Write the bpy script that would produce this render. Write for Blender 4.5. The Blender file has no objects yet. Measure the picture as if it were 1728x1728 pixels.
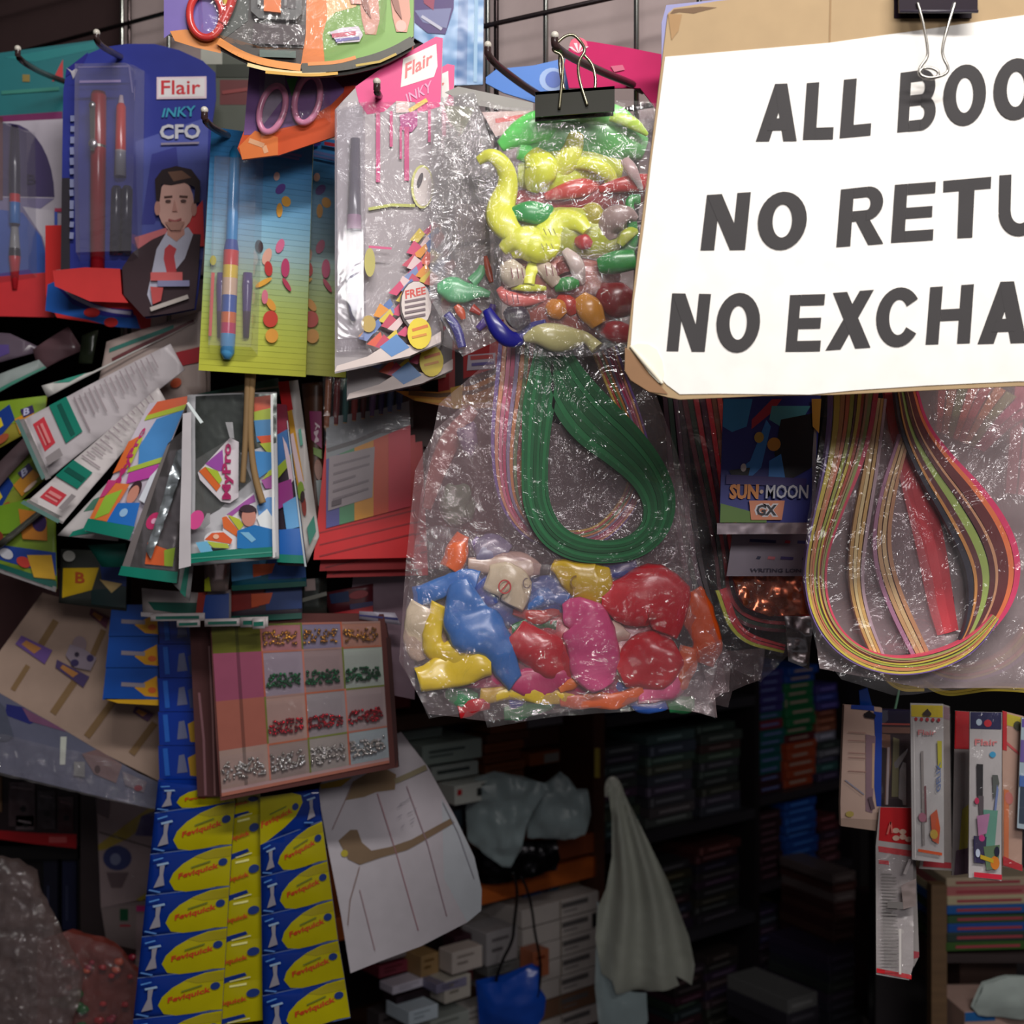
import bpy, bmesh, math, random
from mathutils import Vector, Matrix, noise
S = bpy.context.scene
COL = S.collection
PI = math.pi

# ---------------------------------------------------------------- camera, world, lights, exposure
F = 2160.0                      # focal length in pixels of the 1728 px frame
CZ = 1.5
cd = bpy.data.cameras.new('camera'); cam = bpy.data.objects.new('camera', cd); COL.objects.link(cam)
cam.location = (0, 0, CZ); cam.rotation_euler = (PI/2, 0, 0)
cd.sensor_width = 36.0; cd.sensor_fit = 'HORIZONTAL'; cd.lens = F/1728*36.0
cd.clip_start = 0.02; cd.clip_end = 60
cd.dof.use_dof = True; cd.dof.focus_distance = 0.95; cd.dof.aperture_fstop = 9.0
S.camera = cam
W = bpy.data.worlds.new('world'); S.world = W; W.use_nodes = True
W.node_tree.nodes['Background'].inputs[0].default_value = (0.80, 0.74, 0.82, 1)
W.node_tree.nodes['Background'].inputs[1].default_value = 0.135
def area(name, loc, rot, sx, sy, power, colr):
    l = bpy.data.lights.new(name, 'AREA'); l.shape = 'RECTANGLE'; l.size = sx; l.size_y = sy
    l.energy = power; l.color = colr
    o = bpy.data.objects.new(name, l); o.location = loc; o.rotation_euler = rot; COL.objects.link(o); return o
area('ceiling_tube_light', (0.40, -0.05, 2.50), (math.radians(38), 0, math.radians(4)), 1.2, 0.10, 25, (1.0, 0.965, 0.93))
area('shop_front_light', (0.30, -0.50, 1.95), (math.radians(70), 0, math.radians(10)), 0.6, 0.22, 7.5, (1.0, 0.96, 0.95))
S.view_settings.view_transform = 'Standard'; S.view_settings.look = 'None'
S.view_settings.exposure = 0.0; S.view_settings.gamma = 1.0; S.view_settings.use_curve_mapping = False

# ---------------------------------------------------------------- helpers
GAIN = [1.0]
def lin(c):
    c = c/255.0
    return c/12.92 if c <= 0.04045 else ((c+0.055)/1.055)**2.4
_m = {}
def mat(col, fx='card'):
    """A procedural material; col is the colour of the thing, fx its finish."""
    key = (tuple(col), fx, GAIN[0])
    if key in _m: return _m[key]
    m = bpy.data.materials.new('%s_%02x%02x%02x' % ((fx,)+tuple(int(v) for v in col[:3]))); m.use_nodes = True
    nt = m.node_tree; N = nt.nodes; L = nt.links
    b = N['Principled BSDF']
    rgb = [min(lin(v)*GAIN[0], 0.88) for v in col[:3]]
    tc = N.new('ShaderNodeTexCoord'); nz = N.new('ShaderNodeTexNoise')
    L.new(tc.outputs['Object'], nz.inputs['Vector'])
    nz.inputs['Scale'].default_value = 60; nz.inputs['Detail'].default_value = 3
    mx = N.new('ShaderNodeMix'); mx.data_type = 'RGBA'; mx.blend_type = 'MULTIPLY'
    mx.inputs[0].default_value = 0.16
    mx.inputs['A'].default_value = (*rgb, 1); L.new(nz.outputs['Fac'], mx.inputs['B'])
    L.new(mx.outputs['Result'], b.inputs['Base Color'])
    R = {'card':.42, 'matte':.8, 'gloss':.2, 'foil':.22, 'metal':.25, 'latex':.33, 'wood':.5, 'film':.25, 'bead':.15}.get(fx, .4)
    b.inputs['Roughness'].default_value = R
    if fx in ('foil', 'metal', 'bead'): b.inputs['Metallic'].default_value = {'foil':.75, 'metal':.9, 'bead':.8}[fx]
    if fx == 'latex': b.inputs['Coat Weight'].default_value = .5; b.inputs['Coat Roughness'].default_value = .2
    if fx in ('foil', 'film', 'latex'):
        bp = N.new('ShaderNodeBump'); n2 = N.new('ShaderNodeTexNoise')
        n2.inputs['Scale'].default_value = {'foil':38, 'film':24, 'latex':30}[fx]; n2.inputs['Detail'].default_value = 2
        L.new(tc.outputs['Object'], n2.inputs['Vector']); L.new(n2.outputs['Fac'], bp.inputs['Height'])
        bp.inputs['Strength'].default_value = {'foil':.55, 'film':.5, 'latex':.35}[fx]; bp.inputs['Distance'].default_value = .006
        L.new(bp.outputs['Normal'], b.inputs['Normal'])
    if fx == 'wood':
        nz.inputs['Scale'].default_value = 9; nz.inputs['Detail'].default_value = 8; mx.inputs[0].default_value = .6
        mp = N.new('ShaderNodeMapping'); mp.inputs['Scale'].default_value = (1, 1, 9)
        L.new(tc.outputs['Object'], mp.inputs['Vector']); L.new(mp.outputs['Vector'], nz.inputs['Vector'])
    _m[key] = m; return m
def clear_mat(name, tint=(.96,.95,.96), milk=.06, milkcol=(.8,.76,.8), gloss=.16, rough=.12, bump=.7, scale=28):
    """Clear or milky plastic film: see-through, with a crinkled gloss."""
    if name in bpy.data.materials: return bpy.data.materials[name]
    m = bpy.data.materials.new(name); m.use_nodes = True; nt = m.node_tree; N = nt.nodes; L = nt.links
    N.remove(N['Principled BSDF']); out = N['Material Output']
    tr = N.new('ShaderNodeBsdfTransparent'); tr.inputs[0].default_value = (*tint, 1)
    gl = N.new('ShaderNodeBsdfGlossy'); gl.inputs['Roughness'].default_value = rough; gl.inputs['Color'].default_value = (1,1,1,1)
    df = N.new('ShaderNodeBsdfDiffuse'); df.inputs['Color'].default_value = (*milkcol, 1)
    tc = N.new('ShaderNodeTexCoord'); nz = N.new('ShaderNodeTexNoise'); nz.inputs['Scale'].default_value = scale
    nz.inputs['Detail'].default_value = 4; nz.inputs['Distortion'].default_value = 1.2
    L.new(tc.outputs['Object'], nz.inputs['Vector'])
    bp = N.new('ShaderNodeBump'); bp.inputs['Strength'].default_value = bump; bp.inputs['Distance'].default_value = .012
    L.new(nz.outputs['Fac'], bp.inputs['Height']); L.new(bp.outputs['Normal'], gl.inputs['Normal'])
    a = N.new('ShaderNodeMixShader'); a.inputs[0].default_value = milk
    L.new(tr.outputs[0], a.inputs[1]); L.new(df.outputs[0], a.inputs[2])
    lw = N.new('ShaderNodeLayerWeight'); lw.inputs[0].default_value = .25; L.new(bp.outputs['Normal'], lw.inputs['Normal'])
    mt = N.new('ShaderNodeMath'); mt.operation = 'MULTIPLY_ADD'; mt.inputs[1].default_value = .28; mt.inputs[2].default_value = gloss
    L.new(lw.outputs['Facing'], mt.inputs[0])
    c = N.new('ShaderNodeMixShader'); L.new(mt.outputs[0], c.inputs[0]); L.new(a.outputs[0], c.inputs[1]); L.new(gl.outputs[0], c.inputs[2])
    L.new(c.outputs[0], out.inputs['Surface']); return m
FILM = clear_mat('clear_film', tint=(.97,.96,.97), milk=.03, gloss=.015, rough=.1)
CRINK = clear_mat('crinkled_film', tint=(.97,.96,.97), milk=.05, gloss=.045, rough=.06, bump=1.0, scale=45)
HARD = clear_mat('clear_blister', tint=(.93,.93,.96), milk=.10, gloss=.05, rough=.08, bump=.15, scale=12)
MILK = clear_mat('milky_polythene', milk=.62, milkcol=(.36,.46,.48), gloss=.03, rough=.3, bump=.8, scale=16)
MILKW = clear_mat('white_polythene', milk=.75, milkcol=(.40,.42,.36), gloss=.02, rough=.35, bump=.6, scale=14)
MILKP = clear_mat('pinkish_polythene', tint=(.93,.88,.90), milk=.14, milkcol=(.6,.46,.48), gloss=.03, rough=.12, bump=.9, scale=34)

def P(px, py, D):
    return Vector(((px-864)*D/F, D, CZ-(py-864)*D/F))
def qm(q):
    """Map from the unit square (u right, v down) onto a quad TL, TR, BR, BL."""
    (a, b, c, d) = q
    def f(u, v):
        return ((1-u)*(1-v)*a[0]+u*(1-v)*b[0]+u*v*c[0]+(1-u)*v*d[0], (1-u)*(1-v)*a[1]+u*(1-v)*b[1]+u*v*c[1]+(1-u)*v*d[1])
    return f
def crop(x0, y0, k):
    return lambda x, y: (x0+k*x, y0+k*y)
def cp(c, pts): return [c(*p[:2])+tuple(p[2:]) for p in pts]
_txt = {}
def text_tris(s, bold):
    if (s, bold) in _txt: return _txt[(s, bold)]
    cu = bpy.data.curves.new('lettering', 'FONT'); cu.body = s; cu.size = 1; cu.offset = bold; cu.resolution_u = 2
    o = bpy.data.objects.new('lettering', cu); COL.objects.link(o)
    dg = bpy.context.evaluated_depsgraph_get(); dg.update()
    me = bpy.data.meshes.new_from_object(o.evaluated_get(dg))
    vs = [(v.co.x, v.co.y) for v in me.vertices]; fs = [tuple(p.vertices) for p in me.polygons]
    bpy.data.objects.remove(o); bpy.data.curves.remove(cu); bpy.data.meshes.remove(me)
    x0 = min(v[0] for v in vs); x1 = max(v[0] for v in vs); y0 = min(v[1] for v in vs); y1 = max(v[1] for v in vs)
    vs = [((x-x0)/(x1-x0), 1-(y-y0)/(y1-y0)) for x, y in vs]
    _txt[(s, bold)] = (vs, fs); return vs, fs

class M:
    """Builds one mesh in the frame of its thing; coordinates are photo pixels at the thing's distance, o is pixels towards the viewer."""
    STEP = 0.45
    def __init__(s, t, name, parent=None, label=None, o=0.0):
        s.t = t; s.name = name; s.parent = parent; s.label = label; s.o = o
        s.bm = bmesh.new(); s.mats = []; s.xf = None; s.fx = 'card'; s.obj = None
    def q(s, quad): s.xf = qm(quad) if quad else None; return s
    def mi(s, col, fx=None):
        m = col if isinstance(col, bpy.types.Material) else mat(col, fx or s.fx)
        if m not in s.mats: s.mats.append(m)
        return s.mats.index(m)
    def V(s, x, y, o): 
        k = s.t.k
        return s.bm.verts.new(((x-s.t.cx)*k, -o*k, -(y-s.t.cy)*k))
    def X(s, p): return s.xf(*p) if s.xf else (p[0], p[1])
    def poly(s, pts, col, fx=None, thick=0, o=None):
        if o is None: s.o += s.STEP; o = s.o
        pts = [s.X(p) for p in pts]; i = s.mi(col, fx)
        area2 = sum(pts[k][0]*pts[(k+1) % len(pts)][1]-pts[(k+1) % len(pts)][0]*pts[k][1] for k in range(len(pts)))
        if area2 > 0: pts = pts[::-1]
        f = [s.V(x, y, o+thick) for x, y in pts]
        try: fa = s.bm.faces.new(f); fa.material_index = i
        except ValueError: return s
        if thick:
            b = [s.V(x, y, o) for x, y in pts]
            fb = s.bm.faces.new(b[::-1]); fb.material_index = i
            n = len(pts)
            for k in range(n):
                g = s.bm.faces.new((f[k], b[k], b[(k+1) % n], f[(k+1) % n])); g.material_index = i
            s.o = max(s.o, o+thick)
        return s
    def rect(s, x0, y0, x1, y1, col, fx=None, thick=0, o=None):
        return s.poly([(x0,y0),(x1,y0),(x1,y1),(x0,y1)], col, fx, thick, o)
    def ell(s, x, y, rx, ry, col, fx=None, a=0, n=18, thick=0, o=None):
        return s.poly([(x+rx*math.cos(t)*math.cos(a)-ry*math.sin(t)*math.sin(a), y+rx*math.cos(t)*math.sin(a)+ry*math.sin(t)*math.cos(a))
                       for t in (2*PI*k/n for k in range(n))], col, fx, thick, o)
    def arc(s, x, y, rx, ry, w, a0, a1, col, fx=None, n=24, wy=None, o=None):
        if o is None: s.o += s.STEP; o = s.o
        wy = w if wy is None else wy
        for k in range(n):
            t0 = a0+(a1-a0)*k/n; t1 = a0+(a1-a0)*(k+1)/n
            s.poly([(x+rx*math.cos(t0), y+ry*math.sin(t0)), (x+rx*math.cos(t1), y+ry*math.sin(t1)),
                    (x+(rx-w)*math.cos(t1), y+(ry-wy)*math.sin(t1)), (x+(rx-w)*math.cos(t0), y+(ry-wy)*math.sin(t0))], col, fx, o=o)
        return s
    def line(s, pts, w, col, fx=None, o=None):
        if o is None: s.o += s.STEP; o = s.o
        for (x0,y0),(x1,y1) in zip(pts, pts[1:]):
            d = math.hypot(x1-x0, y1-y0) or 1; nx, ny = -(y1-y0)/d*w/2, (x1-x0)/d*w/2
            s.poly([(x0+nx,y0+ny),(x1+nx,y1+ny),(x1-nx,y1-ny),(x0-nx,y0-ny)], col, fx, o=o)
        return s
    def text(s, st, quad, col, bold=0.0, fx=None):
        """st fills the quad TL, TR, BR, BL (or x0,y0,x1,y1)."""
        if not isinstance(quad[0], tuple): x0,y0,x1,y1 = quad; quad = [(x0,y0),(x1,y0),(x1,y1),(x0,y1)]
        vs, fs = text_tris(st, bold); f = qm(quad); s.o += s.STEP; i = s.mi(col, fx)
        vv = [s.V(*s.X(f(u, v)), s.o) for u, v in vs]
        for t in fs:
            try: fa = s.bm.faces.new([vv[k] for k in t]); fa.material_index = i
            except ValueError: pass
        return s
    def prism(s, pts, h, col, fx=None, inset=.9, o=None):
        """A raised tray: outline on the card, smaller outline h pixels in front."""
        o = s.o if o is None else o
        pts = [s.X(p) for p in pts]; i = s.mi(col, fx)
        area2 = sum(pts[k][0]*pts[(k+1) % len(pts)][1]-pts[(k+1) % len(pts)][0]*pts[k][1] for k in range(len(pts)))
        if area2 > 0: pts = pts[::-1]
        mx = sum(p[0] for p in pts)/len(pts); my = sum(p[1] for p in pts)/len(pts); n = len(pts)
        b = [s.V(x, y, o) for x, y in pts]; f = [s.V(mx+(x-mx)*inset, my+(y-my)*(1-(1-inset)*.5), o+h) for x, y in pts]
        s.bm.faces.new(f).material_index = i
        for k in range(n):
            s.bm.faces.new((f[k], b[k], b[(k+1) % n], f[(k+1) % n])).material_index = i
        return s
    def tube(s, pts, col, fx=None, flat=1.0, n=10, o=None, smooth=2, cap=True):
        """pts (x, y, r[, o]) -> a tube of changing radius; flat squashes its depth."""
        o = s.o if o is None else o; i = s.mi(col, fx)
        P4 = [(p[0], p[1], p[2], p[3] if len(p) > 3 else o) for p in pts]
        for _ in range(smooth):
            Q = [P4[0]]
            for a, b in zip(P4, P4[1:]):
                Q.append(tuple(.75*u+.25*v for u, v in zip(a, b))); Q.append(tuple(.25*u+.75*v for u, v in zip(a, b)))
            Q.append(P4[-1]); P4 = Q
        rings = []
        vs = [Vector((p[0], p[1], p[3])) for p in P4]
        for k, p in enumerate(P4):
            d = (vs[min(k+1, len(vs)-1)]-vs[max(k-1, 0)]); d = d.normalized() if d.length > 1e-6 else Vector((0,1,0))
            ref = Vector((0,0,1)) if abs(d.z) < .9 else Vector((1,0,0))
            u = d.cross(ref).normalized(); w = u.cross(d).normalized()
            rings.append([s.V(*(vs[k]+u*(p[2]*math.cos(2*PI*j/n))+w*(p[2]*flat*math.sin(2*PI*j/n)))) for j in range(n)])
        for A, B in zip(rings, rings[1:]):
            for j in range(n):
                f = s.bm.faces.new((A[j], A[(j+1) % n], B[(j+1) % n], B[j])); f.material_index = i; f.smooth = True
        if cap:
            for R in (rings[0][::-1], rings[-1]):
                f = s.bm.faces.new(R); f.material_index = i
        return s
    def lathe(s, p0, p1, prof, n=12, o=None, flat=1.0):
        """prof [(t, r, col, fx)] along the axis p0-p1: a pen barrel and the like; the colour runs from its entry to the next."""
        o = s.o if o is None else o
        a = Vector((p0[0], p0[1], o)); d = Vector((p1[0], p1[1], o))-a; e = d.normalized(); u = e.cross(Vector((0,0,1))); w = Vector((0,0,1))
        R = []
        for t, r, *_ in prof:
            c = a+d*t; R.append([s.V(*(c+u*(r*math.cos(2*PI*j/n))+w*(r*flat*math.sin(2*PI*j/n)))) for j in range(n)])
        for k in range(len(R)-1):
            i = s.mi(prof[k][2], prof[k][3] if len(prof[k]) > 3 else 'gloss')
            for j in range(n):
                f = s.bm.faces.new((R[k][j], R[k][(j+1) % n], R[k+1][(j+1) % n], R[k+1][j])); f.material_index = i; f.smooth = True
        for k, q in ((0, 1), (len(R)-1, -1)):
            f = s.bm.faces.new(R[k][::-q]); f.material_index = s.mi(prof[min(k, len(R)-2)][2], 'gloss')
        return s
    def blob(s, x, y, rx, ry, rd, col, fx='latex', seed=0, amp=.15, o=None, a=0, sub=3):
        o = s.o if o is None else o; i = s.mi(col, fx); k = s.t.k
        r = bmesh.ops.create_icosphere(s.bm, subdivisions=sub, radius=1.0)
        for v in r['verts']:
            g = 1+amp*noise.noise(v.co*1.7+Vector((seed*3.1, seed, 0)))*2
            X, Y, Zd = v.co.x*rx*g, v.co.z*ry*g, v.co.y*rd*g
            xx = x+X*math.cos(a)-Y*math.sin(a); yy = y+X*math.sin(a)+Y*math.cos(a)
            v.co = Vector(((xx-s.t.cx)*k, -(o+Zd)*k, -(yy-s.t.cy)*k))
            for f in v.link_faces: f.material_index = i; f.smooth = True
        return s
    def box3(s, x0, y0, x1, y1, o0, o1, col, fx=None):
        return s.poly([(x0,y0),(x1,y0),(x1,y1),(x0,y1)], col, fx, thick=o1-o0, o=o0)
    def sheet(s, pts, m, o, puff=0, amp=4, freq=.03, seed=0, step=14, thick=0):
        """A crumpled sheet of film inside an outline; puff swells its middle."""
        i = s.mi(m); start = set(s.bm.faces); pts = [s.X(p) for p in pts]
        xs = [p[0] for p in pts]; ys = [p[1] for p in pts]; mx = (min(xs)+max(xs))/2; my = (min(ys)+max(ys))/2
        hx = (max(xs)-min(xs))/2 or 1; hy = (max(ys)-min(ys))/2 or 1
        tmp = bmesh.new(); tv = [tmp.verts.new((x, 0, y)) for x, y in pts]
        tmp.faces.new(tv)
        x = min(xs)+step
        while x < max(xs): bmesh.ops.bisect_plane(tmp, geom=tmp.verts[:]+tmp.edges[:]+tmp.faces[:], plane_co=(x,0,0), plane_no=(1,0,0)); x += step
        y = min(ys)+step
        while y < max(ys): bmesh.ops.bisect_plane(tmp, geom=tmp.verts[:]+tmp.edges[:]+tmp.faces[:], plane_co=(0,0,y), plane_no=(0,0,1)); y += step
        mp = {}
        for v in tmp.verts:
            x, y = v.co.x, v.co.z
            e = max(0, 1-((x-mx)/hx)**2)*max(0, 1-((y-my)/hy)**2)
            nz = noise.noise(Vector((x*freq, y*freq*.7, seed*7.3)))+.5*noise.noise(Vector((x*freq*2.3, y*freq*2.3, seed)))
            mp[v] = s.V(x, y, o+puff*e**.5+amp*nz)
        for f in tmp.faces:
            g = s.bm.faces.new([mp[v] for v in f.verts]); g.material_index = i; g.smooth = True
        tmp.free(); return s
    def warp(s, fn, step=20):
        """Cut the whole mesh into a grid and bend it: fn(x, y) -> pixels towards the viewer."""
        k = s.t.k; bm = s.bm
        xs = [v.co.x for v in bm.verts]; zs = [v.co.z for v in bm.verts]
        for lo, hi, no in ((min(xs), max(xs), (1,0,0)), (min(zs), max(zs), (0,0,1))):
            c = lo+step*k
            while c < hi:
                bmesh.ops.bisect_plane(bm, geom=bm.verts[:]+bm.edges[:]+bm.faces[:], plane_co=[c*a for a in no], plane_no=no, dist=1e-6); c += step*k
        for v in bm.verts: v.co.y -= k*fn(v.co.x/k+s.t.cx, s.t.cy-v.co.z/k)
        for f in bm.faces: f.smooth = True
        return s
    def end(s):
        me = bpy.data.meshes.new(s.name); 
        for m in s.mats: me.materials.append(m)
        s.bm.to_mesh(me); s.bm.free()
        if s.t.root is None:
            o = bpy.data.objects.new(s.name, me); s.t.place(o)
        else:
            o = bpy.data.objects.new(s.name, me); o.parent = s.parent.obj if s.parent else s.t.root
        if s.label: o['label'] = s.label
        COL.objects.link(o); s.obj = o; return o

class T:
    """A thing: an Empty at its middle with parts, or (single) one mesh."""
    def __init__(s, name, label, cat, cx, cy, D, group=None, yaw=0, pitch=0, roll=0, single=False, kind=None):
        s.name, s.label, s.cat, s.cx, s.cy, s.D, s.group, s.kind = name, label, cat, cx, cy, D, group, kind
        s.k = D/F; s.loc = P(cx, cy, D); s.rot = (pitch, roll, yaw); s.root = None; s.parts = []
        if not single:
            s.root = bpy.data.objects.new(name, None); s.root.empty_display_size = .02; s.place(s.root); COL.objects.link(s.root)
    def place(s, o):
        o.location = s.loc; o.rotation_euler = s.rot
        if s.label: o['label'] = s.label
        if s.cat: o['category'] = s.cat
        if s.group: o['group'] = s.group
        if s.kind: o['kind'] = s.kind
    def part(s, name, parent=None, label=None, o=0.0):
        m = M(s, name, parent, label, o); s.parts.append(m); return m
    def end(s):
        for m in s.parts:
            if m.obj is None: m.end()
def one(name, label, cat, cx, cy, D, **k):
    t = T(name, label, cat, cx, cy, D, single=True, **k); return t.part(name)
def struct(name, bm, m):
    me = bpy.data.meshes.new(name); bm.to_mesh(me); bm.free(); me.materials.append(m)
    o = bpy.data.objects.new(name, me); o['kind'] = 'structure'; COL.objects.link(o); return o
def boxm(bm, x0, x1, y0, y1, z0, z1, M4=None):
    vs = [bm.verts.new((x, y, z)) for x in (x0, x1) for y in (y0, y1) for z in (z0, z1)]
    if M4:
        for v in vs: v.co = M4 @ v.co
    for f in ((0,1,3,2),(4,6,7,5),(0,4,5,1),(2,3,7,6),(0,2,6,4),(1,5,7,3)): bm.faces.new([vs[i] for i in f])
    return vs
rnd = random.Random(7)

# ---------------------------------------------------------------- the room
def G(px): return 1.174/(1+.577*(px-864)/F)          # distance of the wire grid along a pixel column
def Gp(px, py, d=0): return P(px, py, G(px)-d)
GN = Vector((math.sin(math.radians(30)), math.cos(math.radians(30)), 0))   # away from the viewer, square to the grid
bm = bmesh.new(); boxm(bm, -2.5, 3.2, -2.6, 5.2, -.05, 0); struct('floor', bm, mat((70,62,60), 'matte'))
bm = bmesh.new(); boxm(bm, -2.5, 3.2, -2.6, 5.2, 2.75, 2.8); struct('ceiling', bm, mat((120,112,112), 'matte'))
bm = bmesh.new(); boxm(bm, -2.55, -2.5, -2.6, 5.2, 0, 2.75); struct('wall_left', bm, mat((60,48,50), 'matte'))
bm = bmesh.new(); boxm(bm, 3.2, 3.25, -2.6, 5.2, 0, 2.75); struct('wall_right', bm, mat((60,52,52), 'matte'))
bm = bmesh.new(); boxm(bm, -2.5, 3.2, 5.2, 5.25, 0, 2.75); struct('wall_back', bm, mat((34,28,30), 'matte'))
# upper partition that carries the wire grid
def upper(name, pa, pb, ya, yb, col, d0=-.045, d1=-.075):
    bm = bmesh.new()
    A, B = Gp(pa, 0, d0), Gp(pb, 0, d0); A2, B2 = A+GN*.03, B+GN*.03
    z0, z1 = ya, yb
    q = [Vector((p.x, p.y, z)) for z in (z0, z1) for p in (A, B, B2, A2)]
    vs = [bm.verts.new(v) for v in q]
    for f in ((0,1,5,4),(1,2,6,5),(2,3,7,6),(3,0,4,7),(4,5,6,7),(3,2,1,0)): bm.faces.new([vs[i] for i in f])
    return struct(name, bm, mat(col, 'matte'))
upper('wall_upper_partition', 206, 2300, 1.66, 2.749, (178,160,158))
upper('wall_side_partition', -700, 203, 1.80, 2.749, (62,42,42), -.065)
def w2(t, v, r):
    return (t.cx+(v.x-t.loc.x)/t.k, t.cy-(v.z-t.loc.z)/t.k, r/t.k, -(v.y-t.loc.y)/t.k)
# wire grid on the partition
t = T('wire_grid_panel', 'chrome wire display grid fixed on the mauve wall above the merchandise', 'display grid', 864, 100, 1.174)
for px in (206, 285, 362, 440, 520, 600, 680, 752, 823, 921, 1074, 1180, 1300, 1420, 1550, 1690, 1850):
    m = t.part('vertical_wire')
    for d in ((0, .008) if px in (206, 823) else (0,)):
        a = Gp(px, 0); a.z = 1.67; b = a.copy(); b.z = 2.45; off = GN*(-.0) ; dx = Vector((d, 0, 0))
        m.tube([w2(t, a+dx, .0024), w2(t, b+dx, .0024)], (150,152,146) if d == 0 else (70,60,60), 'metal', smooth=0, n=8)
for z in (1.75, 1.85, 1.95, 2.041, 2.13, 2.22, 2.32, 2.42):
    m = t.part('horizontal_wire'); a = Gp(-250, 0, .003); b = Gp(2000, 0, .003); a.z = b.z = z
    m.tube([w2(t, a, .0024), w2(t, b, .0024)], (84,74,76), 'metal', smooth=0, n=8)
t.end()
# hooks: root end on the grid, tip nearer the viewer and turned up
hooks = [('hook carrying the teal pack in the dark corner', (88,130), (30,82), 1.38, 1.24),
         ('hook through the top of the domed blue pen card', (232,108), (163,55), 1.34, 1.16),
         ('hook rising in front of the blue pen card beside its dark lettering', (402,236), (345,186), 1.17, 1.05),
         ('short hook poking through the pink-topped pen card', (652,165), (636,138), 1.13, 1.02),
         ('hook crossing the bright blue card above the toy bag', (905,158), (823,76), 1.10, 1.02),
         ('hook with pale tip holding the large black binder clip over the toys', (1068,142), (936,60), 1.09, .94)]
for lab, a, b, Da, Db in hooks:
    m = one('display_hook', 'dark metal '+lab, 'hook', a[0], a[1], Da, group='display hooks of the wire grid')
    A, B = P(*a, Da), P(*b, Db); g0 = A+GN*max(.02, (G(a[0])-Da)*.8)
    mid = A*.55+B*.45-Vector((0,0,.006))
    pts = [w2(m.t, v, r) for v, r in ((g0, .0032), (A, .0032), (mid, .0032), (B-Vector((0,0,.010)), .0030), (B, .0028))]
    m.tube(pts, (58,42,42), 'gloss', n=8); x, y, r, o = pts[-1]
    m.blob(x, y, r*1.15, r*1.15, r*1.3, (214,208,196), 'gloss', amp=0, o=o, sub=2); m.end()

# ---- teal pack in the corner
t = T('hanging_pack', 'teal hanging card pack with a magenta lower edge in the dark upper corner', 'pack', 60, 150, 1.42, yaw=.1)
m = t.part('backing_card'); m.poly([(-60,108),(0,93),(165,64),(170,215),(105,200),(-60,222)], (22,112,118), thick=3)
m.poly([(10,100),(160,68),(160,80),(60,106)], (30,128,130)); m.poly([(-60,205),(105,188),(105,200),(-60,222)], (120,30,92))
m.poly([(88,138),(106,100),(106,134)], (196,58,62)); m.rect(40,128,52,140, (140,120,60)); m.line([(6,160),(100,150)], 6, (52,132,118))
t.end()
# ---- white and purple pen pack at the edge
t = T('pen_pack', 'white and dark purple blister pen pack with a red base, cut by the photo edge', 'pen pack', 50, 370, 1.36, yaw=.08)
m = t.part('backing_card'); m.poly([(-90,215),(108,200),(112,360),(104,480),(95,534),(-90,532)], (186,178,190), thick=3)
pts = [(-90,212),(20,210)]+[(20+72*math.sin(a), 333-123*math.cos(a)) for a in [k*PI/16 for k in range(1,9)]]+[(-90,333)]
m.poly(pts, (58,44,92)); m.poly([(-90,335),(92,335),(60,360),(78,400),(90,480),(-90,480)], (120,112,150))
m.poly([(-90,345),(40,360),(70,400),(88,470),(86,480),(-90,480)], (44,84,168)); m.poly([(40,350),(90,356),(104,440),(100,470),(92,470),(72,400)], (196,190,200))
m.poly([(-90,478),(102,458),(92,536),(-90,534)], (214,44,50)); m.rect(-90,200,8,340, (92,40,52)); m.line([(95,356),(95,392),(106,392)], 5, (60,90,190)); m.rect(93,352,107,358,(190,50,90))
m.text('B', (48,296,62,312), (40,30,60)); 
p = t.part('pen'); p.o = 8
p.lathe((28,215),(28,490), [(0,6,(36,30,60)),(.25,9,(36,30,60)),(.42,9,(190,30,40)),(.47,9,(40,110,180)),(.6,9,(30,26,50)),(.62,6,(150,150,150)),(.75,9,(30,28,40)),(.8,10,(200,40,50)),(1,4,(30,26,50))])
b = t.part('blister'); b.prism([(-40,225),(0,205),(60,225),(64,470),(-40,486)], 24, HARD, inset=.86, o=4)
t.end()
# ---- red based pack behind the domed card
t = T('pen_pack', 'red-based hanging card with a blue swoosh under the domed blue pen card', 'pen pack', 160, 490, 1.315, yaw=-.06)
m = t.part('backing_card'); m.poly([(76,380),(262,380),(256,556),(236,556),(96,536),(76,498)], (222,50,48), thick=3)
m.poly([(80,480),(100,472),(120,490),(160,515),(232,534),(240,556),(190,552),(150,540),(120,534),(76,524)], (34,98,190))
m.poly([(94,466),(100,470),(130,500),(180,520),(226,524),(230,538),(176,534),(124,514),(98,486)], (48,44,150))
m.line([(104,482),(126,502),(160,518),(192,526),(224,530)], 6, (200,196,222))
m.ell(157,528,14,8,(222,50,48)); m.ell(190,545,12,8,(222,50,48)); m.line([(96,458),(150,450)], 4, (210,170,170))
t.end()
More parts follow.
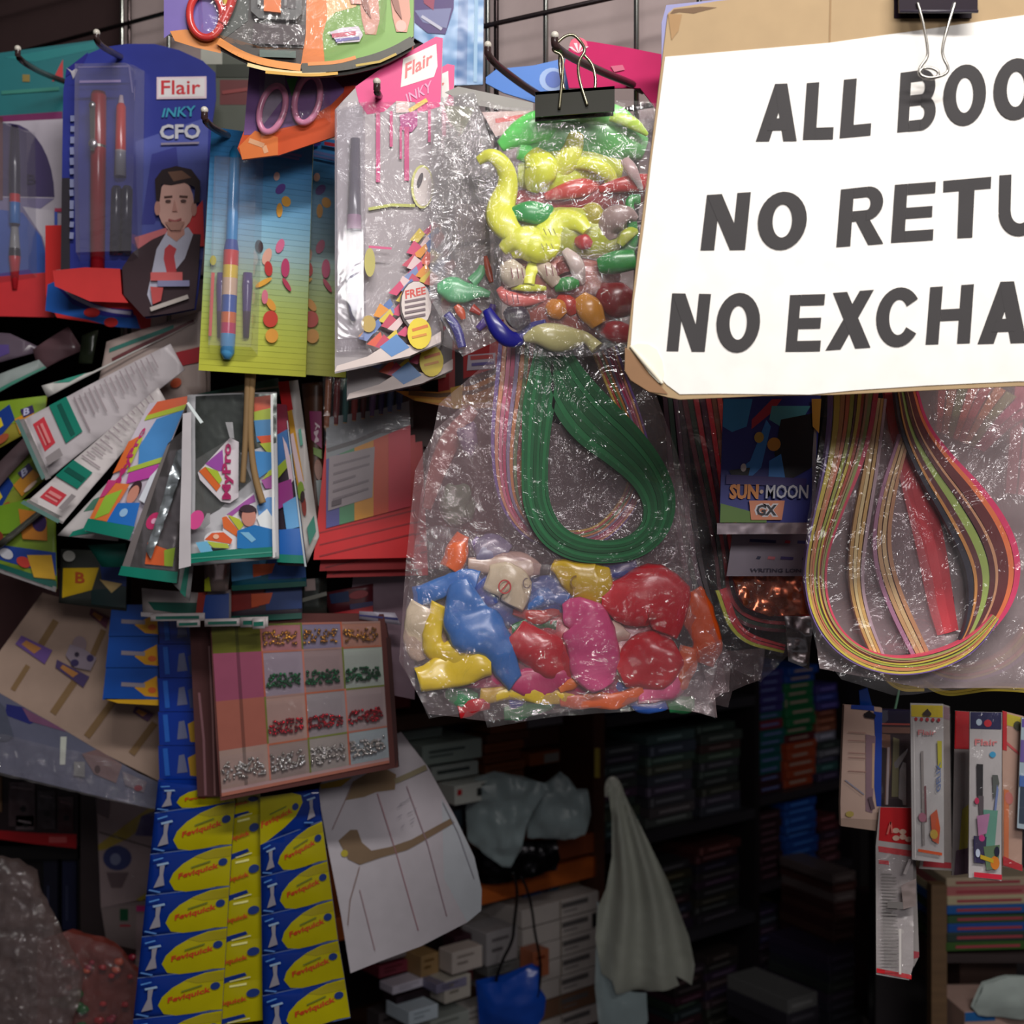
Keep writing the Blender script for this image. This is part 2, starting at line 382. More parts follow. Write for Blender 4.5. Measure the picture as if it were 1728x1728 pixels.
# ---- domed blue pen card
t = T('pen_pack', 'domed dark blue pen card with a red-framed white badge, CFO lettering and a suited man', 'pen pack', 225, 310, 1.26, yaw=-.05)
m = t.part('backing_card')
out = [(102,460),(104,260),(106,150),(112,118),(140,94),(176,80),(215,75),(262,76),(304,87),(345,106),(366,126),(367,170),(360,215),(352,330),(346,420),(336,500),(332,524),(290,532),(248,538),(214,500),(211,455),(155,456)]
m.poly(out, (46,56,146), thick=3)
m.poly([(230,240),(355,200),(349,400),(345,440),(235,440)], (84,94,172)); m.poly([(258,262),(300,250),(305,300),(262,380),(240,380)], (62,66,150))
m.poly([(104,300),(118,300),(118,458),(102,460)], (52,48,56)); m.poly([(110,130),(112,116),(150,88),(140,110)], (40,40,130))
m.poly([(112,114),(120,122),(124,134),(132,118),(128,116),(122,120)], (196,192,200))
m.rect(267,133,352,170, (238,215,226)); m.rect(270,136,349,167, (248,236,238)); m.text('Flair', (275,139,342,163), (214,62,70), .012)
m.text('INKY', [(280,186),(334,182),(334,200),(276,201)], (62,160,190), .02)
m.text('CFO', (273,213,342,238), (206,206,214), .03); m.line([(275,246),(340,245)], 3.5, (150,140,160))
for k in range(12): m.line([(124+rnd.uniform(-1,1), 196+k*18), (124, 196+k*18+rnd.uniform(9,15))], 7, (150,156,196))
# printed man
m.poly([(348,342),(351,420),(330,420),(318,380)], (222,62,66)); m.poly([(232,404),(286,388),(290,400),(240,430)], (214,120,124))
m.poly([(228,430),(262,408),(290,396),(345,400),(340,470),(334,524),(290,532),(248,537),(214,500),(211,455)], (66,48,54))
m.poly([(270,424),(288,394),(324,388),(332,400),(318,440),(300,462),(276,470),(262,520),(254,500)], (196,196,216))
m.poly([(284,424),(292,416),(304,424),(300,436),(304,462),(288,466),(282,440)], (206,74,80))
m.poly([(290,380),(316,380),(318,400),(304,412),(288,400)], (206,150,136))
m.ell(303,350,31,46,(226,178,166)); m.ell(272,356,5,12,(205,150,138)); m.ell(334,358,5,12,(205,150,138))
m.poly([(270,344),(268,308),(280,292),(304,286),(330,292),(345,312),(344,346),(334,350),(336,322),(318,314),(296,318),(280,316),(276,345)], (46,30,34))
m.poly([(290,296),(314,294),(330,306),(300,312)], (120,86,70))
m.line([(284,338),(298,337)], 3, (90,60,54)); m.line([(310,337),(324,338)], 3, (90,60,54)); m.ell(291,345,5,2.4,(96,70,66)); m.ell(317,345,5,2.4,(96,70,66))
m.poly([(302,342),(307,362),(298,362)], (206,150,138)); m.line([(292,376),(303,379),(314,375)], 3, (176,96,96)); m.poly([(286,380),(320,380),(312,394),(296,394)], (190,140,126))
m.rect(262,464,316,478, (226,110,110)); m.rect(274,478,328,488, (150,150,190)); m.line([(262,526),(326,505)], 7, (206,196,190))
m.poly([(262,488),(284,490),(280,512),(266,518)], (210,90,90))
m.poly([(152,455),(211,458),(214,500),(225,515),(160,512),(100,486),(96,460)], (214,58,58))
p = t.part('pen', label='red pen with a silver clip'); p.o = 12
p.lathe((170,158),(168,458), [(0,11,(120,20,30)),(.02,13,(150,26,36)),(.3,13,(150,150,140),'metal'),(.315,13,(150,22,34)),(1,12,(150,22,34)),(1.005,8,(120,20,30))])
c = t.part('clip', p); c.o = 28; c.poly([(162,182),(171,182),(170,262),(163,262)], (170,172,160), 'metal', thick=3); c.blob(166,186,6,7,5,(190,190,186),'metal',amp=0,sub=2,o=30); c.blob(167,250,8,9,5,(230,225,225),'metal',amp=0,sub=2,o=30)
p = t.part('refill', label='orange-red refill'); p.o = 10; p.lathe((208,164),(206,300), [(0,3,(190,170,180)),(.1,5,(190,60,60)),(.14,8,(196,62,58)),(.68,9,(170,160,160)),(.7,9,(140,140,150)),(1,10,(90,96,130))])
for x in (200,218):
    p = t.part('ink_cartridge', label='dark ink cartridge'); p.o = 9; p.lathe((x,316),(x-3,432), [(0,6,(28,30,56)),(.05,9,(28,30,56)),(1,9,(28,30,56))])
b = t.part('blister'); b.prism([(134,112),(228,112),(246,122),(244,300),(240,440),(136,442),(132,300)], 34, HARD, inset=.9, o=5)
b.line([(148,150),(218,150)], 4, (150,136,180), o=40); b.line([(146,126),(232,126),(238,170)], 3, (120,116,160), o=40)
t.end()

# ---- pack with orange-rimmed curved base at the top
def rimpack(lab, cx, cy, D, dx=0, dy=0, sc=1.0, lo=False):
    t = T('scissors_pack', lab, 'scissors pack', cx, cy, D, yaw=.10)
    f = lambda pts: [(dx+(x)*sc, dy+(y)*sc) for x, y in pts]
    m = t.part('backing_card')
    def chk(P, n=2):
        for _ in range(n): P = [P[0]]+[q for a, b in zip(P, P[1:]) for q in ((a[0]*.75+b[0]*.25, a[1]*.75+b[1]*.25), (a[0]*.25+b[0]*.75, a[1]*.25+b[1]*.75))]+[P[-1]]
        return P
    rim = [(290,68),(330,82),(372,88),(410,108),(450,122),(500,130),(550,130),(600,122),(650,106),(694,78)]; rim = chk(rim)
    m.poly(f([(282,-110),(700,-110),(698,60)]+rim[::-1]+[(282,66)]), (70,66,60) if not lo else (96,52,28), thick=4)
    m.poly(f([(282,-110),(372,-110),(372,70),(330,72),(300,60),(282,74)]), (112,92,170)); m.poly(f([(292,62),(318,58),(372,70),(376,96),(335,88),(300,78)]), (222,138,62))
    m.poly(f([(372,-110),(430,-110),(420,40),(380,72),(372,66)]), (70,78,70))
    m.poly(f([(520,-110),(556,-110),(550,104),(536,112),(508,110),(516,60)]), (240,134,52))
    m.poly(f([(540,-110),(698,-110),(697,56),(660,86),(610,104),(548,108),(544,60),(552,30),(572,8)]), (124,170,72))
    m.poly(f([(548,-110),(640,-110),(600,10),(566,20),(552,36)]), (250,190,130))
    for x, y in ((624,40),(676,34),(600,-10)): m.poly(f([(x-24,y-90),(x+10,y-100),(x+16,y-10),(x+10,y+16),(x-8,y+16),(x-14,y-8)]), (214,150,128)); m.ell(*f([(x,y+6)])[0], 9, 10, (232,178,164))
    for x, y in ((612,-30),(664,-30)): m.poly(f([(x-14,y),(x+4,y+8),(x+14,y+60),(x+2,y+44)]), (150,92,74))
    m.poly(f([(556,56),(576,48),(604,44),(612,58),(606,70),(570,74)]), (226,214,226)); m.line(f([(560,62),(600,56)]), 7, (206,90,110)); m.line(f([(566,70),(606,64)]), 5, (120,110,180))
    m.poly(f([(430,46),(516,46),(514,80),(428,80)]), (54,38,40)); m.line(f([(440,96),(500,96)]), 12, (100,120,110))
    m.line(f(chk([(372,78),(410,100),(450,112),(508,118)])), 12, (246,150,60)); m.line(f(chk([(420,116),(455,124),(500,128),(550,126)])), 6, (250,214,150))
    m.line(f(chk([(510,119),(560,116),(612,106),(660,88),(696,66)])), 16, (66,62,50)); m.line(f(chk([(520,112),(568,108),(600,98)])), 6, (226,140,60)); m.line(f([(600,112),(640,104),(668,90)]), 4, (190,160,50))
    m.line(f(chk([(450,128),(520,132),(570,126)])), 5, (216,164,50))
    return t, f
t, f = rimpack('large craft scissors pack with a curved orange and black rim at the top', 490, 20, 1.03)
s = t.part('scissors', label='red scissors with yellow grip'); s.o = 12
s.tube([(352+27*math.cos(a), 36+38*math.sin(a), 6.5, 14) for a in [k*2*PI/20 for k in range(21)]], (214,66,62), 'gloss', n=8, smooth=1, cap=False)
s.tube([(378,50,8,14),(392,20,9,16),(400,-20,10,16),(404,-90,10,16)], (214,72,66), 'gloss'); s.tube([(376,-60,10,20),(382,0,9,20),(386,22,4,18)], (240,206,90), 'gloss')
g = t.part('cutter', label='grey cutter with orange slider'); g.o = 8
g.poly([(428,-100),(514,-100),(510,30),(500,40),(440,40),(426,28)], (96,98,96), 'gloss', thick=10); g.poly([(438,-100),(504,-100),(500,22),(438,22)], (66,62,62), thick=1)
g.poly([(450,-100),(478,-100),(476,32),(448,30)], (238,128,58), 'gloss', thick=6); g.line([(442,-90),(440,20)], 4, (170,176,172)); g.line([(486,-90),(484,20)], 4, (130,130,128))
b = t.part('blister'); b.prism([(330,-104),(660,-104),(650,50),(560,96),(440,96),(340,70)], 30, FILM, inset=.93, o=4)
t.end()
# ---- purple orange pack with two pink handles
t = T('scissors_pack', 'purple and orange scissors pack showing two pink ring handles', 'scissors pack', 520, 190, 1.068, yaw=-.1)
m = t.part('backing_card')
m.poly([(422,60),(600,60),(700,60),(700,190),(640,182),(570,232),(470,262),(408,268),(399,248),(412,214),(426,130)], (206,82,38), thick=4)
m.poly([(424,60),(600,60),(602,140),(560,180),(500,212),(420,226),(410,226)], (120,84,142)); m.poly([(448,120),(480,116),(484,160),(452,200),(440,214)], (150,140,160))
m.poly([(600,60),(690,60),(690,150),(640,180),(590,160),(560,130)], (98,28,62)); m.poly([(584,150),(650,146),(700,168),(640,200),(570,232)], (206,62,34))
m.poly([(484,134),(504,132),(494,164)], (66,156,62)); m.poly([(402,246),(430,220),(470,232),(470,262),(408,268)], (222,120,60)); m.line([(420,236),(446,246),(450,258)], 8, (226,170,130))
s = t.part('scissors', label='pink ring handles'); s.o = 10
for x, y, a0 in ((462,186,.28),(522,172,.22)):
    s.tube([(x+21*math.cos(a)*math.cos(a0)-40*math.sin(a)*math.sin(a0), y+21*math.cos(a)*math.sin(a0)+40*math.sin(a)*math.cos(a0), 5.5, 13) for a in [k*2*PI/20 for k in range(21)]], (222,142,176), 'gloss', n=8, smooth=1, cap=False)
b = t.part('blister'); b.prism([(436,110),(560,90),(560,210),(440,240)], 22, FILM, inset=.9, o=4)
t.end()
# ---- blue to green pen cards
def bluegreen(lab, D, dx, dark, yaw):
    t = T('pen_pack', lab, 'pen pack', 437+dx, 425, D, yaw=yaw, group='blue and lime children pen packs')
    m = t.part('backing_card')
    tl, tr, br, bl = (357,214),(530,240),(517,636),(335,624)
    Q = [(p[0]+dx, p[1]) for p in (tl, tr, br, bl)]; m.poly(Q, (190,196,60), thick=3); m.q(Q)
    cs = [(40,140,214),(52,140,206),(66,146,206),(86,156,208),(104,168,212),(124,180,212),(146,190,208),(160,194,196),(166,192,160),(172,194,126),(178,194,100),(184,196,84),(188,196,74),(190,194,66),(188,190,58)]
    cs = [tuple((a*(3-j)+b*j)/3 for a, b in zip(c0, c1)) for c0, c1 in zip(cs, cs[1:]) for j in range(3)]; n = len(cs)
    for i, c in enumerate(cs): m.poly([(0,i/n),(1,i/n),(1,(i+1)/n+.002),(0,(i+1)/n+.002)], c, o=3.7)
    m.o = 4
    # plain coloured confetti stands where the card prints its pictures
    R = random.Random(3)
    for (u, v, ru, rv, c) in ((.70,.22,.05,.02,(90,60,150)),(.76,.27,.045,.022,(232,170,60)),(.66,.17,.03,.018,(226,190,180)),(.70,.31,.03,.03,(222,160,60)),(.52,.47,.04,.026,(60,40,44)),(.72,.46,.045,.026,(222,110,150)),(.60,.51,.05,.03,(226,170,150)),
                              (.62,.56,.04,.03,(196,52,50)),(.78,.55,.04,.04,(196,60,110)),(.58,.62,.08,.012,(234,170,60)),(.80,.62,.05,.014,(190,60,90)),(.66,.77,.07,.035,(206,66,50)),(.66,.71,.05,.02,(232,160,60)),(.68,.84,.06,.03,(230,160,62)),(.60,.68,.03,.03,(220,120,140))):
        m.ell(u, v, ru, rv, c, a=R.uniform(-.5,.5))
    m.line([(.4,.065),(.9,.075)], .012, (110,130,200)); m.line([(.42,.082),(.88,.09)], .01, (110,130,200)); m.rect(.72,.02,.9,.035,(200,30,60)); m.ell(.55,.03,.14,.022,(60,50,150))
    m.rect(.09,.60,.12,.86,(222,90,80)); m.ell(.10,.55,.03,.02,(200,190,50)); m.xf = None
    p = t.part('pen', label='pen with a sky blue cap and many-coloured barrel'); p.o = 13
    x = 396+dx
    p.lathe((x+4,250),(x-10,608), [(0,4,(40,130,190)),(.03,9,(40,140,200)),(.44,10,(50,80,160)),(.49,13,(214,60,60)),(.56,13,(236,200,60)),(.62,13,(226,190,160)),(.70,13,(50,90,170)),(.78,13,(220,110,50)),(.83,13,(196,40,90)),(.88,13,(80,150,200)),(.97,12,(80,150,200)),(1,6,(80,150,200))])
    for q in (376, 420):
        r = t.part('refill', label='dark purple refill'); r.o = 8; r.lathe((q+dx,462),(q-3+dx,570), [(0,8,(84,66,120)),(.2,9,(84,66,120)),(.6,7,(70,50,70)),(1,5,(70,50,70))])
    b = t.part('blister'); b.prism([(366+dx,262),(446+dx,268),(436+dx,600),(354+dx,596)], 28, HARD, inset=.88, o=4.5)
    t.end()
bluegreen('blue and lime pen pack hanging behind another of its kind, only its edge showing', 1.185, 66, 0, .12)
bluegreen('blue and lime pen pack hanging in full view beside the domed blue card', 1.13, 0, 0, -.04)
# ---- pink topped grey pen pack
def pinkpack(lab, D, dx, dy, full, g='pink-topped grey pen packs'):
    t = T('pen_pack', lab, 'pen pack', 660+dx, 350+dy, D, yaw=.12, group=g)
    f = lambda pts: [(x+dx, y+dy) for x, y in pts]
    m = t.part('backing_card')
    m.poly(f([(600,152),(650,112),(735,60),(747,62),(745,170),(748,400),(742,580),(690,604),(566,632),(566,190),(578,176)]), (168,160,162), thick=3)
    m.poly(f([(600,150),(650,112),(735,60),(747,62),(743,178),(706,190),(700,172),(668,172),(648,190),(620,196),(606,176)]), (222,36,122))
    m.poly(f([(676,148),(680,100),(736,72),(738,110),(732,128)]), (250,232,226)); m.text('Flair', f([(684,108),(730,84),(729,106),(683,134)]), (226,110,110), .02)
    m.text('INKY', f([(684,160),(728,134),(728,154),(688,174)]), (226,150,190), .01); m.poly(f([(668,172),(690,172),(690,190),(668,192)]), (226,196,190)); m.line(f([(690,188),(720,168)]), 7, (226,190,60))
    m.poly(f([(674,196),(704,186),(704,212),(694,224),(676,220)]), (176,50,130))
    for x, y0, y1, w in ((686,215,306,8),(638,190,310,7),(660,190,250,5),(724,180,240,5),(676,215,270,4)): m.line(f([(x,y0),(x,y1)]), w, (200,50,120))
    m.line(f([(622,356),(660,348),(700,348)]), 5, (190,196,90)); m.ell(*f([(712,316)])[0], 19, 37, (206,206,110)); m.ell(*f([(713,316)])[0], 16, 33, (222,212,206)); m.ell(*f([(708,306)])[0], 4, 14, (66,56,60), a=.3)
    R = random.Random(5); cs = [(214,60,110),(232,150,40),(120,140,190),(226,200,60),(226,90,60),(200,60,90),(230,200,200),(90,120,180)]
    for k in range(46):
        v = k/46; y = 385+v*200; x = 722-v*v*80+R.uniform(-30,24)*(.6+v)
        if x < 742: m.poly(f([(x-12,y+9),(x+R.uniform(-2,12),y-12),(x+14,y-2),(x+2,y+13)]), cs[k % 8])
    m.poly(f([(570,622),(620,606),(660,580),(700,588),(742,562),(742,580),(690,604),(566,632)]), (222,206,200)); m.poly(f([(640,590),(668,568),(690,590),(660,606)]), (90,140,200))
    m.line(f([(622,424),(660,426)]), 4, (210,80,130)); m.ell(*f([(624,450)])[0], 9, 24, (186,176,90)); m.ell(*f([(622,552)])[0], 12, 14, (190,160,80))
    m.ell(*f([(700,520)])[0], 27, 41, (60,40,40)); m.ell(*f([(701,518)])[0], 25, 38, (226,212,206)); m.text('FREE', f([(682,496),(716,488),(717,501),(683,510)]), (214,70,60), .03)
    for k in range(4): m.line(f([(682,515+k*9),(716,508+k*9)]), 4, (120,100,106))
    m.ell(*f([(706,567)])[0], 20, 26, (240,214,30)); m.line(f([(694,562),(720,554)]), 5, (226,120,40)); m.line(f([(694,574),(718,568)]), 4, (226,150,40))
    if full:
        p = t.part('pen', label='dark grey pen with lilac middle'); p.o = 13
        p.lathe((600,240),(596,545), [(0,8,(96,92,104)),(.4,11,(96,92,104)),(.42,12,(150,110,140)),(.5,13,(70,60,80)),(.62,12,(130,120,140)),(.75,13,(150,150,170)),(.85,12,(70,64,110)),(.95,7,(60,56,90)),(1,5,(60,56,90))])
        b = t.part('blister'); b.prism(f([(566,190),(578,176),(745,170),(748,400),(742,560),(640,600),(566,600)]), 8, FILM, inset=.97, o=5)
        b.prism(f([(566,190),(616,176),(618,590),(568,594)]), 34, HARD, inset=.85, o=5)
    t.end()
pinkpack('pink-topped grey pen pack hung behind another, its pink frame peeping out at the edge', 1.085, 20, 46, False)
pinkpack('pink-topped grey pen pack with FREE badge hanging in front', 1.046, 0, 0, True)
# lower edges under the pink packs
t = T('pen_pack', 'slanted card end with colourful print below the FREE pen pack', 'pen pack', 690, 630, 1.16, yaw=.1)
m = t.part('backing_card'); m.poly([(640,560),(760,560),(752,636),(626,666),(624,630)], (196,186,150), thick=3); m.poly([(626,630),(660,622),(656,652),(628,662)], (196,60,50)); m.ell(640,630,8,7,(60,80,50)); m.line([(668,650),(742,630)], 8, (180,140,130)); m.poly([(700,600),(740,600),(730,640),(706,645)], (100,140,190))
m.ell(726,610,15,28,(200,180,60)); t.end()
m = one('card_pack', 'red hanging card with a lilac printed label above the yellow rim', 'pack', 800, 590, 1.17)
m.poly([(738,540),(850,540),(848,665),(740,665)], (190,26,34), thick=4); m.rect(758,560,768,665,(206,90,90)); m.rect(768,590,782,665,(34,20,30)); m.poly([(790,600),(836,596),(836,622),(788,626)], (206,196,212)); m.line([(794,605),(832,602)], 7, (206,80,80)); m.line([(796,616),(834,613)], 5, (110,100,170)); m.poly([(782,640),(840,620),(840,665),(782,665)], (60,20,30)); m.end()
t = T('scissors_pack', 'craft pack with a curved amber rim half hidden behind the strips bag', 'scissors pack', 760, 650, 1.15)
m = t.part('backing_card'); m.poly([(668,660),(700,676),(760,688),(800,690),(850,686),(900,660),(900,600),(860,620),(800,650),(740,662)], (228,148,34), thick=5)
m.line([(690,664),(740,668),(800,662),(850,640)], 7, (120,80,30)); m.poly([(760,655),(782,650),(778,690),(764,690)], (244,190,60)); m.line([(700,674),(780,682),(840,676)], 5, (246,180,50)); m.line([(790,646),(836,628)], 5, (90,60,30)); t.end()
# ---- things behind
m = one('plastic_sheet', 'tall pale blue shiny plastic pack hanging under the wire grid', 'pack', 775, 40, 1.17)
m.poly([(690,-140),(818,-140),(815,144),(748,146),(740,90),(690,60)], (92,144,196), 'film', thick=4); m.poly([(778,-140),(792,-140),(788,144),(770,144)], (66,112,170), 'film'); m.line([(806,-140),(802,140)], 6, (150,190,222)); 
m.poly([(692,-100),(768,-100),(766,16),(752,60),(722,58),(700,40)], (66,36,112)); m.poly([(700,20),(762,16),(754,50),(714,40)], (120,124,170)); m.poly([(706,-60),(740,-60),(732,20),(716,8)], (150,40,80)); m.line([(712,30),(746,52)], 5, (196,196,214)); m.end()
m = one('card_pack', 'bright blue hanging card behind the diagonal hook and binder clip', 'pack', 880, 140, 1.12)
m.poly([(820,132),(838,118),(900,112),(952,100),(965,190),(905,175),(850,158),(820,142)], (16,112,206), thick=4); m.ell(932,136,22,20,(150,180,230)); m.ell(934,136,14,14,(40,90,190)); m.end()
m = one('card_pack', 'magenta hanging card with a white leaf mark beside the cardboard sign', 'pack', 1050, 130, 1.09)
m.poly([(952,110),(964,68),(1000,72),(1060,82),(1200,110),(1200,260),(1112,192),(1080,150),(960,150)], (198,22,96), 'matte', thick=4); m.ell(976,78,15,13,(226,30,90)); 
for a in (-.9,-.3,.3,.9): m.poly([(976,92),(976+18*math.sin(a)-3,92-18*math.cos(a)),(976+18*math.sin(a)+3,92-18*math.cos(a))], (240,210,220))
m.poly([(1030,114),(1050,112),(1054,120),(1036,124)], (190,20,90)); m.end()
m = one('card_pack', 'small lilac-cornered pack behind the top of the cardboard sign', 'pack', 1180, 30, 1.02)
m.poly([(1116,40),(1124,10),(1200,2),(1290,-12),(1290,60),(1116,110)], (120,120,176), thick=3); m.end()
m = one('card_pack', 'dim grey-green and maroon pack seen between two pen packs', 'pack', 390, 160, 1.31)
m.poly([(340,80),(440,80),(440,230),(340,225)], (84,88,78), thick=3); m.rect(372,136,424,178,(104,46,48)); m.rect(340,84,376,110,(170,170,160)); m.rect(366,110,424,132,(50,54,44)); m.line([(376,158),(420,152)], 6, (140,60,60)); m.end()
# ---------------------------------------------------------------- the cardboard sign
c4 = crop(1050, 0, 678/1728)
t = T('cardboard_sign', 'white paper sign with black capital lettering glued on a cardboard sheet', 'sign', 1400, 340, .80, yaw=.03)
t0 = t
m = t.part('cardboard', label='brown corrugated cardboard')
m.poly(cp(c4, [(190,75),(215,52),(400,20),(560,0),(900,-60),(1300,-110),(1960,-190),(1960,1660),(1700,1660),(1300,1680),(900,1700),(600,1705),(240,1722),(190,1712),(110,1690),(30,1640),(5,1600),(20,1460),(60,1100),(100,800),(140,480),(170,240)]), (170,144,108), 'matte', thick=9)
m.poly(cp(c4, [(195,80),(215,58),(330,45),(400,48),(300,75),(240,70)]), (110,84,60), 'matte'); m.line(cp(c4, [(890,-30),(885,195)]), 3, (150,120,84), 'matte')
m.poly(cp(c4, [(190,78),(250,80),(235,150),(205,190)]), (160,126,86), 'matte')
m.poly(cp(c4, [(6,1500),(30,1520),(190,1700),(110,1690),(30,1640),(5,1600)]), (140,104,72), 'matte')
p = t.part('paper', label='white paper sheet'); p.o = 9.6
pap = cp(c4, [(178,262),(600,222),(880,195),(1300,132),(1960,30),(1960,1640),(1700,1640),(1300,1660),(1000,1680),(800,1700),(400,1697),(240,1700),(185,1660),(30,1495),(45,1300),(85,1000),(120,700),(150,480)])
p.poly(pap, (240,236,230), 'matte', thick=1)
p.poly(cp(c4, [(845,1200),(856,1200),(905,205),(893,206)]), (240,230,234), 'matte', o=10.9)
p.poly(cp(c4, [(740,1690),(752,1690),(846,1200),(834,1200)]), (234,224,226), 'matte', o=10.9)
p.poly(cp(c4, [(120,700),(150,480),(168,600),(165,900),(185,1080),(150,1200),(80,1180),(85,1000)]), (240,232,214), 'matte', o=10.9)
for x, y, r in ((550,425,10),(1092,318,7),(375,305,6),(560,1105,5),(1125,265,4),(965,245,4),(935,390,4),(375,770,4),(1430,960,5),(620,330,3),(1240,1650,6)): p.ell(*c4(x,y), r*.392, r*.6, (206,200,176), 'matte', o=11.0, n=8)
K = (54,51,52)
def ring(m, cx, cy, rx, ry, ix, iy, a0=0, a1=2*PI, n=28):
    o = m.o+.02*(rx*7 % 1); m.rk = getattr(m, 'rk', 0)+1; o = 12.9+.2*(m.rk % 3)
    for k in range(n):
        s0, s1 = a0+(a1-a0)*k/n, a0+(a1-a0)*(k+1)/n
        m.poly([(cx+rx*math.cos(s0),cy+ry*math.sin(s0)),(cx+rx*math.cos(s1),cy+ry*math.sin(s1)),(cx+ix*math.cos(s1),cy+iy*math.sin(s1)),(cx+ix*math.cos(s0),cy+iy*math.sin(s0))], K, 'matte', o=o)
def glyph(m, ch, quad):
    m.q(quad); m.o = 11.6; cnt = [0]
    def g(pts): cnt[0] += 1; m.poly([(x, 1-y) for x, y in pts], K, 'matte', o=11.6+.25*cnt[0])
    if ch == 'A': g([(0,0),(.33,0),(.63,.86),(.66,1),(.34,1)]); g([(1,0),(.67,0),(.37,.86),(.34,1),(.66,1)]); g([(.26,.19),(.74,.19),(.66,.40),(.34,.40)])
    if ch == 'L': g([(0,0),(.43,0),(.43,1),(0,1)]); g([(.4,0),(1,0),(1,.21),(.4,.21)])
    if ch == 'E': g([(0,0),(.32,0),(.32,1),(0,1)]); [g([(.32,y),(1 if y != .4 else .95,y),(1 if y != .4 else .95,y+.19),(.32,y+.19)]) for y in (0,.4,.81)]
    if ch == 'H': g([(0,0),(.29,0),(.29,1),(0,1)]); g([(.71,0),(1,0),(1,1),(.71,1)]); g([(.29,.4),(.71,.4),(.71,.6),(.29,.6)])
    if ch == 'T': g([(0,.8),(1,.8),(1,1),(0,1)]); g([(.33,0),(.66,0),(.66,.8),(.33,.8)])
    if ch == 'N': g([(0,0),(.31,0),(.31,1),(0,1)]); g([(.69,0),(1,0),(1,1),(.69,1)]); g([(0,1),(.34,1),(1,0),(.66,0)])
    if ch == 'X': g([(0,0),(.34,0),(.99,1),(.65,1)]); g([(.66,0),(1,0),(.35,1),(.01,1)])
    if ch == 'O': ring(m, .5,.5,.5,.5,.20,.29)
    if ch == 'C': ring(m, .52,.5,.52,.5,.22,.30,.62,2*PI-.62)
    if ch == 'U': g([(0,.4),(.28,.4),(.28,1),(0,1)]); g([(.72,.4),(1,.4),(1,1),(.72,1)]); ring(m,.5,.6,.5,.4,.22,.2,0,PI)
    if ch in 'BR':
        g([(0,0),(.3,0),(.3,1),(0,1)]); g([(.3,.82),(.6,.82),(.6,1),(.3,1)]); g([(.3,.42),(.62,.42),(.62,.6),(.3,.6)])
        ring(m,.6,.29,.36,.29,.08,.11,-PI/2,PI/2,14)
        if ch == 'B': g([(.3,0),(.62,0),(.62,.18),(.3,.18)]); ring(m,.6,.71,.4,.29,.1,.11,-PI/2,PI/2,14)
        else: g([(.36,.46),(.66,.46),(1,0),(.68,0)])
    m.xf = None
L = t.part('lettering', label='dark grey printed lettering')
for ch, BL, BR, TR, TL in (
    ('A',(565,621),(742,617),(758,368),(592,376)),('L',(768,612),(898,608),(912,358),(785,368)),('L',(926,604),(1060,590),(1076,338),(945,352)),
    ('B',(1175,577),(1338,560),(1350,298),(1190,320)),('O',(1370,552),(1558,538),(1562,272),(1378,292)),('O',(1588,528),(1785,508),(1790,242),(1594,264)),
    ('N',(328,1087),(520,1083),(545,836),(356,850)),('O',(570,1088),(780,1076),(790,828),(578,840)),('R',(912,1070),(1115,1053),(1125,800),(932,822)),
    ('E',(1148,1050),(1330,1037),(1342,786),(1165,800)),('T',(1370,1032),(1568,1020),(1584,762),(1375,782)),('U',(1612,1022),(1800,1010),(1808,742),(1618,756)),
    ('N',(183,1517),(347,1518),(374,1272),(207,1270)),('O',(393,1524),(580,1517),(588,1262),(400,1272)),('E',(693,1518),(842,1515),(864,1270),(713,1275)),
    ('X',(865,1512),(1060,1498),(1077,1250),(896,1265)),('C',(1080,1500),(1265,1490),(1278,1234),(1088,1246)),('H',(1298,1485),(1490,1478),(1508,1224),(1318,1238)),
    ('A',(1523,1482),(1738,1475),(1745,1208),(1560,1216))):
    glyph(L, ch, [c4(*TL), c4(*TR), c4(*BR), c4(*BL)])
q = t.part('curled_corner', label='curled paper corner'); q.o = 10
for k in range(7):
    a0, a1 = k/7, (k+1)/7; h = lambda a: 11.5+9*math.sin(a*PI)
    e0 = c4(30+155*1, 1495+165*1)
    A0 = c4(32+20*a0+55*a0, 1492-16*math.sin(a0*PI)); 
pts = [(30,1495),(60,1485),(105,1488),(140,1510),(165,1560),(172,1610),(165,1640),(150,1652),(110,1612),(70,1560)]
q.poly(cp(c4, pts), (246,240,220), 'matte', thick=1.2, o=12.5); q.tube([(c4(30,1495)+(3,11)), (c4(100,1580)+(5,14)), (c4(165,1655)+(3,12))], (236,228,206), 'matte', n=8)
t.end()
def binder_clip(lab, x0, x1, y0, y1, D, loops, cl, down, tilt=0):
    t = T('binder_clip', lab, 'clip', (x0+x1)/2, (y0+y1)/2, D)
    b = t.part('clip_body'); w = (y1-y0)*.55
    for s in (1, -1):
        Q = [(x0,y0+tilt),(x1,y0),(x1,y1),(x0,y1+tilt)] if not down else [(x0,y0+tilt),(x1,y0),(x1,y1),(x0,y1+tilt)]
        b.poly(Q, (34,34,24) if not down else (36,26,36), 'gloss', thick=3, o=(w if s > 0 else -w-3)*(.5 if s > 0 else .5))
    yb = y0 if down else y0
    b.poly([(x0,y0+tilt),(x1,y0),(x1,y0+5),(x0,y0+5+tilt)], (30,30,26), 'gloss', thick=w+3, o=-w/2)
    if down: b.tube([(x0,y1+tilt,3,w*.5+4),(x1,y1,3,w*.5+4)], (60,54,64), 'gloss', n=8, smooth=0)
    for lp in loops:
        h = t.part('wire_handle', label='bent steel wire handle'); h.tube([(x, y, 2.6, w*.5+5+o) for x, y, o in lp], cl, 'metal', n=8, smooth=2)
    t.end()
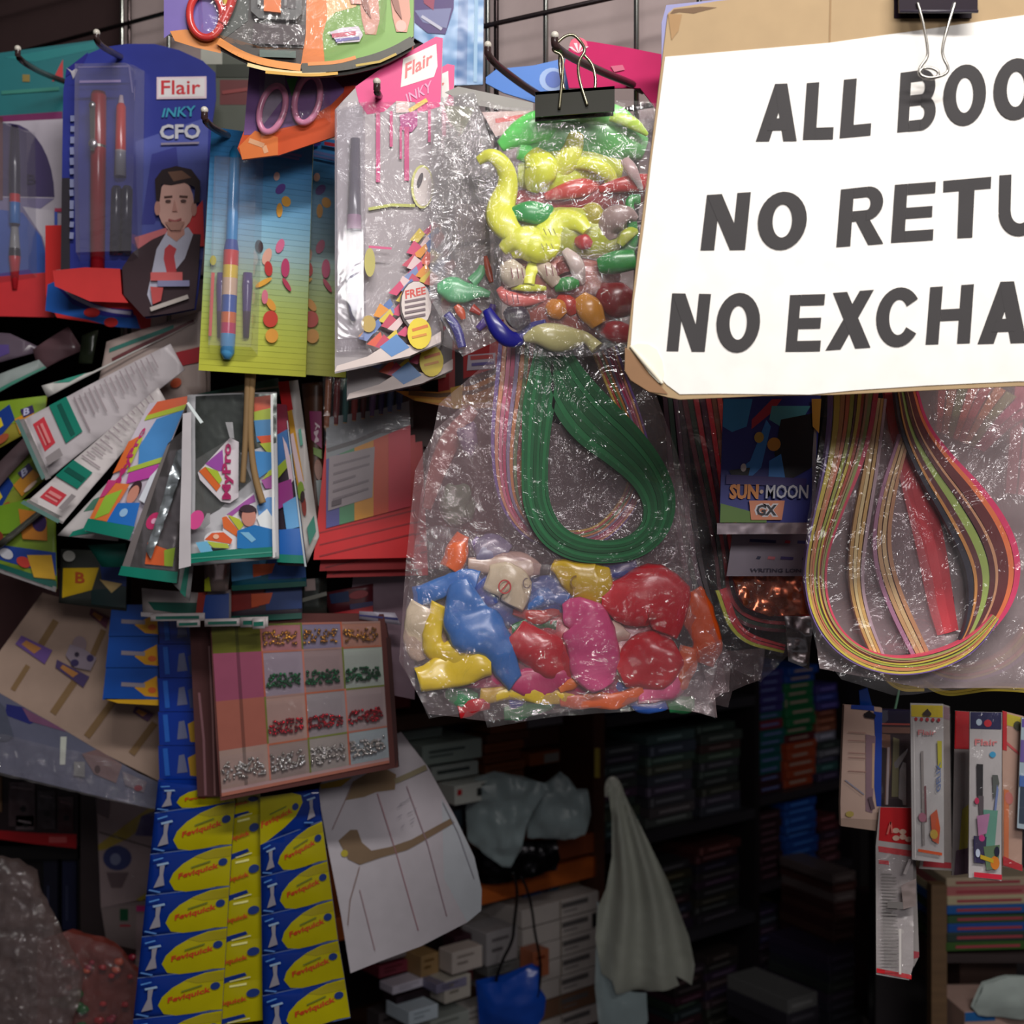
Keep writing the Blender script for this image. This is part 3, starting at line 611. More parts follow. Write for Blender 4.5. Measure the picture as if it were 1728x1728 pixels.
binder_clip('dark binder clip gripping the top edge of the cardboard sign', 1512, 1644, -22, 26, .793,
    [[(*c4(x,y),o) for x, y, o in ((1255,30,0),(1275,110,3),(1295,220,4),(1296,270,4),(1260,310,4),(1258,345,4),(1300,362,4),(1340,350,4),(1342,325,4),(1300,308,4),(1262,318,4),(1262,345,5),(1310,358,5),(1375,340,5),(1384,310,5),(1360,270,5),(1355,230,5),(1385,120,4),(1415,30,0))]], (176,172,166), True)
binder_clip('large black binder clip holding the bags of glowing toys', 903, 1036, 150, 192, .95,
    [[(943,190,2),(950,120,0),(948,98,0),(932,92,0),(934,84,-2),(950,66,-6),(966,60,-8),(980,74,-6),(988,92,0),(974,110,0),(976,140,0),(990,184,2)],
     [(946,76,-26),(944,110,-26),(952,150,-22)],[(986,90,-24),(1000,104,-26),(1006,130,-24),(1004,150,-22)]], (150,144,120), False, 10)

# ---------------------------------------------------------------- toy bags
c3 = crop(750, 0, 450/1728); c7 = crop(650, 280, 450/1728)
YG, LG, GR, RD, MG, WT = (234,250,70), (110,240,110), (54,150,72), (176,44,44), (120,210,150), (206,190,176)
toys = [
 ('broad pale green stretchy toy filling the bag behind the others', (110,200,110), c3, [(480,900,120),(800,860,150),(1150,900,110),(1300,950,60)], -10),
 ('broad yellow stretchy toy lying behind the green one', (214,228,70), c3, [(480,1130,60),(700,1130,130),(950,1060,110),(1150,1090,60)], -6),
 ('broad olive-yellow stretchy toy behind the middle of the bag', (180,190,60), c3, [(420,1500,60),(700,1480,130),(1000,1520,130),(1220,1480,80)], -12),
 ('broad red wrapper behind the middle of the bag', (150,40,40), c3, [(420,1300,50),(760,1300,90),(1100,1250,80),(1300,1230,60)], -12),
 ('broad dull pink toy behind the lower part of the bag', (176,110,100), c7, [(760,700,70),(1000,720,110),(1280,720,110),(1520,740,60)], -14),
 ('broad rust-red wrapper behind the amber toys', (150,60,40), c7, [(880,960,50),(1080,960,90),(1300,980,110),(1520,1000,80)], -14),
 ('bright green stretchy toy mass at the top of the toy bag', LG, c3, [(360,960,30),(520,860,75),(700,820,90),(760,900,70),(620,1010,60),(480,980,50)], 14),
 ('pale green stretchy toy folded under the binder clip', (140,232,130), c3, [(760,800,30),(940,760,60),(1120,760,55),(1250,830,20)], 16),
 ('yellow-green stretchy leaf toy lying along the bag shoulder', (200,236,90), c3, [(1040,790,10),(1130,800,30),(1220,830,34),(1310,890,10)], 30),
 ('neon yellow stretchy toy with knobbly lower edge', YG, c3, [(560,1010,45),(640,1110,90),(590,1180,70),(570,1250,30)], 26),
 ('neon yellow stretchy toy finger rising through the middle', (236,250,80), c3, [(850,890,40),(830,1000,50),(780,1080,60),(720,1150,45),(690,1230,30)], 28),
 ('neon yellow stretchy toy wave under the clear patch', YG, c3, [(820,1080,30),(940,1090,34),(1040,1130,40),(1080,1180,36),(1040,1220,14)], 30),
 ('long neon yellow hooked stretchy toy down the side', (238,250,76), c3, [(220,1060,22),(300,1020,34),(390,1090,44),(420,1200,50),(370,1330,70),(360,1430,78),(420,1520,60),(520,1580,40)], 24),
 ('round neon yellow stretchy toy tangle in the middle', YG, c3, [(430,1640,40),(540,1600,80),(640,1620,90),(660,1540,80),(760,1440,70),(860,1450,50),(920,1520,30)], 26),
 ('green stretchy toy tucked inside the yellow hook', (50,160,80), c3, [(430,1400,30),(520,1390,52),(610,1400,60),(700,1360,26)], 20),
 ('red glossy stretchy toy strip under the yellow ones', (206,70,60), c3, [(650,1290,20),(780,1260,42),(900,1230,50),(1000,1210,20)], 20),
 ('dark red stretchy toy strip beside the sign edge', (190,50,44), c3, [(1000,1240,20),(1120,1220,36),(1240,1200,46),(1330,1180,40)], 16),
 ('mauve frog-like stretchy toy with splayed legs', (206,176,176), c3, [(1160,1060,24),(1200,1130,32),(1240,1200,18),(1270,1240,12)], 34),
 ('olive stretchy toy behind the round yellow one', (176,168,50), c3, [(900,1360,30),(980,1380,50),(950,1460,40),(1000,1560,30)], 8),
 ('grey-mauve round stretchy toy near the sign', (170,146,142), c3, [(1240,1430,16),(1180,1400,40),(1090,1430,70),(1060,1500,64),(1080,1560,30)], 22),
 ('green stretchy toy at the sign edge', (40,140,56), c3, [(1260,1300,30),(1180,1300,20),(1230,1560,30),(1140,1690,40)], 8),
 ('yellow-green stretchy curl at the sign edge', (176,190,50), c3, [(1240,1500,20),(1180,1530,34),(1130,1600,20)], 16),
 ('large neon yellow stretchy body with a trailing leg', (236,250,80), c7, [(760,560,30),(840,500,60),(940,520,95),(1030,560,70),(980,640,40),(940,700,30),(930,790,28)], 28),
 ('thin yellow stretchy foot ending the trailing leg', (216,222,80), c7, [(820,800,12),(900,812,18),(960,806,20),(1040,804,12)], 30),
 ('cream skull-like stretchy toy with dark print', (206,192,170), c7, [(790,640,40),(830,720,72),(850,790,50)], 22),
 ('white stretchy toy claw in the centre', (214,196,190), c7, [(1160,560,20),(1230,640,40),(1250,720,36),(1280,770,14)], 26),
 ('brown-red stretchy toy patch in the centre', (110,40,40), c7, [(1130,640,30),(1160,720,40)], 14),
 ('cream stretchy toy next to the skull-like one', (206,186,166), c7, [(980,620,30),(1050,700,44),(1110,780,30)], 18),
 ('green stretchy toy low in the centre', (50,150,66), c7, [(1100,790,30),(1180,780,40),(1250,770,20)], 20),
 ('small red stretchy toy square', (186,44,44), c7, [(1230,500,20),(1280,510,46),(1330,530,20)], 24),
 ('green stretchy toy above the maroon wrapper', (36,140,60), c7, [(1380,660,40),(1480,640,60),(1610,620,50)], 18),
 ('salmon stretchy toy under the skull-like one', (222,110,104), c7, [(740,800,20),(800,880,40),(920,880,34),(1040,850,20)], 16),
 ('maroon glossy toy wrapper beside the sign corner', (140,30,34), c7, [(1380,830,60),(1500,880,100),(1600,900,60)], 4),
 ('crimson stretchy toy at the sign corner', (176,34,44), c7, [(1400,1060,30),(1480,1080,60),(1570,1100,50)], 8),
 ('orange-yellow glossy stretchy toy with a bright glint', (226,140,30), c7, [(1060,900,30),(1110,940,60),(1150,980,30)], 18),
 ('red-orange stretchy toy between two amber ones', (196,56,40), c7, [(1120,860,30),(1190,910,50),(1220,970,24)], 12),
 ('amber drop-shaped stretchy toy', (230,154,40), c7, [(1260,860,40),(1320,940,72),(1380,1040,40)], 20),
 ('royal blue ring-shaped stretchy toy', (36,36,140), c7, [(660,940,24),(720,1060,44),(800,1140,44),(890,1120,36),(940,1050,28),(1040,1030,22)], 18),
 ('navy-black stretchy toy inside the blue ring', (44,26,50), c7, [(800,930,40),(860,990,66),(900,1050,40)], 14),
 ('cream fish-shaped stretchy toy at the bottom of the bag', (206,200,134), c7, [(900,1130,16),(1000,1100,56),(1120,1130,76),(1240,1120,50),(1300,1110,26),(1370,1190,36)], 22),
]
for lab, col, cc, pts, o in toys:
    pp = cp(cc, [(x, y) for x, y, r in pts]); m = one('stretchy_toy', lab, 'toy', pp[0][0], pp[0][1], .985, group='stretchy toys in the clear bag', yaw=0)
    m.tube([(a, b, r*.34, o*.7+10*math.sin(i*1.3)) for i, ((a, b), (_, _, r)) in enumerate(zip(pp, pts))], col, 'latex', flat=.5, n=12, o=0)
    if 'skull' in lab:
        for dx in (-4,6,14): m.line([(pp[1][0]+dx, pp[1][1]-8),(pp[1][0]+dx+3, pp[1][1]+10)], 1.6, (120,40,50), o=o+18)
    if 'tangle' in lab or 'body' in lab:
        for dx in (-6,2,10): m.line([(pp[3][0]+dx, pp[3][1]-6),(pp[3][0]+dx+5, pp[3][1]+5)], 1.6, (150,150,40), o=o*.7+24)
    m.end()
t = T('toy_bag', 'clear crinkled bag of neon stretchy toys held by the large black binder clip', 'bag', 950, 380, .97)
m = t.part('front_film'); m.sheet(cp(c3, [(110,930),(170,800),(240,690),(400,740),(580,745),(900,690),(1200,690),(1420,720),(1400,1000),(1370,1500),(1300,2050),(1210,2290),(900,2330),(560,2300),(330,2000),(290,1500),(200,1080)]), CRINK, 34, puff=16, amp=6, freq=.035, seed=2, step=9)
m = t.part('back_film'); m.sheet(cp(c3, [(110,930),(240,690),(580,745),(1420,720),(1370,1500),(1210,2290),(560,2300),(290,1500)]), FILM, -16, puff=-6, amp=4, seed=4, step=16)
m = t.part('bag_label', label='pale label with red writing'); m.o = -22; m.poly(cp(c3, [(240,700),(600,690),(590,800),(330,860)]), (206,176,168)); m.line(cp(c3, [(330,760),(450,740),(520,730)]), 8, (214,80,70))
t.end()
# second bag
t2 = [('mint green round stretchy toy alone in the side bag', MG, [(340,800,30),(420,800,90),(500,830,80),(600,820,40),(680,840,20)], 10),
      ('mint green stretchy toy tail above the round one', (120,214,150), [(560,760,40),(620,700,34),(630,650,20)], 6),
      ('navy stretchy strip at the foot of the side bag', (44,40,140), [(400,960,26),(470,1060,34),(500,1180,28)], 6),
      ('orange stretchy strip at the foot of the side bag', (222,92,48), [(460,910,20),(490,950,34),(510,1000,14)], 9),
      ('red-orange stretchy scrap in the side bag', (196,60,40), [(560,920,30),(620,960,16)], 4),
      ('violet stretchy strip in the side bag', (90,60,160), [(600,1060,20),(680,980,34),(700,900,20)], 4),
      ('orange stretchy strip along the seam of the side bag', (214,90,54), [(650,590,12),(670,690,26),(690,760,14)], 8)]
for lab, col, pts, o in t2:
    pp = cp(c7, pts); m = one('stretchy_toy', lab, 'toy', pp[0][0], pp[0][1], 1.03, group='stretchy toys in the side bag')
    m.tube([(a, b, r*.26) for a, b, r in pp], col, 'latex', flat=.45, n=12, o=o); m.end()
t = T('toy_bag', 'nearly empty clear bag with silvery glints beside the pink-topped pen pack', 'bag', 785, 400, 1.025)
m = t.part('front_film'); m.sheet([(748,170),(770,164),(800,176),(820,250),(836,330),(842,460),(846,560),(800,596),(776,598),(736,580),(720,500),(716,380),(728,250)], CRINK, 12, puff=10, amp=9, freq=.045, seed=9, step=8)
m = t.part('back_film', label='grey film'); m.sheet([(744,160),(800,150),(850,300),(846,570),(780,600),(724,500),(728,250)], clear_mat('grey_film', tint=(.8,.8,.8), milk=.45, milkcol=(.5,.48,.48), gloss=.05), -14, amp=4, seed=5, step=12)
m = t.part('header_card', label='grey card header with an olive corner'); m.o = -20; m.poly([(750,150),(772,140),(820,150),(900,168),(900,186),(840,178),(790,170)], (150,146,140), thick=2); m.poly([(748,172),(800,176),(790,200),(778,224),(756,200)], (156,168,70)); m.poly([(752,200),(776,224),(800,240),(830,250),(855,290),(800,284),(750,280)], (84,70,62)); m.poly([(740,282),(850,290),(846,340),(740,340)], (120,114,110))
t.end()

# ---------------------------------------------------------------- paper strip bundles
def band(t, path, cols, depth=16, name='strip', o=0, wmul=1.0, gap=.86, jit=0.6, fx='card'):
    """Strips laid edge to edge along a path of (x, y, total width); colours run from the outside in."""
    P3 = [tuple(p) for p in path]
    for _ in range(3):
        Q = [P3[0]]
        for a, b in zip(P3, P3[1:]):
            Q.append(tuple(.75*u+.25*v for u, v in zip(a, b))); Q.append(tuple(.25*u+.75*v for u, v in zip(a, b)))
        Q.append(P3[-1]); P3 = Q
    nr = []
    for k in range(len(P3)):
        a, b = P3[max(k-1, 0)], P3[min(k+1, len(P3)-1)]; d = math.hypot(b[0]-a[0], b[1]-a[1]) or 1
        nr.append(((b[1]-a[1])/d, -(b[0]-a[0])/d))
    ws = [c[1] if isinstance(c[0], tuple) else 1.0 for c in cols]; tot = sum(ws); acc = 0; R = random.Random(len(cols))
    for j, c in enumerate(cols):
        col = c[0] if isinstance(c[0], tuple) else c; w = ws[j]/tot; mid = acc+w/2-.5; acc += w; ph = R.uniform(0, 6)
        if col is None or col == (0,0,0): continue
        m = t.part(name); i = m.mi(col, fx); prev = None; oo = o+R.uniform(-2, 2)
        for k, (x, y, W_) in enumerate(P3):
            n_ = nr[k]; u = mid*W_*wmul+jit*math.sin(k*.15+ph); hw = W_*w*wmul*gap/2
            ring_ = [m.V(x+n_[0]*(u+a*hw), y+n_[1]*(u+a*hw), oo+b*depth/2) for a, b in ((-1,1),(1,1),(1,-1),(-1,-1))]
            if prev:
                for q in range(4):
                    f = m.bm.faces.new((prev[q], ring_[q], ring_[(q+1) % 4], prev[(q+1) % 4])); f.material_index = i
            prev = ring_
def cpw(c, pts, k): return [c(x, y)+(w*k,) for x, y, w in pts]
k2 = 580/1496; c2 = crop(660, 560, k2)
PU, OP, PK, MA, OR, GN_, RE, YE = (122,86,168), (226,150,110), (226,120,150), (206,44,104), (226,140,60), (110,150,80), (206,70,50), (226,190,60)
t = T('paper_strip_bundle', 'looped rainbow bundle of craft paper strips behind the green one', 'paper strips', 960, 740, 1.015)
band(t, cpw(c2, [(555,40,175),(545,200,180),(512,420,160),(505,600,135),(530,760,110),(620,880,90),(760,910,80),(900,890,80),(1000,800,80),(1070,680,80),(1090,540,90),(1040,360,90),(980,220,100),(930,80,110)], k2), [PU,OP,PK,MA,(150,130,170),OR,GN_,RE,YE], o=0, jit=.3)
t.end()
t = T('paper_strip_bundle', 'thick looped bundle of dark green craft paper strips in the centre bag', 'paper strips', 960, 760, .998)
g = [(26,112,62),(20,96,52),(34,124,70),(24,104,58),(18,90,48)]
band(t, cpw(c2, [(690,60,110),(665,200,120),(640,330,130),(628,480,110),(622,640,105),(630,760,105),(690,880,105),(800,945,100),(940,960,90),(1060,940,95),(1150,860,110),(1170,740,130),(1120,620,150),(1010,500,190),(880,390,220),(790,280,200),(730,160,150),(710,60,110)], k2), [g[i % 5] for i in range(9)], o=4, gap=1.05, depth=26, jit=.5, fx='matte', wmul=1.08)
t.end()
t = T('clear_bag', 'large clear bag holding the green and rainbow loops of paper strips', 'bag', 950, 760, .985)
m = t.part('front_film'); m.sheet(cp(c2, [(430,40),(1060,60),(1130,300),(1250,600),(1300,900),(1290,1040),(900,1050),(600,1050),(480,920),(440,600),(420,300)]), FILM, 16, puff=14, amp=6, freq=.03, seed=11, step=12)
m = t.part('back_film'); m.sheet(cp(c2, [(200,300),(480,60),(1100,60),(1330,700),(1310,1100),(700,1050),(560,1000),(80,1040),(120,700)]), MILKP, -60, puff=0, amp=7, freq=.022, seed=12, step=14)
t.end()
# right hand bundles
k3 = 600/1728; c3r = crop(1130, 630, k3)
P_, Y_, O_, L_, M_, T_ = (120,90,160), (222,200,70), (230,130,90), (150,160,70), (222,60,100), (196,150,110)
t = T('paper_strip_bundle', 'big looped multicoloured bundle of craft paper strips under the sign', 'paper strips', 1500, 900, .925)
band(t, cpw(c3r, [(890,60,240),(875,250,215),(840,430,190),(770,650,145),(710,850,115),(695,1020,108),(730,1180,100),(820,1310,96),(950,1390,94),(1100,1422,94),(1250,1405,92),(1400,1350,80),(1500,1270,60),(1570,1180,40)], k3), [(P_,.6),(Y_,1.2),((214,150,90),.9),(O_,.8),((180,190,70),.8),((110,60,50),.4),(Y_,.7),((196,80,50),.7),(T_,.5),((160,170,90),.8),((230,70,100),1.0)], o=6, depth=18)
band(t, cpw(c3r, [(1140,60,110),(1185,270,140),(1290,450,195),(1420,620,250),(1530,800,280),(1575,950,270),(1560,1100,220),(1490,1250,120),(1410,1345,50)], k3), [((30,26,44),.9),((206,140,70),.5),((96,40,40),.9),((160,180,90),1.2),((90,36,38),.8),((206,150,110),.5),((104,34,36),1.6),((244,124,70),.8),((232,60,110),.9)], o=-2, depth=14, gap=.98)  # maroon and near-black strips paint the dark gaps between the coloured ones
t.end()
t = T('paper_strip_bundle', 'broad flat red strip with white flecks inside the big strip loop', 'paper strips', 1560, 900, .935)
band(t, cpw(c3r, [(1085,80,90),(1130,330,110),(1210,600,140),(1270,850,140),(1310,1100,130),(1350,1260,110)], k3), [(196,50,60),(206,56,66),(190,44,56)], o=-3, depth=14, gap=1.02)
band(t, cpw(c3r, [(1200,120,60),(1260,480,60),(1340,800,60),(1380,1050,50),(1385,1200,30)], k3), [(110,26,44),(84,20,40),(50,34,70)], o=-12, depth=10, gap=1.02)
t.end()
t = T('paper_strip_bundle', 'cream and gold strips curving down inside the big strip loop', 'paper strips', 1470, 900, .922)
band(t, cpw(c3r, [(1030,120,60),(980,480,70),(930,750,80),(905,1000,70),(945,1200,70),(1030,1400,60)], k3), [(206,160,90),(236,210,150),(220,176,100),(190,160,170)], o=-8, depth=10)
band(t, cpw(c3r, [(1150,300,60),(1060,600,80),(1030,850,90),(1090,1080,95),(1230,1370,90)], k3), [(176,120,150),(206,160,110),(214,180,130),(196,140,100)], o=-14, depth=10)
t.end()
t = T('paper_strip_bundle', 'slanting bundle of pink, orange and green strips below the sign edge', 'paper strips', 1620, 760, .96)
band(t, cpw(c3r, [(1560,40,560),(1500,150,420),(1420,330,260)], k3), [(206,60,60),(196,110,60),(120,140,70),(226,90,60),(206,60,70),(222,130,60),(140,150,80),(206,50,110),(196,50,100)], o=-10, depth=12)
band(t, cpw(c3r, [(1860,40,330),(1830,300,330),(1790,600,300)], k3), [(196,60,90),(206,90,110),(170,110,110),(190,80,100),(150,120,120)], o=-20, depth=12)
t.end()
t = T('paper_strip_bundle', 'yellow bottom arcs of more strip loops under the big bundle', 'paper strips', 1600, 1130, .95)
band(t, cpw(c3r, [(1180,1300,90),(1260,1420,90),(1400,1470,90),(1560,1440,90),(1700,1360,90),(1800,1200,90)], k3), [P_,Y_,O_,(206,180,90),Y_,(214,140,90)], o=-12, depth=14)
band(t, cpw(c3r, [(1050,1440,50),(1130,1535,50),(1260,1530,50)], k3), [Y_,(200,180,60),(90,80,50)], o=-30, depth=10)
band(t, cpw(c3r, [(1250,1500,44),(1360,1565,44),(1480,1550,40),(1600,1530,40),(1900,1560,36)], k3), [(206,190,60),Y_,(120,100,60)], o=-34, depth=10)
t.end()
t = T('clear_bag', 'clear bag around the big multicoloured strip loop', 'bag', 1540, 900, .905)
m = t.part('front_film'); m.sheet(cp(c3r, [(760,60),(1900,60),(1900,1560),(1500,1520),(1080,1560),(820,1480),(700,1330),(640,1000),(660,700)]), FILM, 14, puff=12, amp=7, freq=.03, seed=21, step=13)
m = t.part('inner_film', label='pinkish inner bag'); m.sheet(cp(c3r, [(1000,100),(1120,300),(1300,900),(1400,1330),(1330,1370),(1060,1390),(980,1290),(900,1000),(930,600)]), MILKP, -58, puff=6, amp=6, freq=.04, seed=23, step=11)
m = t.part('back_film', label='pinkish back film'); m.sheet(cp(c3r, [(1250,20),(1950,20),(1950,1560),(1300,1560),(780,1460),(720,900),(900,300)]), clear_mat('pink_film', tint=(.85,.75,.76), milk=.55, milkcol=(.5,.40,.40), gloss=.04, bump=.8, scale=30), -75, amp=7, freq=.025, seed=22, step=15)
t.end()
# shadowy strips behind, between the two bags
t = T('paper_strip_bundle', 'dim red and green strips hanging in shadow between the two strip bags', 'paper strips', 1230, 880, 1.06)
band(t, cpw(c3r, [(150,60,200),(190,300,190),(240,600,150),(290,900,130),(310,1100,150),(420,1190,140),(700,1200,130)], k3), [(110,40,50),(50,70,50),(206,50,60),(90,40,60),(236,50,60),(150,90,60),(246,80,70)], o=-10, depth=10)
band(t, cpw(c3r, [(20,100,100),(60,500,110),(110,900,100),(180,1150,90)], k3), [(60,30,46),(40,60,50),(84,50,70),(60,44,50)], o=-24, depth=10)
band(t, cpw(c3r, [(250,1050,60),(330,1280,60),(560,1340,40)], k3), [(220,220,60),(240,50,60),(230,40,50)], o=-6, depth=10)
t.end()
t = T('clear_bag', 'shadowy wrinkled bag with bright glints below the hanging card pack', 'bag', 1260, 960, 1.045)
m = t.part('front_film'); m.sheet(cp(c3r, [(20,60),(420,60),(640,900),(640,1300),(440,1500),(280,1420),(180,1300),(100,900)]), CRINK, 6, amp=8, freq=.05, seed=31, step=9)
m = t.part('foil_filler', label='coppery crumpled foil added for shiny highlights'); m.sheet(cp(c3r, [(300,985),(720,985),(720,1170),(480,1180),(360,1130)]), mat((214,120,84),'foil'), 2, amp=9, freq=.08, seed=35, step=7); m.sheet(cp(c3r, [(560,1180),(700,1180),(680,1440),(580,1400)]), mat((150,150,150),'foil'), -4, amp=9, freq=.08, seed=36, step=7)  # foil sheets added to fill the dark gap with shiny highlights
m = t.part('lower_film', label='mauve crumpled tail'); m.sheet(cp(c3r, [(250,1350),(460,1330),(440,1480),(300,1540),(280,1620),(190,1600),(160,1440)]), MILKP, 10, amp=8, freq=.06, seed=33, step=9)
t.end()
# card pack and its grey header
t = T('trading_card_pack', 'glossy dark blue foil card pack lettered SUN and MOON with orange initials', 'card pack', 1295, 780, .99)
m = t.part('wrapper'); m.fx = 'card'
Q = cp(c3r, [(262,60),(735,60),(690,725),(240,725)]); m.poly(Q, (44,52,150), thick=4); m.q(Q)
m.poly([(0,.1),(.3,.1),(.25,.3),(.1,.34),(0,.3)], (60,160,230)); m.poly([(.3,.32),(.5,.2),(.6,.1),(.5,.1),(.3,.25)], (196,50,80)); m.poly([(.5,.15),(.9,.15),(.8,.28),(.6,.3),(.48,.25)], (90,180,200))
m.poly([(.3,.55),(.45,.25),(.5,.3),(.42,.6),(.3,.68),(.1,.66)], (60,150,240)); m.poly([(.6,.25),(.95,.2),(.95,.6),(.7,.7),(.55,.5)], (18,16,30)); m.poly([(.5,.55),(.62,.5),(.68,.68),(.5,.7)], (60,150,240))
m.ell(.54,.43,.07,.05,(226,160,60)); m.ell(.38,.38,.05,.04,(214,180,80)); m.poly([(.08,.62),(.3,.6),(.28,.68),(.12,.68)], (20,16,30)); m.ell(.23,.6,.03,.03,(226,220,220)); m.poly([(.9,.1),(1,.1),(1,.35),(.93,.3)], (222,160,60)); m.poly([(0,.86),(.5,.95),(.5,1),(0,1)], (100,140,50)); m.poly([(.05,.65),(.9,.68),(.9,.74),(.05,.72)], (60,40,130))
m.text('SUN', (.09,.72,.40,.83), (238,150,70), .05); m.ell(.43,.775,.02,.015,(230,200,180)); m.text('MOON', (.47,.72,.93,.83), (30,40,120), .09); m.text('MOON', (.475,.725,.925,.825), (230,232,250), .02)
m.poly([(.3,.84),(.68,.84),(.66,.98),(.33,.98)], (240,150,110)); m.text('GX', (.36,.86,.62,.96), (240,236,244), .12); m.text('GX', (.38,.87,.60,.95), (30,26,40), .04); m.xf = None
m = t.part('seal', label='silvery crimped foil edge'); m.poly(cp(c3r, [(228,728),(690,725),(690,780),(228,782)]), (206,190,196), 'foil', thick=3, o=2); m.poly(cp(c3r, [(690,150),(712,150),(705,720),(688,720)]), (196,206,236), 'foil', thick=3, o=3)
t.end()
m = one('card_header', 'grey leaflet with faint dark print showing below the foil card pack', 'leaflet', 1290, 930, 1.03)
Q = cp(c3r, [(310,740),(730,760),(730,985),(275,985)]); m.poly(Q, (140,128,142), thick=3); m.q(Q)
for v, segs in ((.28,((.2,.5,(30,30,90)),(.6,.66,(196,60,80)),(.74,.95,(60,60,130)))),(.62,((.3,.34,(30,30,70)),(.42,.5,(206,110,120)),(.56,.7,(60,40,110)),(.8,.85,(40,40,80))))):
    for a, b, c in segs: m.line([(a,v),(b,v+.01)], .06, c)
m.text('WRITING LONGER', (.24,.84,.95,.92), (50,44,70), .02); m.end()

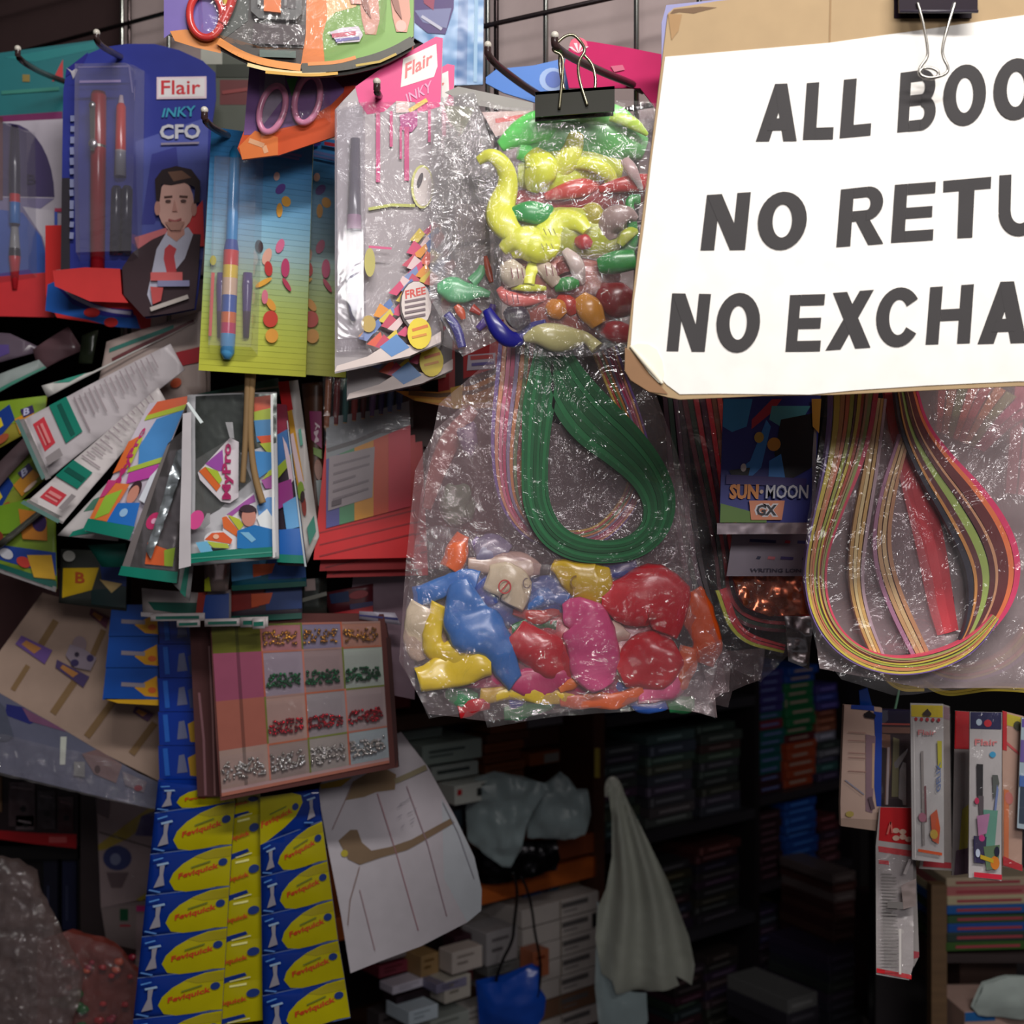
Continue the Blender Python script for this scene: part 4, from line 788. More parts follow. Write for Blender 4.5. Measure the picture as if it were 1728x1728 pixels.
# ---------------------------------------------------------------- balloons
BL, CR, YL, ORG, RDD, PKK, NV = (52,116,196), (226,206,176), (248,206,20), (244,104,32), (226,22,42), (236,84,146), (30,50,140)
bal = [
 ('broad red balloon filling the back of the bag middle', (190,20,36), [(520,1300,90),(720,1380,150),(900,1400,150),(1150,1400,150),(1240,1350,90)], -16),
 ('broad magenta balloon filling the back of the bag bottom', (196,40,96), [(200,1480,50),(420,1490,80),(700,1500,90),(1000,1540,80),(1200,1540,60)], -14),
 ('broad blue balloon filling the back of the bag top', (44,90,170), [(300,1120,80),(480,1180,110),(700,1160,90),(900,1120,70)], -18),
 ('broad yellow balloon at the back of the lower corner', (220,170,30), [(180,1250,60),(240,1400,90),(400,1460,80)], -16),
 ('blue balloon neck stretched across the bag edge', BL, [(95,1150,30),(200,1115,42),(310,1080,50),(380,1100,60)], 12),
 ('large blue balloon folded over the yellow one', BL, [(300,1080,40),(320,1180,90),(360,1270,130),(440,1340,90),(490,1430,64),(550,1530,44)], 24),
 ('cream balloon curving down the edge of the pile', CR, [(150,1190,50),(110,1280,48),(95,1370,46),(130,1420,20)], 8),
 ('yellow balloon bulging under the blue one', YL, [(220,1180,34),(180,1290,36),(190,1370,60),(290,1400,80),(400,1400,60)], 14),
 ('yellow balloon with a rounded end at the lower corner', YL, [(120,1510,52),(210,1480,62),(330,1460,56),(430,1450,36)], 26),
 ('orange balloon end poking up above the blue ones', ORG, [(320,880,30),(290,950,44),(250,1040,40)], 6),
 ('deep blue balloon under the cream ones', (36,84,180), [(370,1090,44),(430,1160,56),(470,1190,20)], 6),
 ('cream balloon with a red crossed-circle print', CR, [(420,1060,50),(510,1080,80),(560,1120,80),(530,1190,46)], 18),
 ('cream balloon folded along the top of the pile', (206,176,160), [(340,1010,30),(460,1010,50),(600,1020,54),(660,1040,20)], 10),
 ('grey-violet balloon near the top of the pile', (126,120,150), [(370,960,50),(450,940,60),(520,960,30)], 2),
 ('mid blue balloon in the middle of the pile', BL, [(600,1180,34),(680,1160,50),(760,1180,30)], 10),
 ('golden yellow balloon with dark print near the top', (226,186,30), [(700,1030,30),(800,1060,70),(880,1110,90),(950,1080,40)], 12),
 ('navy balloon behind the golden yellow one', NV, [(920,1040,34),(990,1050,44),(1060,1030,20)], 0),
 ('big round red balloon at the top of the pile', RDD, [(910,1160,40),(1020,1170,110),(1120,1140,130),(1190,1210,120),(1180,1310,50)], 20),
 ('red balloon crumpled below the big round one', RDD, [(980,1480,50),(1060,1440,100),(1160,1430,130),(1240,1400,60)], 16),
 ('hot pink balloon standing in the middle of the pile', PKK, [(750,1230,40),(830,1220,80),(870,1320,110),(880,1430,110),(910,1540,44)], 26),
 ('red balloon left of the hot pink one', (206,28,44), [(540,1300,50),(620,1370,90),(700,1420,100),(770,1450,50)], 12),
 ('small white balloon tip between pink and red', (236,206,190), [(940,1260,34),(980,1320,46),(1040,1330,20)], 14),
 ('orange balloon hanging at the far edge of the bag', (236,90,24), [(1320,1120,30),(1340,1230,70),(1380,1350,66),(1340,1450,50)], 4),
 ('orange-red balloon fold beside the far bag corner', (236,100,50), [(1290,1380,30),(1290,1460,50),(1270,1560,24)], 10),
 ('magenta balloon strip along the bottom of the pile', (206,50,110), [(230,1530,20),(400,1500,44),(560,1520,50),(720,1510,46),(800,1490,24)], 8),
 ('yellow balloon strip near the bottom seam', YL, [(390,1570,40),(500,1580,40),(640,1560,26),(800,1590,22),(900,1600,20)], 8),
 ('green balloon in the lower bag corner', (40,140,80), [(240,1580,26),(300,1590,42),(370,1590,30)], 2),
 ('red balloon strip in the lower bag corner', (196,30,40), [(290,1640,20),(350,1620,30),(430,1610,20)], 6),
 ('navy balloon strip at the bottom seam', NV, [(520,1610,18),(620,1605,26),(740,1585,22)], 4),
 ('green balloon strip at the bottom seam', (40,130,70), [(500,1650,26),(570,1650,34),(700,1600,24)], 0),
 ('orange balloon strip along the bottom seam', ORG, [(740,1600,18),(880,1605,34),(1000,1600,38),(1090,1570,26)], 12),
 ('orange balloon neck hooked across the magenta strip', (240,120,40), [(720,1560,14),(780,1530,22),(820,1505,18)], 20),
 ('pink balloon at the lower far corner', (240,100,150), [(1080,1580,30),(1170,1580,48),(1230,1520,50),(1240,1450,24)], 12),
 ('blue balloon strip at the lower far corner', (50,100,190), [(1040,1610,24),(1110,1620,34),(1190,1610,22)], 2),
 ('green balloon at the lower far corner', (50,150,90), [(1200,1620,30),(1270,1610,44),(1320,1600,26)], 0),
 ('dark green balloon scrap in the middle of the pile', (40,110,50), [(540,1280,18),(620,1265,30),(710,1275,22)], 14),
 ('red ribbed balloon rim in the middle of the pile', (196,50,40), [(530,1220,14),(620,1235,26),(720,1215,18)], 10),
 ('violet balloon in the upper corner of the pile', (100,66,150), [(350,900,20),(390,950,40),(440,1050,30)], -4),
 ('blue balloon scrap below the hot pink one', (70,110,200), [(940,1540,24),(1000,1545,28),(1040,1530,14)], 4),
]
for i, (lab, col, pts, o) in enumerate(bal):
    pp = cp(c2, [(x, y) for x, y, r in pts]); m = one('rubber_balloon', lab, 'balloon', pp[0][0], pp[0][1], 1.0, group='limp balloons in the clear bag')
    m.tube([(a, b, r*k2*1.08, o*.7) for (a, b), (_, _, r) in zip(pp, pts)], col, 'latex', flat=.42, n=14, o=0)
    R = random.Random(i)
    for v in m.bm.verts:
        q = noise.noise_vector(v.co*42+Vector((i, 0, 0))); v.co += q*.0052; q = noise.noise_vector(v.co*120+Vector((0, i, 0))); v.co += q*.0014
    if 'crossed' in lab:
        x, y = c2(495, 1105); oo = o*.7+16; m.arc(x, y, 11, 12, 2.2, 0, 2*PI, (206,60,60), o=oo); m.line([(x-7,y+8),(x+7,y-8)], 2.2, (206,60,60), o=oo+.3)
        x, y = c2(590, 1090); m.arc(x, y, 7, 9, 2, .3, 5, (130,110,110), o=oo)
    if 'dark print' in lab: x, y = c2(800, 1085); m.arc(x, y, 9, 11, 2.4, 1.6, 4.9, (150,110,20), o=o*.7+18)
    m.end()
t = T('balloon_bag', 'clear bag packed with limp balloons of many colours', 'bag', 950, 1050, .985)
fr = [(110,900),(200,840),(330,860),(600,1000),(900,1030),(1270,1020),(1330,1060),(1400,1300),(1420,1380),(1390,1500),(1370,1560),(1400,1670),(1250,1610),(1000,1640),(700,1660),(420,1710),(400,1630),(170,1670),(140,1600),(60,1440),(70,1200)]
m = t.part('front_film'); m.sheet(cp(c2, fr), CRINK, 30, puff=14, amp=7, freq=.04, seed=41, step=8)
m = t.part('back_film', label='mauve back film'); m.sheet(cp(c2, [(100,600),(190,420),(330,300),(470,300),(1260,600),(1330,900),(1340,1100),(1450,1380),(1470,1570),(1390,1620),(1400,1670),(1000,1630),(420,1705),(160,1670),(30,1440),(60,1000)]), MILKP, -22, amp=6, freq=.03, seed=42, step=13)
m = t.part('corner_film', label='bright crumpled bag corner'); m.sheet(cp(c2, [(1270,1480),(1320,1420),(1400,1560),(1410,1670),(1300,1640),(1230,1600)]), MILKP, 24, amp=10, freq=.08, seed=43, step=6); m.sheet(cp(c2, [(1340,1390),(1440,1340),(1480,1420),(1475,1570),(1400,1580),(1360,1480)]), MILKP, -6, amp=9, freq=.06, seed=44, step=8)
t.end()
m = one('stretchy_toy', 'faint green toy inside the wrinkled part of the balloon bag', 'toy', 770, 850, 1.03); m.blob(770,850,26,34,8,(96,130,100),amp=.3,seed=3); m.blob(790,740,16,26,8,(110,96,130),amp=.3,seed=5); m.end()
m = one('stretchy_toy', 'faint salmon toy above the orange balloon end', 'toy', 745, 770, 1.04); m.tube([(800,690,10),(760,740,20),(735,800,16),(720,860,8)], (150,80,70), 'latex', flat=.3); m.end()
# ---------------------------------------------------------------- fan of foil pouches
c8 = crop(0, 480, 340/1013); c6 = crop(300, 640, 260/1070); c6b = crop(0, 750, 450/1728)
TE = (16,124,104)
def pouch(lab, quad, D, cc=c8, body=(196,188,192), fx='card', draw=None, name='foil_pouch', thick=3, cat='pouch', group='foil pouches fanned out on the hook', yaw=0, seal=None, curve=5):
    q = cp(cc, quad); cx = sum(p[0] for p in q)/4; cy = sum(p[1] for p in q)/4
    t = T(name, lab, cat, cx, cy, D, group=group, yaw=yaw); m = t.part('wrapper'); m.STEP = .9; m.poly(q, body, fx, thick=thick); m.q(q)
    if draw: draw(m)
    m.xf = None
    xs = [p[0] for p in q]; ys = [p[1] for p in q]; w = max(20, (max(xs)-min(xs))/2)
    h = max(20, (max(ys)-min(ys))/2); sd = rnd.random()*9
    m.warp(lambda x, y: curve*(1-((x-cx)/w)**2)+1.6*math.sin(x*.05+sd)*math.sin(y*.04+sd), step=22)
    if seal:
        z = t.part('crimped_seal', label='pale crimped end'); z.o = 4; z.poly(cp(cc, seal), (222,216,214), 'foil', thick=2)
    t.end(); return t
def whiteback(m, z=1.0):
    g = lambda p: [(x*z, y) for x, y in p]
    m.poly(g([(.09,.14),(.20,.12),(.20,.6),(.09,.62)]), (206,60,72)); m.poly(g([(.115,.2),(.17,.2),(.17,.55),(.115,.55)]), (226,140,140)); m.line(g([(.14,.2),(.14,.55)]), .012, (190,50,60))
    m.poly(g([(.28,.0),(.44,.0),(.44,.72),(.28,.72)]), TE); m.poly(g([(.34,.06),(.38,.06),(.38,.68),(.34,.68)]), (10,84,72))
    for k in range(16): m.line([(.50*z+k*.035,.08+.02*(k % 3)),(.50*z+k*.035,.8-.25*(k % 2)-.1*(k % 3))], .008, (160,146,152))
    m.poly(g([(.10,.75),(.24,.76),(.24,.9),(.10,.88)]), (150,142,144)); m.poly([(0,0),(.025,0),(.025,1),(0,1)], (96,130,124))
def limeback(m):
    m.poly([(0,0),(1,0),(1,.5),(.5,.6),(0,.4)], (130,160,40)); m.poly([(.05,.3),(.4,.1),(.5,.5),(.2,.8)], (26,60,140)); m.poly([(.1,.4),(.25,.35),(.3,.55),(.15,.6)], (222,200,40))
    m.poly([(.5,.5),(.8,.4),(.9,.8),(.6,.95)], (206,140,30)); m.poly([(.6,.3),(.8,.25),(.84,.5),(.66,.55)], (50,34,90)); m.text('B', (.66,.3,.76,.5), (190,190,220), .03)
    m.ell(.3,.85,.12,.1,(160,80,50)); m.ell(.75,.9,.1,.06,(230,200,180))
def limelow(m):
    m.rect(.0,.62,1,.86,(30,64,150)); m.rect(0,.92,1,1,(20,90,80)); m.ell(.3,.74,.1,.08,(206,206,216)); m.ell(.55,.8,.1,.07,(200,60,50)); m.poly([(.6,.7),(.95,.65),(1,.9),(.7,.95)], (206,160,40)); m.poly([(.0,0),(.7,0),(.6,.4),(0,.5)], (110,150,36)); m.poly([(.5,.1),(.9,.2),(.9,.5),(.55,.5)], (190,120,40)); m.ell(.8,.3,.1,.1,(56,34,90)); m.ell(.2,.5,.08,.1,(120,50,30))
def swirl(m, seed=0, teal=True, kid=True):
    R = random.Random(seed)
    m.poly([(.0,0),(1,0),(1,1),(0,1)], (206,196,210)); m.poly([(.2,0),(1,0),(1,.06),(.1,.1)], (222,100,60)); m.poly([(.1,.1),(1,.06),(1,.1),(.1,.14)], (180,196,60))
    m.poly([(.4,.14),(1,.1),(.98,.42),(.5,.5),(.3,.34)], (70,140,206)); m.poly([(.3,.5),(.98,.42),(.98,.46),(.3,.54)], (176,196,70)); m.poly([(.35,.54),(.95,.47),(.95,.56),(.4,.62)], (196,70,170))
    m.poly([(0,.3),(.2,.26),(.25,.5),(0,.55)], (226,110,50)); m.poly([(.2,.26),(.3,.28),(.32,.46),(.25,.5)], (190,196,60))
    m.text('MyPro', [(.28,.62),(.08,.22),(.24,.2),(.44,.6)] if False else [(.14,.62),(.14,.2),(.32,.2),(.32,.62)], (186,40,110), .03)
    m.poly([(0,.62),(.5,.62),(.4,.9),(0,.9)], (226,120,60)); m.poly([(.1,.72),(.4,.66),(.35,.84),(.1,.9)], (150,190,60)); m.poly([(0,.6),(.2,.6),(.1,.72),(0,.74)], (196,60,120))
    if kid:
        m.ell(.68,.66,.13,.07,(60,36,44)); m.ell(.68,.69,.11,.065,(206,140,120)); m.poly([(.45,.76),(.9,.74),(.98,.9),(.4,.9)], (28,110,196)); m.ell(.66,.82,.08,.03,(150,190,226))
    m.poly([(.9,.56),(1,.5),(1,.74),(.86,.72)], (226,230,240))
    if teal: m.rect(0,.9,1,.99,TE)
# behind: brown-grey sleeves and dark gaps
pouch('mauve-brown pouch back in the shade under the red card base', [(170,330),(350,215),(420,330),(200,440)], 1.36, body=(112,84,90), fx='film')
pouch('pale green-grey pouch edge pointing to the upper photo corner', [(-60,480),(200,380),(235,420),(-60,580)], 1.34, body=(150,160,158), draw=lambda m: m.rect(0,.8,1,1,(60,130,110)))
pouch('dusky sleeve with purple print at the photo edge', [(-80,240),(60,250),(230,330),(-80,420)], 1.37, body=(104,90,104), fx='film', draw=lambda m: (m.poly([(.2,.4),(.6,.5),(.5,.8),(.1,.9)], (90,70,140)), m.ell(.2,.9,.1,.1,(206,130,50))))
pouch('shaded taupe sleeve filling the gap near the hook', [(620,560),(1060,300),(1060,560),(560,900)], 1.31, body=(150,134,128), fx='film')
pouch('dull teal sleeve edge tucked above the front pouch', [(960,560),(1400,470),(1420,560),(1000,620)], 1.24, body=(40,80,70), draw=lambda m: m.line([(0,.3),(1,.5)], .12, (140,136,124)))
pouch('dark bottle-green pouch folded upright among the sleeves', [(420,260),(500,230),(470,400),(400,400)], 1.33, body=(44,52,38), fx='film')
pouch('grey-brown wide sleeve sweeping up to the hook', [(540,290),(1030,130),(1040,560),(470,640)], 1.30, body=(176,158,152), draw=lambda m: (m.line([(.05,.15),(.7,.1)], .06, (60,120,110)), m.line([(.1,.3),(.9,.1)], .05, (110,60,64)), m.rect(.72,.42,1,.6,(170,26,40)), m.ell(.72,.62,.05,.05,(30,40,44)), m.ell(.74,.8,.05,.06,(214,90,50)), m.ell(.5,.45,.12,.06,(100,80,84))))
pouch('white spine-edge pouch with one teal block high in the fan', [(212,510),(470,440),(1000,180),(240,568)], 1.29, body=(206,204,200), draw=lambda m: (m.poly([(.18,.1),(.42,.1),(.38,.6),(.2,.7)], (60,150,130)),), curve=1)
pouch('olive-lime pouch with a blue letter panel at the photo edge', [(-60,600),(240,560),(230,700),(-60,860)], 1.32, body=(150,140,50), draw=limeback)
pouch('brown-grey pouch back crossing the lime ones', [(-60,960),(160,740),(200,800),(-60,1090)], 1.30, body=(96,80,84), fx='film')
pouch('lime pouch with purple letter panel below the brown-grey one', [(-60,1010),(200,820),(250,960),(-60,1250)], 1.31, body=(140,150,50), draw=limeback)
pouch('lime pouch low at the photo edge with blue lower print', [(-60,1130),(280,1050),(290,1530),(-60,1400)], 1.305, body=(120,146,44), draw=limelow, seal=[(-60,1400),(290,1520),(286,1545),(-60,1425)])
pouch('clear grey sleeve edge over the lime pouches', [(0,1290),(290,1060),(300,1085),(0,1330)], 1.29, body=(140,140,130), fx='foil', curve=0)
pouch('yellow and navy pouch end hanging low in the fan', [(310,1330),(640,1340),(640,1640),(300,1600)], 1.33, body=(60,64,60), draw=lambda m: (m.poly([(.05,.35),(.6,.3),(.5,.7),(.05,.9)], (222,184,30)), m.text('B', (.25,.4,.4,.6), (196,90,40), .03), m.poly([(.6,.1),(1,.1),(1,.6),(.65,.5)], (24,60,140)), m.poly([(.5,.7),(1,.6),(1,.95),(.5,.95)], (14,50,50)), m.ell(.15,.12,.1,.1,(196,196,190)), m.poly([(.62,.5),(.95,.55),(.8,.72)], (222,190,120))))
pouch('white pouch back with teal block and red box, upper of the pair', [(104,690),(860,300),(930,430),(240,985)], 1.25, draw=lambda m: whiteback(m, .72), seal=[(98,682),(128,676),(262,972),(236,984)])
pouch('white pouch back with teal block and red stripes, lower of the pair', [(132,1100),(800,520),(840,590),(320,1200)], 1.235, body=(216,208,208), draw=lambda m: whiteback(m, .85), seal=[(128,1100),(150,1080),(340,1178),(320,1204)])
pouch('white pouch sliver whose green-edged end juts out below the pair', [(290,1262),(660,880),(760,650),(600,1290)], 1.228, body=(206,200,200), draw=lambda m: (m.poly([(.3,.1),(.45,.1),(.45,.5),(.3,.5)], (80,130,110)), m.poly([(0,.2),(.06,.2),(.2,1),(.1,1)], TE)))
pouch('mostly teal pouch end under the white sliver', [(440,1310),(640,1300),(640,1420),(520,1420)], 1.26, body=(18,96,84))
pouch('colour-printed pouch with pink lettering, first in front of the white backs', [(760,600),(960,560),(670,1290),(430,1240)], 1.205, draw=lambda m: swirl(m, 1))
pouch('silvery pouch with a pink flower spot leaning beside the front pouch', [(850,800),(975,690),(900,1500),(600,1460)], 1.195, body=(150,144,146), fx='foil', draw=lambda m: (m.rect(.0,.02,.14,.98,(120,112,112)), m.ell(.35,.6,.16,.06,(206,50,110)), m.ell(.36,.6,.06,.02,(250,180,210)), m.poly([(.35,.75),(.8,.8),(.9,.9),(.4,.9)], (222,100,50)), m.poly([(.7,.8),(.9,.78),(.9,.9),(.75,.9)], (150,180,50)), m.rect(0,.93,1,1,TE)))
m = one('foil_strip', 'bright crumpled foil edge between two leaning pouches', 'foil strip', 280, 860, 1.185); m.sheet(cp(c8, [(890,840),(935,820),(940,860),(880,1050),(800,1280),(760,1380),(735,1340),(800,1150)]), mat((190,200,204),'foil'), 4, amp=5, freq=.1, seed=51, step=5); m.end()
pouch('colour-printed pouch whose blue shirt print shows low beside the white spine', [(740,1360),(960,1000),(1010,1060),(960,1590)], 1.20, body=(160,160,160), draw=lambda m: (m.poly([(.0,.1),(.5,.1),(.6,.6),(.1,.6)], (222,96,50)), m.poly([(.2,.2),(.4,.2),(.5,.7),(.2,.7)], (170,190,50)), m.poly([(.5,.5),(1,.5),(1,.95),(.5,.9)], (22,84,170)), m.poly([(0,.8),(1,.92),(1,1),(0,.92)], TE)))
# lower row behind the front pouch (crop of the lower left)
def lowrow(a, b, c):
    return lambda m: (m.poly([(.0,.0),(.5,0),(.4,.6),(0,.7)], a), m.poly([(.5,0),(1,0),(1,.7),(.5,.7)], b), m.poly([(.3,.2),(.6,.2),(.55,.5),(.3,.6)], c), m.rect(0,.82,1,.98,(12,84,72)))
pouch('pouch end with teal seal jutting below the silvery one', [(920,930),(1300,960),(1320,1120),(930,1100)], 1.27, c6b, body=(176,166,164), draw=lambda m: (m.poly([(.1,.5),(1,.4),(1,.95),(.2,.8)], (20,90,76)),), seal=[(920,1085),(1310,1110),(1310,1140),(920,1112)])
pouch('pouch end with dark blue print directly below the front pouch', [(1290,960),(1500,940),(1500,1150),(1270,1130)], 1.24, c6b, body=(150,140,140), draw=lambda m: (m.poly([(0,0),(.3,0),(.25,.9),(0,.9)], (150,50,40)), m.poly([(.25,.1),(.95,.1),(.95,.95),(.2,.95)], (22,64,140))))
pouch('crumpled white pouch belly under the front pouch', [(1330,760),(1500,750),(1480,950),(1330,950)], 1.225, c6b, body=(190,170,166), fx='foil', draw=lambda m: m.poly([(0,.6),(.2,.5),(.3,1),(0,1)], (160,170,40)))
pouch('teal-sealed pouch with orange swirl below the front pouch, upper one', [(1500,740),(1980,720),(1990,920),(1510,950)], 1.23, c6b, body=(30,96,120), draw=lowrow((80,150,200),(20,80,160),(222,96,44)))
pouch('teal-sealed pouch with dark print below the front pouch, lower one', [(1500,930),(1960,900),(1960,1130),(1500,1150)], 1.245, c6b, body=(70,60,70), draw=lowrow((130,40,36),(30,60,120),(196,80,40)))
for j, (x0, y0, x1, y1) in enumerate(((980,1096,1330,1130),(1150,1140,1300,1170),(1330,1130,1560,1165),(1560,1120,1740,1170),(1640,1125,1720,1180))):
    pouch(['long', 'short broken', 'middle', 'right-hand', 'last folded'][j]+' white and green crimped pouch edge along the bottom of the fan', [(x0,y0),(x1,y0-6),(x1,y1+10),(x0,y1+14)], 1.235-.003*j, c6b, body=(206,196,196), draw=lambda m: m.rect(.1,.35,.9,.75,(20,100,84)), curve=1)
pouch('smoky folded pouch with grey-green end at the fan corner', [(1880,880),(2120,860),(2120,1120),(1920,1120)], 1.25, c6b, body=(70,74,70), fx='foil', draw=lambda m: (m.line([(0,.6),(1,.4)], .1, (120,120,110)), m.rect(.4,0,.7,.3,(160,140,136))))
pouch('foil pouch corner glinting beside the red pencil packs', [(2100,960),(2420,900),(2420,1090),(2140,1110)], 1.27, c6b, body=(90,30,40), draw=lambda m: (m.poly([(.1,.1),(.5,.1),(.5,.5),(.1,.5)], (30,50,90)), m.ell(.7,.3,.2,.15,(150,30,40)), m.rect(.5,.6,1,.8,(36,30,90)), m.poly([(0,.9),(1,.75),(1,1),(0,1)], (170,24,34))))
pouch('striped white and navy pouch edge above the bead chart corner', [(2330,1080),(2560,1090),(2600,1170),(2330,1130)], 1.24, c6b, body=(170,164,180), draw=lambda m: m.rect(.0,.4,1,.6,(50,50,110)), curve=1)
# front pouch and those right of it
F1 = [(70,110),(688,90),(705,1245),(50,1300)]
def front(m):
    m.xf = None; g = lambda pts, c, fx=None: m.poly(cp(c6, pts), c, fx)
    g([(130,120),(690,100),(690,440),(500,500),(180,560),(130,700)], (110,116,112), 'foil'); g([(130,560),(400,400),(520,700),(300,900),(130,1000)], (150,154,150), 'foil')
    g([(540,130),(660,110),(660,220),(540,230)], (206,84,50)); g([(540,230),(660,200),(660,280),(540,300)], (170,186,60)); g([(540,290),(660,280),(665,420),(560,440)], (80,140,190))
    g([(560,400),(660,390),(662,450),(600,460)], (222,90,50)); g([(580,450),(662,440),(664,520),(640,520)], (180,196,60)); g([(530,500),(664,510),(668,620),(560,700),(520,600)], (60,140,206)); g([(590,700),(672,660),(674,760),(620,760)], (170,80,160)); g([(640,640),(670,620),(672,660),(600,700)], (180,196,60))
    g([(155,650),(380,410),(440,440),(440,820),(380,860),(320,850),(170,700)], (222,214,220)); g([(210,590),(330,490),(340,640),(300,640)], (160,80,170)); g([(165,640),(210,610),(320,740),(290,780)], (226,110,50)); g([(210,610),(300,640),(330,700),(310,730)], (180,200,60))
    m.text('MyPro', cp(c6, [(330,835),(330,450),(410,450),(410,835)]), (176,40,100), .035)
    g([(340,960),(540,790),(680,760),(700,1200),(350,1190),(330,1100)], (226,222,228)); g([(360,940),(550,800),(560,850),(470,890),(400,950)], (170,90,170)); g([(330,960),(360,950),(470,1080),(430,1090),(340,1030)], (226,110,50)); g([(370,940),(450,970),(480,1010),(450,1050)], (190,200,60))
    g([(570,880),(640,820),(690,820),(690,1000),(600,1010)], (90,150,214)); g([(570,960),(640,900),(690,980),(690,1060),(600,1040)], (236,240,246))
    m.ell(*c6(510,920), 15, 12, (60,40,50)); m.ell(*c6(518,955), 12, 16, (206,140,124)); m.ell(*c6(514,905), 14, 5, (60,40,50)); g([(440,1050),(560,1010),(680,1040),(688,1180),(440,1170)], (30,120,190)); g([(460,1060),(520,1060),(570,1110),(540,1130)], (130,190,226))
    m.ell(*c6(310,1110), 23, 15, (222,222,226)); g([(220,1110),(270,1065),(350,1060),(410,1110),(400,1140)], (226,96,50)); g([(230,1120),(380,1140),(390,1170),(280,1165)], (180,196,70)); m.ell(*c6(300,1090), 5, 4, (250,190,160)); g([(160,1130),(240,1120),(280,1190),(200,1210)], (120,190,226))
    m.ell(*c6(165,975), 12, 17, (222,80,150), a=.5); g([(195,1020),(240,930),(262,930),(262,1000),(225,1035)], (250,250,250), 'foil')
    g([(100,1210),(350,1180),(690,1160),(700,1225),(300,1250),(110,1275)], TE); m.line(cp(c6, [(120,1240),(690,1195)]), 2, (80,160,140))
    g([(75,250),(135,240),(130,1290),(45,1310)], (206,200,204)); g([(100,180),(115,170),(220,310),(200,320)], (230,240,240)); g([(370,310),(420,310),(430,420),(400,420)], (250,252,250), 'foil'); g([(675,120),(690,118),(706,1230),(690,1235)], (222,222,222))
pouch('shiny front pouch with magenta lettering and a blue-shirted child print', F1, 1.165, c6, body=(196,196,200), draw=front, curve=6)
pouch('colour-printed pouch directly behind the front one', [(680,170),(760,180),(900,1300),(700,1290)], 1.18, c6, body=(60,50,60), draw=lambda m: (m.poly([(0,0),(1,0),(1,.15),(0,.2)], (140,30,60)), m.poly([(0,.2),(.9,.15),(1,.3),(0,.4)], (60,110,170)), m.poly([(0,.4),(1,.3),(.9,.36),(0,.48)], (150,170,50)), m.poly([(.5,.2),(.75,.25),(1,.45),(.7,.5)], (214,190,200)), m.poly([(0,.5),(.8,.46),(.8,.6),(0,.66)], (150,50,130)), m.poly([(.3,.62),(1,.56),(1,.75),(.4,.78)], (90,160,214)), m.poly([(.1,.78),(1,.76),(1,.93),(.1,.93)], (20,96,180)), m.rect(0,.93,1,.98,TE), m.poly([(.94,.1),(1,.1),(1,1),(.94,1)], (190,200,206))))
pouch('white-edged pouch with yellow stripe behind the colour-printed one', [(700,20),(840,10),(985,1090),(900,1290)], 1.19, c6, body=(190,184,180), draw=lambda m: (m.rect(0,0,.55,.17,(196,30,34)), m.poly([(0,.17),(.5,.17),(.6,.6),(.2,.6)], (206,150,40)), m.poly([(.2,.3),(.4,.3),(.6,.65),(.3,.6)], (214,190,196)), m.ell(.35,.63,.2,.05,(130,160,50)), m.ell(.4,.72,.14,.06,(140,50,40)), m.ell(.4,.67,.14,.03,(50,30,30)), m.rect(.7,.3,.85,.4,(90,160,140)), m.poly([(.4,.85),(.9,.85),(.9,.95),(.4,.95)], (30,120,100))))
pouch('dark brown pouch with purple lettering in the shadow gap', [(860,30),(1010,20),(1010,1050),(960,1000)], 1.215, c6, body=(70,40,26), draw=lambda m: (m.poly([(.3,.2),(.95,.2),(.95,.45),(.3,.4)], (130,40,90)), m.text('My', [(.5,.42),(.5,.28),(.85,.26),(.85,.4)], (214,190,200), .02), m.poly([(.4,.45),(.95,.46),(.95,.52),(.4,.5)], (100,130,50)), m.ell(.7,.6,.3,.07,(130,80,60)), m.poly([(.5,.68),(.95,.66),(.95,.85),(.6,.85)], (130,140,140))))
t = T('tan_string', 'two tan twine strands hanging down over the front pouch', 'string', 420, 740, 1.145)
m = t.part('strand'); m.tube([(c6(490,-40)+(6,)), (c6(480,250)+(6,)), (c6(465,500)+(5,)), (c6(450,720)+(5,))], (140,112,76), 'matte', n=8)
m = t.part('strand'); m.tube([(c6(520,-40)+(6,)), (c6(500,250)+(6,)), (c6(510,500)+(5,)), (c6(540,700)+(6,)), (c6(590,860)+(6,))], (150,120,80), 'matte', n=8)
t.end()
